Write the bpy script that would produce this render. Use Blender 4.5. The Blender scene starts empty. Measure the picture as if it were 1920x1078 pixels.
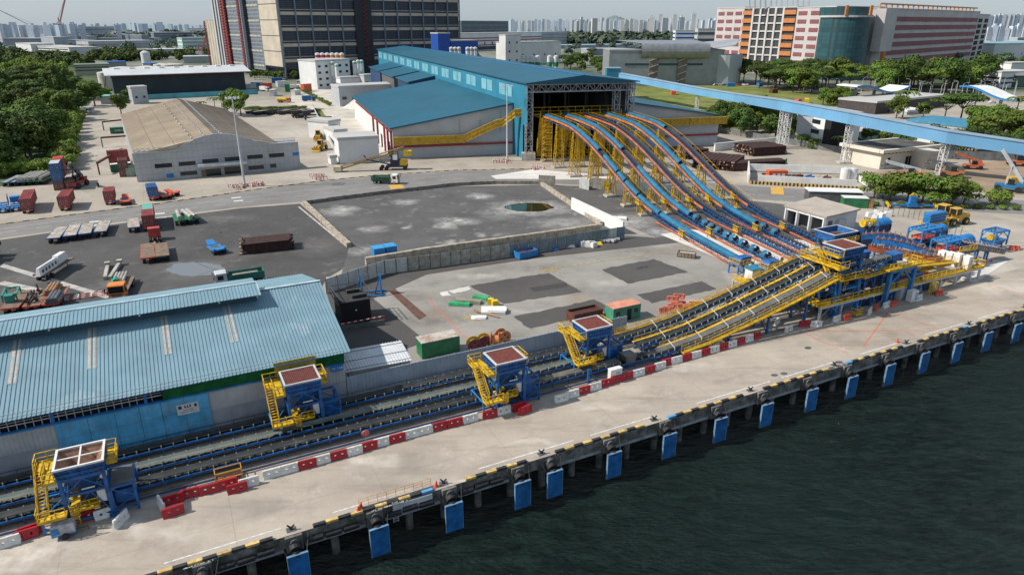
import bpy,math,random
from mathutils import Vector,Matrix
random.seed(7)
SC=bpy.context.scene
COL=SC.collection
R=math.radians
CF=1280.0;CH=45.0;CP=math.atan(494/1280)
QA=R(26.8);QO=(-29.7,47.3)
def ray(px,py):
 a=px-960;b=py-539
 return Vector((a,CF*math.cos(CP)-b*math.sin(CP),-(CF*math.sin(CP)+b*math.cos(CP))))
def g(px,py,z=0.0):
 d=ray(px,py);t=(z-CH)/d.z
 return Vector((d.x*t,d.y*t,z))
def hit(px,py,p0,n):
 d=ray(px,py);o=Vector((0,0,CH));n=Vector(n)
 return o+d*((Vector(p0)-o).dot(n)/d.dot(n))
def q(u,v,z=0.0):
 return Vector((QO[0]+u*math.cos(QA)-v*math.sin(QA),QO[1]+u*math.sin(QA)+v*math.cos(QA),z))
def uv(p):
 x=p[0]-QO[0];y=p[1]-QO[1]
 return(x*math.cos(QA)+y*math.sin(QA),-x*math.sin(QA)+y*math.cos(QA))
def guv(px,py,z=0.0):return uv(g(px,py,z))
def hgt(px,py,base):
 d=ray(px,py);return CH+d.z*base[1]/d.y
MATS={}
def nn(nt,t,**kw):
 n=nt.nodes.new(t)
 for k,v in kw.items():setattr(n,k,v)
 return n
def newmat(name):
 m=bpy.data.materials.new(name);m.use_nodes=True
 nt=m.node_tree;b=nt.nodes['Principled BSDF']
 return m,nt,b
def noise(nt,vec,scale,detail=4,rough=.6,lo=.35,hi=.65,dist=0.0):
 n=nn(nt,'ShaderNodeTexNoise');n.inputs['Scale'].default_value=scale
 n.inputs['Detail'].default_value=detail;n.inputs['Roughness'].default_value=rough
 n.inputs['Distortion'].default_value=dist
 nt.links.new(vec,n.inputs['Vector'])
 r=nn(nt,'ShaderNodeMapRange');r.inputs[1].default_value=lo;r.inputs[2].default_value=hi
 nt.links.new(n.outputs['Fac'],r.inputs[0])
 return r.outputs[0]
def mixc(nt,fac,a,b):
 m=nn(nt,'ShaderNodeMix',data_type='RGBA')
 for s,v in((m.inputs[0],fac),(m.inputs[6],a),(m.inputs[7],b)):
  if isinstance(v,(int,float)):s.default_value=v
  elif isinstance(v,(tuple,list)):s.default_value=(*v[:3],1)
  else:nt.links.new(v,s)
 return m.outputs[2]
def mathn(nt,op,a,b=None,c=None):
 m=nn(nt,'ShaderNodeMath',operation=op)
 for i,v in enumerate((a,b,c)):
  if v is None:continue
  if isinstance(v,(int,float)):m.inputs[i].default_value=v
  else:nt.links.new(v,m.inputs[i])
 return m.outputs[0]
def mapped(nt,vec,scale=(1,1,1),rotz=0.0):
 m=nn(nt,'ShaderNodeMapping');m.inputs['Scale'].default_value=scale
 m.inputs['Rotation'].default_value=(0,0,rotz)
 nt.links.new(vec,m.inputs['Vector']);return m.outputs[0]
def mat(name,col,rough=.6,metal=0.0,var=.25,scale=.5,dirt=None,streak=0.0,bump=0.0):
 """plain weathered surface: two scales of tonal variation, optional dirt colour, rain streaks"""
 if name in MATS:return MATS[name]
 m,nt,b=newmat(name)
 geo=nn(nt,'ShaderNodeNewGeometry');pos=geo.outputs['Position']
 dark=tuple(c*(1-var)for c in col);lite=tuple(min(1,c*(1+var*.5))for c in col)
 c=mixc(nt,noise(nt,pos,scale,5),dark,lite)
 if dirt:
  dc,amt,sc=dirt
  f=noise(nt,pos,sc,6,.7,.62-amt*.3,.74-amt*.1)
  c=mixc(nt,mathn(nt,'MULTIPLY',f,.8),c,dc)
 if streak:
  f=noise(nt,mapped(nt,pos,(2.5,2.5,.12)),1.0,3,.6,.5,.75)
  c=mixc(nt,mathn(nt,'MULTIPLY',f,streak),c,tuple(x*.35 for x in col))
 nt.links.new(c,b.inputs['Base Color'])
 b.inputs['Roughness'].default_value=rough;b.inputs['Metallic'].default_value=metal
 if bump:
  bp=nn(nt,'ShaderNodeBump');bp.inputs['Strength'].default_value=bump;bp.inputs['Distance'].default_value=.05
  nt.links.new(noise(nt,pos,scale*8,4,.7,0,1),bp.inputs['Height']);nt.links.new(bp.outputs[0],b.inputs['Normal'])
 MATS[name]=m;return m
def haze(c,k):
 h=(.36,.44,.53);return tuple(a*(1-k)+b*k for a,b in zip(c,h))  # aerial haze blended straight into the base colour of distant materials
class MB:
 def __init__(s):s.v=[];s.f=[];s.m=[];s.k=0
 def use(s,k):s.k=k;return s
 def face(s,*pts):
  n=len(s.v);s.v+=[tuple(p)for p in pts];s.f.append(tuple(range(n,n+len(pts))));s.m.append(s.k);return s
 def hexa(s,b,t):
  n=len(s.v);s.v+=[tuple(p)for p in b]+[tuple(p)for p in t]
  for f in((3,2,1,0),(4,5,6,7),(0,1,5,4),(1,2,6,5),(2,3,7,6),(3,0,4,7)):
   s.f.append(tuple(n+i for i in f));s.m.append(s.k)
  return s
 def box(s,x0,x1,y0,y1,z0,z1):
  return s.hexa([(x0,y0,z0),(x1,y0,z0),(x1,y1,z0),(x0,y1,z0)],[(x0,y0,z1),(x1,y0,z1),(x1,y1,z1),(x0,y1,z1)])
 def frus(s,x0,x1,y0,y1,z0,X0,X1,Y0,Y1,z1):
  return s.hexa([(x0,y0,z0),(x1,y0,z0),(x1,y1,z0),(x0,y1,z0)],[(X0,Y0,z1),(X1,Y0,z1),(X1,Y1,z1),(X0,Y1,z1)])
 def bar(s,p,r,w,h=None,up=(0,0,1)):
  p=Vector(p);r=Vector(r);h=h or w;d=r-p
  if d.length<1e-6:return s
  d.normalize();up=Vector(up)
  if abs(d.dot(up))>.98:up=Vector((1,0,0))if abs(d.x)<.9 else Vector((0,1,0))
  x=d.cross(up).normalized()*(w/2);y=x.cross(d).normalized()*(h/2)
  return s.hexa([p-x-y,p+x-y,p+x+y,p-x+y],[r-x-y,r+x-y,r+x+y,r-x+y])
 def tube(s,p,r,ra,n=8,rb=None,cap=True):
  p=Vector(p);r=Vector(r);rb=ra if rb is None else rb
  d=(r-p).normalized();up=Vector((0,0,1))if abs(d.z)<.95 else Vector((1,0,0))
  x=d.cross(up).normalized();y=x.cross(d);o=len(s.v)
  for i in range(n):
   a=2*math.pi*i/n;c=x*math.cos(a)+y*math.sin(a)
   s.v.append(tuple(p+c*ra));s.v.append(tuple(r+c*rb))
  for i in range(n):
   j=(i+1)%n;s.f.append((o+2*i,o+2*i+1,o+2*j+1,o+2*j));s.m.append(s.k)
  if cap:
   s.f.append(tuple(o+2*i for i in range(n)));s.m.append(s.k)
   s.f.append(tuple(o+2*i+1 for i in reversed(range(n))));s.m.append(s.k)
  return s
 def prism(s,pts,z0,z1):
  n=len(pts);o=len(s.v)
  s.v+=[(p[0],p[1],z0)for p in pts]+[(p[0],p[1],z1)for p in pts]
  s.f.append(tuple(o+i for i in reversed(range(n))));s.f.append(tuple(o+n+i for i in range(n)));s.m+=[s.k]*2
  for i in range(n):
   j=(i+1)%n;s.f.append((o+i,o+j,o+n+j,o+n+i));s.m.append(s.k)
  return s
 def extr(s,prof,a,b):
  """profile of (y,z) extruded along local x from a to b"""
  n=len(prof);o=len(s.v)
  s.v+=[(a,p[0],p[1])for p in prof]+[(b,p[0],p[1])for p in prof]
  s.f.append(tuple(o+i for i in range(n)));s.f.append(tuple(o+n+i for i in reversed(range(n))));s.m+=[s.k]*2
  for i in range(n):
   j=(i+1)%n;s.f.append((o+j,o+i,o+n+i,o+n+j));s.m.append(s.k)
  return s
 def sweep(s,frames,sec,closed=True):
  """sec of (x,z) swept through frames (origin, side, up)"""
  o=len(s.v);n=len(sec)
  for p,sd,up in frames:
   for a,b in sec:s.v.append(tuple(p+sd*a+up*b))
  for i in range(len(frames)-1):
   for j in range(n if closed else n-1):
    k=(j+1)%n
    s.f.append((o+i*n+j,o+i*n+k,o+(i+1)*n+k,o+(i+1)*n+j));s.m.append(s.k)
  return s
 def ball(s,c,rx,ry,rz,n=8,k=5):
  o=len(s.v)
  for i in range(k+1):
   t=math.pi*i/k
   for j in range(n):
    a=2*math.pi*j/n
    s.v.append((c[0]+rx*math.sin(t)*math.cos(a),c[1]+ry*math.sin(t)*math.sin(a),c[2]+rz*math.cos(t)))
  for i in range(k):
   for j in range(n):
    l=(j+1)%n;s.f.append((o+i*n+j,o+(i+1)*n+j,o+(i+1)*n+l,o+i*n+l));s.m.append(s.k)
  return s
 def rail(s,pts,h=1.1,step=1.5,r=.05,panel=False):
  """handrail with posts along a path of floor points"""
  for a,b in zip(pts,pts[1:]):
   a=Vector(a);b=Vector(b);n=max(1,round((b-a).length/step));z=Vector((0,0,h))
   s.bar(a+z,b+z,r*1.3);s.bar(a+z*.5,b+z*.5,r)
   s.bar(a+z*.07,b+z*.07,r*.6,r*3)
   for i in range(n+1):
    p=a.lerp(b,i/n);s.bar(p,p+z,r)
  return s
 def build(s,name,mats,parent=None,smooth=False,loc=None,rotz=0.0):
  me=bpy.data.meshes.new(name);me.from_pydata(s.v,[],s.f)
  for m in(mats if isinstance(mats,(list,tuple))else[mats]):me.materials.append(m)
  me.polygons.foreach_set('material_index',s.m)
  if smooth:me.polygons.foreach_set('use_smooth',[True]*len(s.f))
  me.update()
  o=bpy.data.objects.new(name,me);COL.objects.link(o)
  if parent:o.parent=parent
  if loc is not None:o.location=loc
  o.rotation_euler.z=rotz
  return o
def tag(o,label=None,cat=None,group=None,kind=None):
 if label:o['label']=label
 if cat:o['category']=cat
 if group:o['group']=group
 if kind:o['kind']=kind
 return o
def thing(name,label,cat,loc=(0,0,0),rotz=0.0,group=None):
 o=bpy.data.objects.new(name,None);COL.objects.link(o);o.empty_display_size=.5
 o.location=loc;o.rotation_euler.z=rotz
 return tag(o,label,cat,group)
def copy_tree(o,loc=None,rotz=None,label=None,group=None,scale=None,parent=None):
 c=o.copy();COL.objects.link(c);c.parent=parent
 if loc is not None:c.location=loc
 if rotz is not None:c.rotation_euler.z=rotz
 if scale is not None:c.scale=scale if isinstance(scale,tuple)else(scale,)*3
 if label:c['label']=label
 if group:c['group']=group
 for ch in list(o.children):copy_tree(ch,parent=c)
 return c
def struct(name,mb,m,smooth=False):return tag(mb.build(name,m,smooth=smooth),kind='structure')
def sheet(name,pts,m,z):
 mb=MB();mb.face(*[(p[0],p[1],z)for p in pts]);o=struct(name,mb,m);return o
def gp(pts):return[g(*p)for p in pts]
def uvface(pts):return[q(*p)for p in pts]
def text_mesh(name,txt,size,m,parent=None,mtx=None):
 cu=bpy.data.curves.new(name,'FONT');cu.body=txt;cu.size=size;cu.align_x='CENTER';cu.align_y='CENTER';cu.extrude=.004
 t=bpy.data.objects.new('tmp',cu);COL.objects.link(t)
 me=bpy.data.meshes.new_from_object(t.evaluated_get(bpy.context.evaluated_depsgraph_get()))
 bpy.data.objects.remove(t)
 me.name=name;me.materials.clear();me.materials.append(m)
 o=bpy.data.objects.new(name,me);COL.objects.link(o)
 if parent:o.parent=parent
 if mtx:o.matrix_basis=mtx
 return o
def upright(x,y,z,rotz=0.0):return Matrix.Translation((x,y,z))@Matrix.Rotation(rotz,4,'Z')@Matrix.Rotation(math.pi/2,4,'X')
WHITE=mat('white_paint',(.72,.72,.71),.5,var=.12,scale=.4,streak=.18)
BLUE=mat('blue_steel',(.009,.11,.34),.45,var=.45,scale=1.2,streak=.3,dirt=((.16,.13,.1),.12,.9))
LBLUE=mat('light_blue_steel',(.018,.18,.46),.5,var=.3,scale=1.0)
NAVY=mat('navy_steel',(.012,.045,.13),.5,var=.3,scale=1.0)
YEL=mat('yellow_steel',(.66,.41,.015),.55,var=.4,scale=1.5,dirt=((.22,.12,.03),.3,1.0))
ORANGE=mat('orange_steel',(.72,.16,.03),.5,var=.25,scale=1.0)
RED=mat('red_plastic',(.4,.012,.025),.4,var=.2,scale=1.0)
ORED=mat('orange_red_plastic',(.62,.09,.045),.5,var=.2,scale=1.0)
WPL=mat('white_plastic',(.68,.68,.66),.45,var=.15,scale=1.5,dirt=((.35,.3,.25),.1,2))
GREY=mat('grey_steel',(.3,.32,.34),.5,var=.2,scale=1.0)
LGREY=mat('pale_grey_steel',(.52,.54,.56),.5,var=.2,scale=.5,streak=.15)
DGREY=mat('dark_grey_steel',(.09,.095,.1),.6,var=.3,scale=1.0)
BLACK=mat('black_rubber',(.015,.015,.017),.7,var=.4,scale=2)
RUST=mat('rusty_steel',(.11,.035,.022),.8,var=.5,scale=1.3)
BROWN=mat('brown_grating',(.16,.045,.035),.7,var=.3,scale=2)
GALV=mat('galvanised_sheet',(.36,.37,.37),.45,.2,var=.25,scale=.8)
GREEN=mat('green_paint',(.02,.17,.07),.5,var=.3,scale=.8,streak=.2)
CRED=mat('container_red',(.3,.055,.05),.55,var=.3,scale=.6,streak=.25,dirt=((.13,.05,.03),.15,.8))
WOOD=mat('old_planks',(.36,.31,.26),.85,var=.5,scale=1.6,dirt=((.58,.56,.52),.5,.7))
GLASS=mat('dark_glass',(.015,.022,.028),.15,var=.4,scale=.4)
CONC=mat('pale_concrete',(.42,.4,.37),.85,var=.3,scale=.6,dirt=((.2,.18,.16),.25,.5))
cam=bpy.data.objects.new('camera',bpy.data.cameras.new('camera'));COL.objects.link(cam)
cam.location=(0,0,CH);cam.rotation_euler=(math.pi/2-CP,0,0)
cam.data.sensor_width=36;cam.data.lens=36*CF/1920;cam.data.clip_end=30000
SC.camera=cam
SUN_EL=R(43);SUN_DIR=Vector((-1,-.12,0)).normalized()*math.cos(SUN_EL)+Vector((0,0,math.sin(SUN_EL)))
sun=bpy.data.objects.new('sun',bpy.data.lights.new('sun','SUN'));COL.objects.link(sun)
sun.data.energy=5.5;sun.data.angle=R(.5);sun.data.color=(1,.93,.83)
sun.rotation_euler=SUN_DIR.to_track_quat('Z','Y').to_euler()
w=bpy.data.worlds.new('World');SC.world=w;w.use_nodes=True
nt=w.node_tree;bg=nt.nodes['Background']
sky=nn(nt,'ShaderNodeTexSky',sky_type='NISHITA');sky.sun_disc=False
sky.sun_elevation=SUN_EL;sky.sun_rotation=math.atan2(SUN_DIR.x,SUN_DIR.y)
sky.air_density=1.0;sky.dust_density=.6;sky.ozone_density=1.2
hs=nn(nt,'ShaderNodeHueSaturation');hs.inputs['Saturation'].default_value=.75
nt.links.new(sky.outputs[0],hs.inputs['Color']);nt.links.new(mixc(nt,.6,hs.outputs[0],(4.0,5.1,6.3)),bg.inputs[0]);bg.inputs[1].default_value=.105
SC.view_settings.view_transform='Standard';SC.view_settings.look='None';SC.view_settings.exposure=0
def ground_mat(name,base,stain,pale,jv=None,jointsize=(6,6),rot=QA,rough=.9,sp=.45,st=.5,tread=.3):
 m,nt,b=newmat(name)
 pos=nn(nt,'ShaderNodeNewGeometry').outputs['Position']
 c=mixc(nt,noise(nt,pos,.07,6,.65,.35,.65),tuple(x*.82 for x in base),tuple(x*1.12 for x in base))
 c=mixc(nt,mathn(nt,'MULTIPLY',noise(nt,pos,.13,8,.72,.52,.72),st),c,stain)
 lv=mapped(nt,pos,(.16,1.3,1),-rot)
 c=mixc(nt,mathn(nt,'MULTIPLY',noise(nt,lv,.35,7,.7,.5,.78),tread),c,stain)
 c=mixc(nt,mathn(nt,'MULTIPLY',noise(nt,pos,.21,9,.75,.56,.72),sp),c,pale)
 c=mixc(nt,mathn(nt,'MULTIPLY',noise(nt,pos,3.2,4,.7,.4,.8),.22),c,tuple(x*.45 for x in base))
 if jv:
  br=nn(nt,'ShaderNodeTexBrick');br.offset=0
  br.inputs['Color1'].default_value=br.inputs['Color2'].default_value=(0,0,0,1);br.inputs['Mortar'].default_value=(1,1,1,1)
  br.inputs['Scale'].default_value=1;br.inputs['Mortar Size'].default_value=.035
  br.inputs['Brick Width'].default_value=jointsize[0];br.inputs['Row Height'].default_value=jointsize[1]
  nt.links.new(mapped(nt,pos,(1,1,1),-rot),br.inputs['Vector'])
  c=mixc(nt,mathn(nt,'MULTIPLY',br.outputs['Color'],jv),c,tuple(x*.35 for x in base))
 nt.links.new(c,b.inputs['Base Color']);b.inputs['Roughness'].default_value=rough
 bp=nn(nt,'ShaderNodeBump');bp.inputs['Strength'].default_value=.25;bp.inputs['Distance'].default_value=.03
 nt.links.new(noise(nt,pos,5,5,.7,0,1),bp.inputs['Height']);nt.links.new(bp.outputs[0],b.inputs['Normal'])
 return m
gm=ground_mat('ground_concrete',(.36,.32,.27),(.17,.145,.12),(.52,.49,.44),.5,(7.5,5))
nt=gm.node_tree;b=nt.nodes['Principled BSDF'];old=b.inputs['Base Color'].links[0].from_socket
pos=nn(nt,'ShaderNodeNewGeometry').outputs['Position']
sx=nn(nt,'ShaderNodeSeparateXYZ');nt.links.new(pos,sx.inputs[0])
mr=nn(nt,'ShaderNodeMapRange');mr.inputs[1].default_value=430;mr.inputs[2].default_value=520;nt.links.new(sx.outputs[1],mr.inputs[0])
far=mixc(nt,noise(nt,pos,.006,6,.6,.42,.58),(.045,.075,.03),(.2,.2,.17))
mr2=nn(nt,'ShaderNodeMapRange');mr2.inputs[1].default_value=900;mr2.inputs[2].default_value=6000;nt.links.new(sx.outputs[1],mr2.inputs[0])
far=mixc(nt,mr2.outputs[0],far,(.2,.26,.28))  # distance haze painted into the far ground colour
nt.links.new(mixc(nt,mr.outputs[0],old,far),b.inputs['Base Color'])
ASPH=ground_mat('yard_asphalt',(.066,.063,.062),(.032,.031,.032),(.26,.25,.235),None,sp=.55,st=.7,rough=.8)
ASPH2=ground_mat('chalky_asphalt',(.095,.092,.092),(.04,.04,.042),(.5,.48,.45),None,sp=.5,st=.7,rough=.8)
def blobs(m,spots,col,amt=1.0):
 nt=m.node_tree;b=nt.nodes['Principled BSDF'];old=b.inputs['Base Color'].links[0].from_socket;pos=nn(nt,'ShaderNodeNewGeometry').outputs['Position']
 wn=nn(nt,'ShaderNodeTexNoise');wn.inputs['Scale'].default_value=.25;wn.inputs['Detail'].default_value=5;nt.links.new(pos,wn.inputs['Vector'])
 wv_=nn(nt,'ShaderNodeVectorMath',operation='MULTIPLY_ADD');nt.links.new(wn.outputs['Color'],wv_.inputs[0]);wv_.inputs[1].default_value=(7,7,0);nt.links.new(pos,wv_.inputs[2]);acc=None
 for px,py,rx,ry,k in spots:
  c=g(px,py);rxm=(g(px+rx,py)-c).length;rym=abs((g(px,py-ry)-g(px,py+ry)).length)/2
  v=nn(nt,'ShaderNodeVectorMath',operation='SUBTRACT');nt.links.new(wv_.outputs[0],v.inputs[0]);v.inputs[1].default_value=(c.x+3.5,c.y+3.5,0)
  v2=nn(nt,'ShaderNodeVectorMath',operation='MULTIPLY');nt.links.new(v.outputs[0],v2.inputs[0]);v2.inputs[1].default_value=(1/rxm,1/rym,0)
  ln=nn(nt,'ShaderNodeVectorMath',operation='LENGTH');nt.links.new(v2.outputs[0],ln.inputs[0])
  r=nn(nt,'ShaderNodeMapRange');r.inputs[1].default_value=1.15;r.inputs[2].default_value=.2;r.inputs[4].default_value=k;nt.links.new(ln.outputs['Value'],r.inputs[0])
  acc=r.outputs[0]if acc is None else mathn(nt,'MAXIMUM',acc,r.outputs[0])
 f=mathn(nt,'MULTIPLY',acc,noise(nt,pos,.5,8,.75,.3,.62));nt.links.new(mixc(nt,mathn(nt,'MULTIPLY',f,amt),old,col),b.inputs['Base Color'])
blobs(ASPH2,[(640,395,34,10,1),(650,392,14,5,1),(762,380,26,6,.8),(900,369,30,6,1),(862,415,46,8,1),(840,420,22,10,.9),(700,430,30,8,.7),(838,455,16,6,1),(905,441,13,4,1),(760,428,12,4,1),(993,390,74,15,1.4),(1060,420,70,14,.6),(680,470,40,10,.5),(940,400,50,14,.4),(1180,415,60,16,.8),(1250,435,60,10,.8)],(.47,.46,.44))
ROADM=ground_mat('road_asphalt',(.2,.195,.19),(.13,.125,.12),(.3,.29,.27),None,rot=R(34),sp=.3,tread=.6)
LYARD=ground_mat('worn_yard',(.28,.262,.24),(.15,.138,.13),(.36,.34,.31),.4,(9,4.6),sp=.4,st=.8)
DPATCH=ground_mat('resurfaced_asphalt',(.078,.072,.07),(.05,.047,.046),(.14,.13,.12),None,sp=.3)
blobs(LYARD,[(800,600,70,20,.9),(780,560,50,14,.8),(860,560,60,12,.5),(960,630,60,10,.6),(1080,545,50,12,.6),(1000,500,90,10,.6),(1200,470,80,10,.6),(1300,530,60,10,.5),(740,620,40,20,.9)],(.115,.1,.088))
blobs(LYARD,[(900,520,60,8,.7),(1000,585,60,8,.6),(1150,530,50,8,.7),(1330,575,60,12,1),(1230,500,40,8,.8),(1420,520,60,14,.9)],(.46,.44,.4))
blobs(LYARD,[(1085,560,40,8,.8),(830,590,30,8,.7)],(.3,.21,.13))
blobs(ASPH,[(60,520,60,14,.5),(200,535,40,14,.6),(300,470,60,10,.4),(360,505,80,22,.45),(420,410,60,8,.5),(470,470,60,18,.4),(600,460,50,20,.4)],(.2,.19,.18))
QUAYM=ground_mat('quay_concrete',(.385,.335,.28),(.2,.165,.135),(.56,.52,.46),.4,(14.5,6),sp=.55,st=.75,tread=.85)
blobs(QUAYM,[(60,1030,120,30,.9),(250,990,60,20,.8),(330,1000,90,18,.5),(700,860,60,10,.7),(880,900,70,8,.6),(1000,830,90,8,.5),(1130,760,80,8,.6),(1300,690,90,8,.6),(1880,540,90,12,.7)],(.58,.54,.48))
blobs(gm,[(330,320,160,20,.5),(620,330,120,12,.5),(1600,395,100,12,.5),(1820,430,120,20,.5),(1850,500,90,18,.8),(560,250,60,16,.7),(170,290,40,30,.5)],(.52,.49,.44))
blobs(QUAYM,[(480,950,120,25,.6),(760,880,120,25,.45),(1240,760,80,16,.45),(1500,700,60,10,.4),(1750,600,100,10,.5)],(.23,.21,.19))
PALE=ground_mat('pale_slab',(.62,.6,.57),(.33,.31,.28),(.66,.65,.62),.3,(6,4))
MUD=ground_mat('muddy_yard',(.3,.22,.15),(.16,.115,.08),(.45,.4,.33),None,sp=.4,st=.8)
GRASS=mat('grass',(.15,.18,.03),.95,var=.45,scale=.08,dirt=((.24,.2,.07),.3,.03))
PAINT=mat('road_paint',(.62,.62,.6),.7,var=.3,scale=2)
YPAINT=mat('yellow_road_paint',(.62,.36,.06),.7,var=.4,scale=2)
OPAINT=mat('orange_line_paint',(.68,.13,.05),.7,var=.3,scale=2)
BIG=24000
gr=MB();gr.face(q(-3000,9,0),q(6000,9,0),q(9000,9000,0),Vector((BIG*.8,BIG,0)),Vector((-BIG*.8,BIG,0)),Vector((-BIG*.6,3000,0)))
struct('ground',gr,gm)
wm,nt,b=newmat('harbour_water')
pos=nn(nt,'ShaderNodeNewGeometry').outputs['Position']
b.inputs['Base Color'].default_value=(.006,.022,.02,1);b.inputs['Roughness'].default_value=.1
b.inputs['IOR'].default_value=1.33;b.inputs['Specular IOR Level'].default_value=.75
nt.links.new(mixc(nt,noise(nt,mapped(nt,pos,(1,.4,1),R(20)),.05,4,.6,.4,.65),(.009,.026,.021),(.02,.045,.038)),b.inputs['Base Color'])
wv=mapped(nt,pos,(.5,1,1),R(-9))
h=mathn(nt,'ADD',mathn(nt,'MULTIPLY',noise(nt,wv,.5,7,.66,0,1,.35),1.0),mathn(nt,'MULTIPLY',noise(nt,wv,2.6,4,.6,0,1,.3),.3))
sw_=mixc(nt,noise(nt,wv,.9,6,.7,.42,.62,.4),(.005,.016,.0135),(.019,.042,.036));nt.links.new(mixc(nt,noise(nt,mapped(nt,pos,(1,.4,1),R(20)),.03,3,.6,.35,.7),sw_,(.02,.042,.037)),b.inputs['Base Color'])  # light and dark of the ripples put into the water's base colour
bp=nn(nt,'ShaderNodeBump');bp.inputs['Strength'].default_value=1;bp.inputs['Distance'].default_value=6.0
nt.links.new(h,bp.inputs['Height']);nt.links.new(bp.outputs[0],b.inputs['Normal'])
WZ=-4.9
wa=MB();wa.face(q(-400,10.5,WZ),q(-400,-1200,WZ),q(2500,-1200,WZ),q(2500,10.5,WZ));struct('water',wa,wm)
sw=MB();sw.face(q(-400,9,0),q(2500,9,0),q(2500,7,WZ-1),q(-400,7,WZ-1));struct('sea_wall',sw,mat('dark_rock',(.04,.04,.038),.9))
EDGE=mat('stained_edge_concrete',(.2,.19,.17),.9,var=.6,scale=.9,dirt=((.03,.03,.03),.5,.5),streak=.7,bump=.4)
CONG=mat('grey_beam',(.3,.32,.34),.8,var=.3,scale=.8,streak=.3)
U0,U1=-60,330
deck=MB()
deck.face(q(U0,0,.02),q(U1,0,.02),q(U1,9.6,.02),q(U0,9.6,.02))
dk=struct('quay_deck',deck,QUAYM)
eb=MB()
def qbox(mb,u0,u1,v0,v1,z0,z1):
 return mb.hexa([q(u0,v0,z0),q(u1,v0,z0),q(u1,v1,z0),q(u0,v1,z0)],[q(u0,v0,z1),q(u1,v0,z1),q(u1,v1,z1),q(u0,v1,z1)])
qbox(eb,U0,U1,-.02,9.2,-.6,-.01);qbox(eb,U0,U1,.0,.8,-1.35,-.61)
eb.build('edge_beam',EDGE,dk)
FEND=[(562,1078),(711,1028),(849,983),(975,940),(1035,920),(1144,884),(1245,847),(1338,815),(1424,787),(1504,758),(1578,733),(1646,709),(1710,687)]
FU=[guv(x,y,-4.2)[0]for x,y in FEND]
FU+=[FU[-1]+8*i for i in range(1,10)];FU=[FU[0]-8*i for i in(2,1)]+FU
for u in FU[:]:
 if abs(u-FU[6])<.1:continue
 pb=MB();qbox(pb,u-.8,u+.8,-.35,.9,-1.7,-.02);qbox(pb,u-.45,u+.45,-.4,9,-1.6,-.52)
 pb.build('pile_cap',EDGE,dk)
lg=MB()
for a,bb in zip(FU,FU[1:]):
 if bb-a>5:qbox(lg,a+1.0,bb-1.0,-.14,.25,-1.65,-1.36)
lg.build('grey_ledge_beam',CONG,dk)
for i,u in enumerate(FU):
 for du in(0,4.0):
  for v in(1.6,5.2):
   pm=MB();pm.tube(q(u+du,v,WZ-2),q(u+du,v,-.9),.42,10);
   if du:qbox(pm,u+du-.6,u+du+.6,v-.6,v+.6,-2.0,-.5)
   pm.build('pile',EDGE,dk)
KY=mat('kerb_yellow',(.62,.42,.14),.8,var=.4,scale=2,dirt=((.1,.08,.06),.3,1.5));KB=mat('kerb_black',(.03,.03,.032),.8,var=.5,scale=2)
KBL=mat('kerb_blue',(.08,.3,.55),.8)
BOL=[guv(x,y)[0]for x,y in[(548,1000),(835,912),(1021,857),(1230,790),(1411,735),(1563,684),(1697,643),(1813,607)]]
BOL+=[BOL[-1]+15.5*i for i in(1,2,3,4)];BOL=[BOL[0]-16.2]+BOL
kb=MB();u=U0;i=0
while u<U1:
 d=min(abs(u+.6-x)for x in BOL)
 if d>1.7:
  kb.use(2 if(1.7<d<2.5 and i%2==0)else i%2)
  qbox(kb,u,u+1.18,-.03,.34,.021,.27)
 u+=1.22;i+=1
struct('quay_kerb',kb,[KY,KB,KBL])
sheet('deck_apron',uvface([(U0,9.6),(U1,9.6),(U1,12.6),(U0,12.6)]),QUAYM,.012)
ZL=.03
sheet('road',gp([(-300,468),(0,447),(150,426),(290,408),(450,388),(560,379),(700,362),(850,346),(1000,343),(1130,348),(1300,362),(1420,374),(1640,388),(1920,402),(2300,425),(2300,398),(1920,376),(1640,362),(1420,350),(1250,337),(1100,323),(980,318),(850,321),(700,331),(600,341),(480,357),(300,383),(130,404),(0,421),(-300,446)][::-1]),ROADM,ZL)
sheet('truck_yard_asphalt',gp([(-300,475),(0,450),(150,429),(290,411),(450,391),(562,382),(655,462),(690,478),(612,522),(600,545),(300,640),(-300,760)][::-1]),ASPH,.024)
sheet('walled_yard_asphalt',gp([(572,383),(700,366),(850,350),(1015,347),(1170,426),(640,515),(655,462)]),ASPH2,.028)
sheet('crane_yard_asphalt',gp([(1015,347),(1130,351),(1300,365),(1420,378),(1560,392),(1540,470),(1240,450),(1180,425),(1170,426)][::-1]),ASPH2,.02)
sheet('lower_yard',[*gp([(612,545),(760,500),(1175,440),(1245,440),(1500,505),(1560,540)]),q(92,23),q(20,23)],LYARD,.016)
sheet('dark_yard_strip',[*gp([(612,548),(760,502),(1175,442),(1300,452),(1000,485),(800,515),(700,560),(800,640),(760,655),(655,700)])],DPATCH,.03)
def rag(P,j=.22):
 o=[];r_=random.Random(len(P)+int(P[0].x*10))
 for a,b_ in zip(P,P[1:]+P[:1]):
  n=max(2,int((b_-a).length/.9))
  for k in range(n):p=a.lerp(b_,k/n);o.append(Vector((p.x+r_.uniform(-j,j),p.y+r_.uniform(-j,j),0)))
 return o
for i,p in enumerate(([(880,536),(1028,512),(1091,547),(944,570)],[(962,594),(1114,562),(1150,581),(994,617)],[(1127,505),(1227,486),(1290,510),(1179,532)],[(1194,553),(1314,528),(1346,542),(1222,568)])):
 sheet('asphalt_patch',rag(gp(p)),DPATCH,.034)
for p in([(992,540),(1062,530),(1064,538),(1002,547)],[(1192,502),(1214,498),(1217,502),(1196,506)]):
 sheet('asphalt_patch',gp(p),mat('old_asphalt',(.05,.046,.045),.9,var=.4,scale=2),.038)
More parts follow.
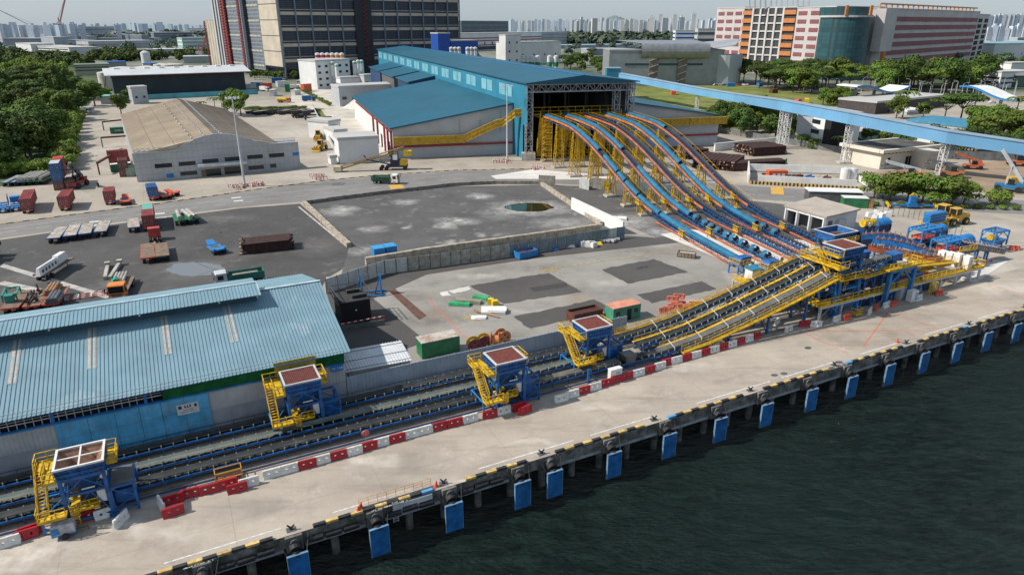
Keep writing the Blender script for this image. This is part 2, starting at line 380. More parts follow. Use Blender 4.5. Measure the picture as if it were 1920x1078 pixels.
for p in([(842,545),(878,537),(884,543),(850,551)],[(824,549),(840,546),(845,553),(830,556)]):
 sheet('concrete_patch',rag(gp(p)),PALE,.038)
sheet('rust_patch',gp([(728,545),(740,541),(800,592),(786,600)]),mat('rust_ground',(.12,.06,.045),.9,var=.4,scale=1),.042)
sheet('pale_slab',gp([(1238,440),(1290,430),(1520,452),(1600,500),(1500,530),(1380,498)]),PALE,.034)
sheet('pale_slab',gp([(920,330),(1000,318),(1160,330),(1160,338),(1000,336),(930,336)]),PALE,.036)
sheet('pale_slab',gp([(1760,520),(1830,482),(1890,490),(1830,530)]),PALE,.036)
sheet('muddy_yard',gp([(1560,330),(1900,300),(2200,330),(2200,372),(1900,365),(1640,350)]),MUD,.02)
sheet('grass_field',gp([(1188,163),(1330,160),(1420,163),(1550,178),(1600,196),(1440,244),(1300,240),(1190,215)]),GRASS,.03)
sheet('left_green',gp([(-300,100),(130,96),(200,150),(165,200),(148,250),(120,330),(-300,400)]),mat('undergrowth',(.05,.085,.02),.95,var=.6,scale=.05),.03)
sheet('sandy_works_yard',gp([(540,195),(560,150),(700,150),(720,220),(740,300),(640,300),(600,230)]),mat('sandy_ground',(.5,.46,.4),.9,var=.25,scale=.1),.03)
sheet('grass_verge',gp([(588,203),(600,203),(640,260),(630,268)]),GRASS,.045)
def ell(px,py,rx,ry,n=28,j=.12,seed=1):
 rr=random.Random(seed);o=[]
 for i in range(n):
  a=2*math.pi*i/n;k=1+rr.uniform(-j,j);o.append(g(px+rx*k*math.cos(a),py+ry*k*math.sin(a)))
 return o[::-1]
pm,nt,b=newmat('puddle');b.inputs['Base Color'].default_value=(.03,.032,.01,1);b.inputs['Roughness'].default_value=.04
pm2,nt,b=newmat('sky_puddle');b.inputs['Base Color'].default_value=(.16,.17,.18,1);b.inputs['Roughness'].default_value=.12
pos=nn(nt,'ShaderNodeNewGeometry').outputs['Position']
sheet('puddle',ell(992,389,45,8.5,30,.06,2),pm,.05)
sheet('puddle',ell(367,505,56,13,30,.08,5),pm2,.045)
for x,y,a,c in((1700,345,24,4),(1740,333,22,3)):sheet('mud_puddle',ell(x,y,a,c,24,.1,x),mat('orange_mud',(.3,.15,.05),.25,var=.3,scale=.4),.05)
tm=MB();tm2=MB();rr=random.Random(12)
def track(mb,c,r,a0,a1,z):
 for dr in(0,1.9):
  n=26;p_=None
  for k in range(n+1):
   a=a0+(a1-a0)*k/n;p=Vector((c.x+(r+dr)*math.cos(a),c.y+(r+dr)*math.sin(a),0))
   if p_ is not None and rr.random()<.8:strip(mb,p_,p,rr.uniform(.1,.3),z)
   p_=p
def strip(mb,a,bb,wd,z=.05):
 a=Vector(a);bb=Vector(bb);d=(bb-a);d.z=0;d.normalize();n=Vector((-d.y,d.x,0))*wd/2
 mb.face(*[(p.x,p.y,z)for p in(a-n,bb-n,bb+n,a+n)])
for u,v,r,a0,a1 in((60,30,24,-1.3,-.7),(20,-30,36,1.9,2.3),(75,-40,46,1.6,2.1),(96,22,18,-1.6,-.6),(40,-60,66,1.75,2.2),(120,40,36,-1.7,-1.2),(0,26,22,-1.2,-.5)):track(tm,q(u,v),r,a0,a1,.0335)
for x,y,r,a0,a1 in((330,470,12,0,2),(400,500,16,.5,2.6),(250,480,22,-.6,.9),(500,500,20,.2,1.8),(600,440,26,2.6,4.2),(150,500,30,.2,1.2),(450,440,30,3.3,4.6),(800,400,26,.3,1.8),(950,420,20,3.4,5),(720,440,18,0,1.9)):track(tm2,g(x,y),r,a0,a1,.046)
struct('tyre_marks',tm2,mat('dusty_tyre_mark',(.1,.095,.09),.9,var=.5,scale=1))
mk=MB()
def strip(mb,a,bb,wd,z=.05):
 a=Vector(a);bb=Vector(bb);d=(bb-a);d.z=0;d.normalize();n=Vector((-d.y,d.x,0))*wd/2
 mb.face(*[(p.x,p.y,z)for p in(a-n,bb-n,bb+n,a+n)])
def dashed(mb,a,bb,wd,on,off,z=.05):
 a=Vector(a);bb=Vector(bb);L=(bb-a).length;t=0
 while t<L:
  strip(mb,a.lerp(bb,t/L),a.lerp(bb,min(1,(t+on)/L)),wd,z);t+=on+off
for a,bb in(((0,437),(290,399)),((290,399),(560,368)),((560,368),(850,336)),((850,336),(1000,334)),((1000,334),(1420,366)),((1420,366),(1920,394))):dashed(mk,g(*a),g(*bb),.16,3,4)
for a,bb in(((0,430),(290,391)),((290,391),(560,359)),((560,359),(850,328)),((850,328),(1000,326)),((1000,326),(1420,358))):strip(mk,g(*a),g(*bb),.13)
for x,y in((177,416),(177,423),(300,401),(303,409),(443,371),(447,377)):strip(mk,g(x-9,y+.8),g(x+9,y-.8),1.2)
struct('lane_markings',mk,PAINT)
yb=MB();yb.face(*[(p.x,p.y,.052)for p in gp([(728,348),(752,346),(764,357),(736,359)])]);yb.face(*[(p.x,p.y,.052)for p in gp([(1445,352),(1468,350),(1470,366),(1446,364)])]);struct('yellow_box_marking',yb,YPAINT)
wl=MB()
for k in range(-4,22):
 a=k*15+random.uniform(-1,1);strip(wl,q(a,1.35),q(a+random.uniform(8,13),1.35),.17,.032)
struct('quay_line',wl,PAINT)
ol=MB()
for a,bb in(((1498,620),(1590,663)),((1666,584),(1620,648)),((1498,621),(1750,620)),((1668,583),(1760,618)),((1850,532),(1960,566)),((800,558),(880,640))):strip(ol,g(*a),g(*bb),.12,.034)
struct('orange_survey_lines',ol,OPAINT)
yl=MB()
for a,bb in(((1012,505),(1048,503)),((1048,503),(1038,510)),((1012,505),(1038,510)),((1012,503),(1040,509)),((1020,511),(1045,501)),((1048,502),(1290,466)),((860,600),(905,592)),((880,590),(890,606)),((870,592),(902,604))):strip(yl,g(*a),g(*bb),.2,.05)
struct('yellow_yard_lines',yl,mat('faded_yellow',(.5,.36,.1),.8,var=.5,scale=1))
ps=MB()
for a,bb,wd in(((0,497),(205,558),1.3),((0,530),(110,552),1.6),((560,388),(650,462),.5),((612,522),(1000,460),1.2)):strip(ps,g(*a),g(*bb),wd,.04)
struct('concrete_drain_strips',ps,CONC)
dc=MB()
for x,y in((1515,652),(1560,690),(1572,686),(1585,683),(1452,703),(1470,700),(1574,679)):
 for k in range(1):dc.face(*[g(x+7*math.cos(a*.7854),y+2.6*math.sin(a*.7854),.036)for a in range(8)][::-1])
struct('manhole_covers',dc,DGREY)
for tx,x,y in(('ZONE',330,1063),('JACKET',372,1054),('LIFE',405,1042),('ZONE',713,950),('JACKET',733,944),('LIFE',752,938),('ZONE',938,876),('JACKET',953,872),('LIFE',968,868)):
 p=g(x,y,.036);tag(text_mesh('deck_lettering',tx,.75,PAINT,None,Matrix.Translation(p)@Matrix.Rotation(QA+math.pi,4,'Z')),kind='structure')
ks=MB();i=0
for(a,bb)in zip([(-20,424),(130,404),(300,382),(480,356),(600,340),(700,330),(850,320)],[(130,404),(300,382),(480,356),(600,340),(700,330),(850,320),(1000,317)]):
 a=g(*a);bb=g(*bb);n=int((bb-a).length/1.5)
 for k in range(n):
  i+=1;ks.use(i%2);ks.bar(a.lerp(bb,k/n)+Vector((0,0,.07)),a.lerp(bb,(k+.96)/n)+Vector((0,0,.07)),.3,.2)
struct('road_kerb',ks,[KY,KB])
hl=MB()
def hill(px,w_,hh,D,seed):
 rr=random.Random(seed);n=30;k=7;o=len(hl.v);cx=(px-960)/CF*D*math.cos(CP)
 for j in range(k):
  for i in range(n+1):
   t=i/n*2-1;s=j/(k-1);hl.v.append((cx+t*w_,D+s*900,hh*(1-t*t)**1.5*math.sin(math.pi*s*.5)*(1+rr.uniform(-.07,.07))))
 for j in range(k-1):
  for i in range(n):hl.f.append((o+j*(n+1)+i,o+j*(n+1)+i+1,o+(j+1)*(n+1)+i+1,o+(j+1)*(n+1)+i));hl.m.append(0)
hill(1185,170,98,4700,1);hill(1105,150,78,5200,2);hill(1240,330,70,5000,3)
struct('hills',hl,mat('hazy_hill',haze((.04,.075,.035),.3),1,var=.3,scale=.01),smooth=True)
# ================= quay furniture =================
FBLUE=mat('fender_blue',(.012,.14,.4),.5,var=.4,scale=.9,dirt=((.05,.08,.09),.35,.8),streak=.35)
fp=thing('fender','blue fender panel with black rubber cone on the quay face above the water','fender',q(FU[0],0,0),QA,'blue fender panels along the quay face')
b_=MB();b_.box(-1.02,1.02,-1.5,-1.28,-4.75,-1.25);b_.build('panel',FBLUE,fp)
b_=MB()
for s in(-1.04,.98):b_.box(s,s+.06,-1.53,-1.26,-4.77,-1.23)
b_.box(-.98,.98,-1.53,-1.26,-1.29,-1.23);b_.build('panel_rim',mat('fender_rim',(.14,.26,.4),.6,var=.4,scale=2),fp)
b_=MB();b_.tube((0,-1.28,-1.75),(0,-.9,-1.3),.42,14,.45);b_.tube((0,-.9,-1.2),(0,-.2,-1.0),.6,14,.7);b_.build('rubber_cone',BLACK,fp)
b_=MB();b_.tube((0,-.6,-.65),(0,-.1,-.65),.5,12);b_.box(-.7,.7,-.25,.0,-1.3,-.3);b_.build('bracket',DGREY,fp)
b_=MB()
for s in(-1,1):b_.tube((s*.95,-1.3,-1.3),(s*1.5,-.1,-.1),.05,5)
b_.build('chain',BLACK,fp)
fp.scale=(.94,1,.95)
for u in FU[1:]:copy_tree(fp,q(u,random.uniform(-.05,.08),random.uniform(-.08,.05)),QA+R(random.uniform(-1.5,1.5)))
bo=thing('bollard','black twin-horned mooring bollard on the quay edge','bollard',q(BOL[0],.7,0),QA,'mooring bollards along the quay edge')
b_=MB();b_.box(-.7,.7,-.55,.55,.03,.12);b_.build('base_plate',DGREY,bo)
b_=MB();b_.tube((0,0,.1),(0,0,.45),.28,10,.22);b_.tube((0,0,.4),(-.42,.1,.85),.16,8,.12);b_.tube((0,0,.4),(.42,-.1,.85),.16,8,.12);b_.ball((-.45,.1,.88),.15,.15,.13);b_.ball((.45,-.1,.88),.15,.15,.13);b_.build('horns',BLACK,bo)
bo.scale=(.62,)*3
for u in BOL[1:]:copy_tree(bo,q(u,.7,0),QA+R(random.uniform(-12,12)))
for i,(a,bb)in enumerate(zip(FU,FU[1:])):
 if bb-a<5 or i>5:continue
 for k in range(3):
  u=a+1.9+k*1.75
  t=MB();t.tube((-.75,0,0),(.75,0,0),.3,10);o=t.build('rubber_roll',BLACK,loc=q(u,-.3,-.95+random.uniform(-.08,.06)),rotz=QA+R(random.uniform(-3,3)))
  tag(o,'black rubber fender roll chained along the stained quay edge beam','fender roll','rubber rolls along the quay edge beam')
LEAFG=mat('weed_green',(.09,.15,.03),.9,var=.4,scale=3)
wd=MB()
for u in[1.2,3.5,7,8.5,15.5,18.2,19.5,33,34.5]:
 for k in range(26):
  x=u+random.gauss(0,.35);a=random.uniform(0,6.3);zz=random.uniform(-.9,-.2)
  wd.face(q(x,-.1,zz),q(x+.14*math.cos(a),-.22,zz+.1),q(x+.03,-.2,zz+.26))
tag(wd.build('weeds',LEAFG),'green weeds growing from the stained quay edge','weeds',kind='stuff')
o=MB()
for s in(-.25,.25):o.bar((s,-.12,-2.2),(s,-.12,.25),.07)
for k in range(9):o.bar((-.25,-.12,-2.1+k*.28),(.25,-.12,-2.1+k*.28),.05)
tag(o.build('ladder',LGREY,loc=q(guv(743,962,-1)[0],0),rotz=QA),'grey steel ladder fixed down the quay face near the blue kerb stone','ladder')
o=MB();o.box(-2.1,2.1,-.2,-.06,-1.15,-.1);tag(o.build('protection_plate',LGREY,loc=q(guv(778,950,-.6)[0],0),rotz=QA),'pale grey steel plate on the quay face beside the ladder','plate')
def barrier(m,label,group):
 mb=MB();L=.96
 P=[(-.24,0),(.24,0),(.2,.18),(.13,.3)]
 mb.extr([(-.25,.0),(.25,.0),(.2,.2),(.14,.34),(-.14,.34),(-.2,.2)],-L,L)
 xs=(-L,-.5,-.28,.28,.5,L)
 for a,bb in((-L,-.5),(-.28,.28),(.5,L)):mb.extr([(-.14,.34),(.14,.34),(.1,.62),(-.1,.62)],a,bb)
 mb.extr([(-.1,.62),(.1,.62),(.09,1.0),(-.09,1.0)],-L,L)
 mb.box(-L-.05,-L+.02,-.06,.06,.2,.85);mb.box(L-.02,L+.05,-.06,.06,.2,.85)
 for s in(-.75,0,.75):mb.box(s-.03,s+.03,-.17,.17,.4,.97)
 o=mb.build('water_barrier',m);return tag(o,label,'barrier',group)
BR={'r':barrier(RED,'dark red plastic water-filled barrier in the row along the conveyors','dark red barriers along the conveyors'),'w':barrier(WPL,'white plastic water-filled barrier in the row along the conveyors','white barriers along the conveyors'),'o':barrier(ORED,'orange-red plastic barrier standing beneath the transfer platform','orange barriers near the transfer platform')}
used=set()
def bar_at(k,px,py,ang=0.0,label=None,zz=0):
 p=g(px,py,.03);o=BR[k]
 if k in used:o=o.copy();COL.objects.link(o)
 used.add(k);o.location=p;o.rotation_euler.z=QA+R(ang);
 if label:o['label']=label;o.pop('group',None)
 return o
row=[('r',446,921),('w',468,910),('w',512,893),('w',545,884),('r',577,876),('w',606,867),('r',636,859),('w',664,851),('r',692,842),('w',717,834),('r',745,827),('w',771,819),('w',797,812),('r',823,805),('r',853,798),('w',882,790),('r',919,782),('w',944,775),('w',1052,752),('w',1073,744),('r',1094,737),('w',1115,730),('r',1136,723),('r',1156,716),('r',1175,710),('w',1197,704),('r',1217,698),('w',1237,691),('r',1250,684),('w',1268,680),('r',1286,675),('w',1304,670),('r',1321,665),('w',1338,660),('r',1355,655),('w',1371,650),('r',1387,645),('w',1402,640),('r',1416,635)]
for k,x,y in row:bar_at(k,x,y)
bar_at('r',326,942,0);bar_at('r',360,930,0);bar_at('r',394,923,0);bar_at('r',428,913,0)
bar_at('w',304,951,-75,'white plastic barrier turned sideways at the left end of the red row');bar_at('r',326,965,6,'dark red barrier standing in front of the row end, beside the turned white one')
bar_at('w',17,1022,4);bar_at('r',52,1008,4);bar_at('r',60,1000,8,'dark red barrier tight behind another one by the white trailer generator')
bar_at('r',160,975,8);bar_at('w',200,968,6);bar_at('w',228,980,55,'white plastic barrier turned askew beside the sand spill')
bar_at('r',974,768,8,'dark red barrier set back behind its twin right of the third hopper');bar_at('r',985,774,8,'dark red barrier in front of its twin right of the third hopper')
bar_at('r',1509,612,-26);bar_at('w',1529,612,-26)
for k,x,y,a in(('w',1478,621,10),('w',1568,602,6),('o',1588,599,6),('w',1630,588,25),('o',1642,581,25),('w',1661,576,6),('o',1675,573,10),('w',1722,563,6),('o',1760,553,0),('w',1457,607,25),('o',1732,520,0)):bar_at(k,x,y,a)
bar_at('o',1901,469,-45,'lone orange-red plastic barrier on the open apron beyond the blue wheeled conveyor')
FOR_=mat('faded_orange_plastic',(.66,.22,.15),.6,var=.3,scale=1)
bf=None
for i,(x,y,a,z)in enumerate([(1246,587,-20,0),(1252,584,-20,0),(1262,580,-25,0),(1268,577,-25,0),(1274,574,-25,0),(1284,580,-30,0),(1290,584,-30,0),(1296,579,-30,0),(1302,575,-30,0),(1309,581,0,0),(1316,577,0,0),(1260,575,-25,.95),(1272,570,-25,.9)]):
 if bf is None:
  bf=BR['o'].copy();bf.data=bf.data.copy();bf.data.materials.clear();bf.data.materials.append(FOR_);bf.name='water_barrier';bf['label']='faded orange plastic barrier heaped by the corrugated fence end';bf['group']='heap of faded orange barriers';o=bf
 else:o=bf.copy()
 COL.objects.link(o)if o.name not in COL.objects else None
 o.location=g(x,y,.03)+Vector((0,0,z));o.rotation_euler.z=QA+R(a-5)
t=thing('warning_disc','round faded pink-red warning disc on a short post behind the barriers','sign',g(687,832,.03),QA)
b_=MB();b_.tube((0,0,0),(0,0,1.0),.05,6);b_.build('post',GREY,t)
b_=MB();b_.tube((0,-.06,1.45),(0,.02,1.48),.48,20);b_.build('disc',mat('faded_red',(.55,.13,.14),.5,var=.3,scale=3),t)
BELT=mat('conveyor_belt',(.028,.034,.038),.7,var=.4,scale=.8,dirt=((.1,.105,.1),.2,.5))
BELTG=mat('dusty_belt',(.12,.145,.13),.7,var=.25,scale=.6)
IDL=mat('idler_cream',(.5,.42,.26),.5,var=.3,scale=4)
COVERG=mat('grey_belt_cover',(.12,.118,.112),.6,.1,var=.3,scale=.8,dirt=((.25,.22,.19),.1,1))
PR=[(-45,.95),(62,.95),(66,1.15),(72,1.75),(82,3.7),(93,6.2),(98,7.5),(112,8.2)]
def zprof(u):
 for a,bb in zip(PR,PR[1:]):
  if a[0]<=u<=bb[0]:return a[1]+(bb[1]-a[1])*(u-a[0])/(bb[0]-a[0])
 return PR[0][1]if u<PR[0][0]else PR[-1][1]
def qconv(v,u0,u1,label,belt,cover=None,incl=False):
 t=thing('belt_conveyor',label,'conveyor',q(u0,v,0),QA)
 P=[u0]+[p[0]for p in PR if u0<p[0]<u1]+[u1]
 pt=lambda u,dv,dz:Vector((u-u0,dv,zprof(u)+dz))
 fr=MB()
 for a,bb in zip(P,P[1:]):
  for dv in(-.78,.78):fr.bar(pt(a,dv,-.12),pt(bb,dv,-.12),.1,.24)
  if incl:
   for dv in(-.8,.8):fr.bar(pt(a,dv,-.9),pt(bb,dv,-.9),.12,.16)
 if incl:
  u=u0;i=0
  while u<u1-2:
   for dv in(-.8,.8):fr.bar(pt(u,dv,-.9),pt(u+2,dv,-.2),.08);fr.bar(pt(u+2,dv,-.9),pt(u+2,dv,-.2),.08)
   u+=2
 fr.build('stringer_frame',BLUE,t)
 b_=MB()
 sec=[(-.54,.27),(-.26,.07),(.26,.07),(.54,.27)]
 fm=[(pt(u,0,.05),Vector((0,1,0)),Vector((0,0,1)))for u in P]
 b_.sweep(fm,sec,closed=False);b_.build('belt',belt,t)
 b_=MB();fm=[(pt(u,0,-.42),Vector((0,1,0)),Vector((0,0,1)))for u in P];b_.sweep(fm,[(-.5,0),(.5,0)],closed=False);b_.build('return_belt',BELT,t)
 idl=None;u=u0+.5;leg=None;n=0
 step=1.22 if(u1-u0)/1.22<99 else(u1-u0)/99
 while u<u1:
  if idl is None:
   b_=MB()
   for s in(-1,1):b_.tube((0,s*.26,-.02),(0,s*.66,.24),.075,6);b_.box(-.05,.05,s*.68-.03,s*.68+.03,-.1,.3)
   b_.tube((0,-.26,-.03),(0,.26,-.03),.075,6);idl=b_.build('idler',IDL,t);o=idl
  else:o=idl.copy();COL.objects.link(o)
  o.location=pt(u,0,.0);n+=1;u+=step
 u=u0+.6
 while u<min(u1,66):
  if leg is None:
   b_=MB()
   for s in(-.78,.78):b_.box(-.05,.05,s-.05,s+.05,-.92,-.2)
   b_.box(-.05,.05,-.78,.78,-.5,-.42);leg=b_.build('leg',BLUE,t);o=leg
  else:o=leg.copy();COL.objects.link(o)
  o.location=pt(u,0,0);u+=2.44
 for(a,bb)in(cover or[]):
  b_=MB();c=a
  while c<bb:
   d=min(c+1.9,bb)
   b_.hexa([pt(c,-.66,.12),pt(d-.04,-.66,.12),pt(d-.04,.66,.12),pt(c,.66,.12)],[pt(c,-.6,.42),pt(d-.04,-.6,.42),pt(d-.04,.6,.42),pt(c,.6,.42)]);c=d
  b_.build('belt_cover',COVERG,t)
 return t
qconv(13.75,-45,62,'ground-level belt conveyor closest to the red and white barriers',BELT,[(46.5,56.8)])
qconv(16.75,-45,60,'middle ground-level belt conveyor with pale dusty belt beside the shed',BELTG)
qconv(20.3,-45,57.5,'ground-level belt conveyor closest to the shed wall and corrugated fence',BELT)
qconv(13.6,62,112,'inclined belt conveyor under flat grey covers, nearest the water',BELT,[(63.5,97),(103.5,111.5)],True)
qconv(17.0,62.5,108,'middle inclined belt conveyor with open black belt between yellow walkways',BELT,None,True)
qconv(20.4,60.5,104,'inclined belt conveyor with open black belt farthest from the water',BELT,None,True)
for u,v,h,lb in((58.4,13.7,2.0,'grey sheet-metal transfer box at the foot of the covered inclined conveyor'),(58.2,16.9,2.5,'dark grey transfer box between the covered conveyor and the upper one'),(56.5,20.3,2.4,'grey transfer box close to the corrugated fence right of the fourth hopper')):
 t=thing('transfer_box',lb,'transfer box',q(u,v),QA)
 b_=MB();b_.frus(-.7,.7,-.75,.75,h-1.3,-.9,.9,-.85,.85,h-.1);b_.box(-.95,.95,-.9,.9,h-.1,h);b_.build('hood',COVERG if h<2.2 else DGREY,t)
 b_=MB()
 for sx in(-.7,.7):
  for sy in(-.7,.7):b_.bar((sx,sy,0),(sx,sy,h-1.2),.14)
 b_.bar((-.7,-.7,.2),(.7,-.7,h-1.3),.08);b_.build('support_frame',BLUE,t)
def walkway(label,v,u0,u1,wd=.8,dz=.25,sides=(1,1),zf=None):
 zf=zf or(lambda u:max(.25,zprof(u)+dz))
 t=thing('walkway',label,'walkway',q(u0,v,0),QA)
 us=[u0]+[p[0]for p in PR if u0<p[0]<u1]+[u1]
 p=[Vector((u-u0,0,zf(u)))for u in us];dv=Vector((0,wd/2,0));b_=MB()
 for a,bb in zip(p,p[1:]):b_.hexa([a-dv-Vector((0,0,.12)),bb-dv-Vector((0,0,.12)),bb+dv-Vector((0,0,.12)),a+dv-Vector((0,0,.12))],[a-dv,bb-dv,bb+dv,a+dv])
 b_.build('deck_plate',YEL,t)
 b_=MB()
 if sides[0]:b_.rail([x-dv for x in p],.9,2.4,.04)
 if sides[1]:b_.rail([x+dv for x in p],.9,2.4,.04)
 b_.build('handrail',YEL,t);return t
walkway('yellow railed walkway climbing along the water side of the grey-covered conveyor',12.2,67,98,.6,-.45)
walkway('yellow railed walkway between the grey-covered conveyor and the middle incline',15.3,65,98,.5,-.35,(1,0))
walkway('yellow railed walkway between the middle and the farthest inclined belts',18.7,63,102,.5,-.35,(1,0))
walkway('yellow handrailed walkway on the landward side of the inclined conveyors',21.8,62,102,.45,-.2)
hb=None
for v in(13.6,17.0,20.4):
 for k in range(7):
  u=66+k*5+(v-13.6)*.3
  if hb is None:
   hb=MB();
   hb.bar((0,-.75,.4),(0,.75,.95),.06);hb.bar((0,-.75,-.3),(0,-.75,.4),.05)
   hb=hb.build('belt_hoop',WHITE);tag(hb,'thin white slanting brace rising over an inclined belt','brace','white slanting braces over the inclined belts');o=hb
  else:o=hb.copy();COL.objects.link(o)
  o.location=q(u,v,zprof(u));o.rotation_euler.z=QA
for i,u in enumerate((76,84,92,98)):
 z=zprof(u)-1.1
 t=thing('conveyor_trestle',['low','second lowest','second tallest','tallest'][i]+' blue trestle carrying the inclined conveyors','trestle',q(u,0),QA)
 b_=MB()
 for v in(12.6,15.3,18.7,21.4):b_.bar((0,v,0),(0,v,z),.3)
 b_.bar((0,12,z),(0,21.8,z),.3);b_.build('frame',BLUE,t)
 b_=MB()
 for a,c in((12.6,15.3),(15.3,18.7),(18.7,21.4)):b_.bar((0,a,.1),(0,c,z),.12);b_.bar((0,c,.1),(0,a,z),.12)
 b_.build('bracing',NAVY,t)
rl=MB()
for v in(12.35,12.75,15.2,15.45,18.35,18.8,21.9):rl.hexa([q(-60,v-.07,.02),q(100,v-.07,.02),q(100,v+.07,.02),q(-60,v+.07,.02)],[q(-60,v-.07,.2),q(100,v-.07,.2),q(100,v+.07,.2),q(-60,v+.07,.2)])
tag(rl.build('crane_rails',mat('rail_steel',(.3,.27,.25),.5,.3,var=.3,scale=1)),kind='structure')
pp=MB();
for v,r_ in((12.0,.06),(11.85,.05),(22.2,.09)):pp.tube(q(-50,v,.25),q(96 if v>20 else 66,v,.25),r_,6)
for k in range(60):pp.bar(q(-48+k*2.4,22.2,0),q(-48+k*2.4,22.2,.9),.05)
pp.bar(q(-50,22.2,.9),q(96,22.2,.9),.05)
tag(pp.build('service_pipes',NAVY),'navy service pipes and cable rail running along the conveyor lines','pipes')
def hopper(loc,label,grate=True,H_=6.5,bx=2.0,by=1.85,base=0.0):
 t=thing('loading_hopper',label,'hopper',loc,QA)
 z1=H_-.15
 b_=MB()
 for ax,ay,az,cx,cy,cz in((bx*.93,by*.93,z1-1.1,bx,by,z1),(.65,.6,z1-3.0,bx*.93,by*.93,z1-1.1)):
  lo=[(-ax,-ay,az),(ax,-ay,az),(ax,ay,az),(-ax,ay,az)];hi=[(-cx,-cy,cz),(cx,-cy,cz),(cx,cy,cz),(-cx,cy,cz)]
  for i in range(4):b_.face(lo[i],lo[(i+1)%4],hi[(i+1)%4],hi[i])
 n=9
 for i in range(n+1):
  x=-bx+2*bx*i/n;y=-by+2*by*i/n
  for s in(-1,1):
   b_.bar((x*.94,s*(by*.94+.05),z1-1.05),(x,s*(by+.05),z1),.07);b_.bar((s*(bx*.94+.05),y*.94,z1-1.05),(s*(bx+.05),y,z1),.07)
 for zz,k in((z1-.55,.985),(z1-1.08,.95)):
  for s in(-1,1):b_.bar((-bx*k,s*(by*k+.05),zz),(bx*k,s*(by*k+.05),zz),.1);b_.bar((s*(bx*k+.05),-by*k,zz),(s*(bx*k+.05),by*k,zz),.1)
 b_.build('bin',BLUE,t)
 b_=MB()
 for s in(-1,1):b_.box(-bx-.12,bx+.12,s*by-.1,s*by+.1,z1,z1+.18);b_.box(s*bx-.1,s*bx+.1,-by+.1,by-.1,z1+.002,z1+.182)
 if not grate:b_.box(-.07,.07,-by+.1,by-.1,z1,z1+.12);b_.box(-bx+.1,bx-.1,-.07,.07,z1-.003,z1+.11)
 b_.build('rim',LGREY if grate else WHITE,t)
 b_=MB()
 if grate:
  b_.box(-bx+.1,bx-.1,-by+.1,by-.1,z1+.02,z1+.06);k=int(bx*9)
  for i in range(1,k):b_.box(-bx+.1+i*(2*bx-.2)/k-.03,-bx+.1+i*(2*bx-.2)/k+.03,-by+.12,by-.12,z1+.06,z1+.14)
  b_.build('grating',BROWN,t)
 else:
  b_.face((-bx+.1,-by+.1,z1-.02),(bx-.1,-by+.1,z1-.02),(.5,-.4,z1-1.9),(-.5,-.4,z1-1.9));b_.face((bx-.1,by-.1,z1-.02),(-bx+.1,by-.1,z1-.02),(-.5,.4,z1-1.9),(.5,.4,z1-1.9))
  b_.face((-bx+.1,by-.1,z1-.02),(-bx+.1,-by+.1,z1-.02),(-.5,-.4,z1-1.9),(-.5,.4,z1-1.9));b_.face((bx-.1,-by+.1,z1-.02),(bx-.1,by-.1,z1-.02),(.5,.4,z1-1.9),(.5,-.4,z1-1.9))
  b_.face((-.5,-.4,z1-1.9),(.5,-.4,z1-1.9),(.5,.4,z1-1.9),(-.5,.4,z1-1.9));b_.build('lining',mat('sandy_rust',(.3,.17,.11),.9,var=.5,scale=1.2),t)
 lg=None;X,Y=bx*.9,by*.9
 for sx in(-1,1):
  for sy in(-1,1):
   if lg is None:b_=MB();b_.box(-.15,.15,-.15,.15,base,z1-.9);b_.box(-.35,.35,-.35,.35,base,base+.35);lg=b_.build('leg',BLUE,t);o=lg
   else:o=lg.copy();COL.objects.link(o)
   o.location=(sx*X,sy*Y,0)
 b_=MB()
 for s in(-1,1):
  for zz in(base+.5,z1-3.0,z1-1.3):
   b_.bar((-X,s*Y,zz),(X,s*Y,zz),.18,.24);b_.bar((s*X,-Y,zz),(s*X,Y,zz),.18,.24)
  b_.bar((-X,s*Y,z1-3.0),(0,s*Y,z1-1.4),.1);b_.bar((X,s*Y,z1-3.0),(0,s*Y,z1-1.4),.1)
  b_.bar((-X,s*Y,base+.6),(X*.2,s*Y,z1-3.0),.1);b_.bar((X,s*Y,base+.6),(X*.2,s*Y,z1-3.0),.1)
  b_.bar((s*X,-Y,base+.6),(s*X,Y,z1-3.0),.1)
 b_.build('bracing',BLUE,t)
 b_=MB();b_.frus(-.8,.8,-.7,.7,z1-4.6,-.62,.62,-.6,.6,z1-3.02);b_.box(-.5,1.3,-.5,.5,z1-5.0,z1-4.6);b_.build('feeder',NAVY,t)
 b_=MB();b_.box(X-.95,X-.25,-Y+.1,-Y+.45,base+1.8,base+3.2);b_.build('control_cabinet',WHITE,t)
 r0=X+.1;r1=X+2.2;zs=base+3.1;b_=MB()
 for x in(r0+.1,r1):
  for y in(-Y,Y):b_.bar((x,y,base),(x,y,zs),.2)
 for y in(-Y,Y):b_.bar((r0,y,zs),(r1,y,zs),.2);b_.bar((r0,y,base+.5),(r1,y,base+.5),.18);b_.bar((r0,y,base+.6),(r1,y,base+1.7),.09);b_.bar((r1,y,base+1.7),(r0,y,zs-.1),.09)
 for x in(r0,r1):b_.bar((x,-Y,zs),(x,Y,zs),.2);b_.bar((x,-Y,base+.5),(x,Y,base+.5),.16)
 b_.build('side_frame',BLUE,t)
 b_=MB();b_.box(r0+.3,r1-.2,-Y*.7,Y*.5,base+.9,base+2.3);b_.tube((r0+.2,-Y*.4,base+1.3),(r1,-Y*.4,base+1.3),.45,12);b_.build('drive_unit',BLUE,t)
 if not grate:b_=MB();b_.box(r0+.1,r1-.05,-Y+.1,Y-.1,zs+.1,zs+.16);b_.build('sandy_cover_plate',COVERG,t)
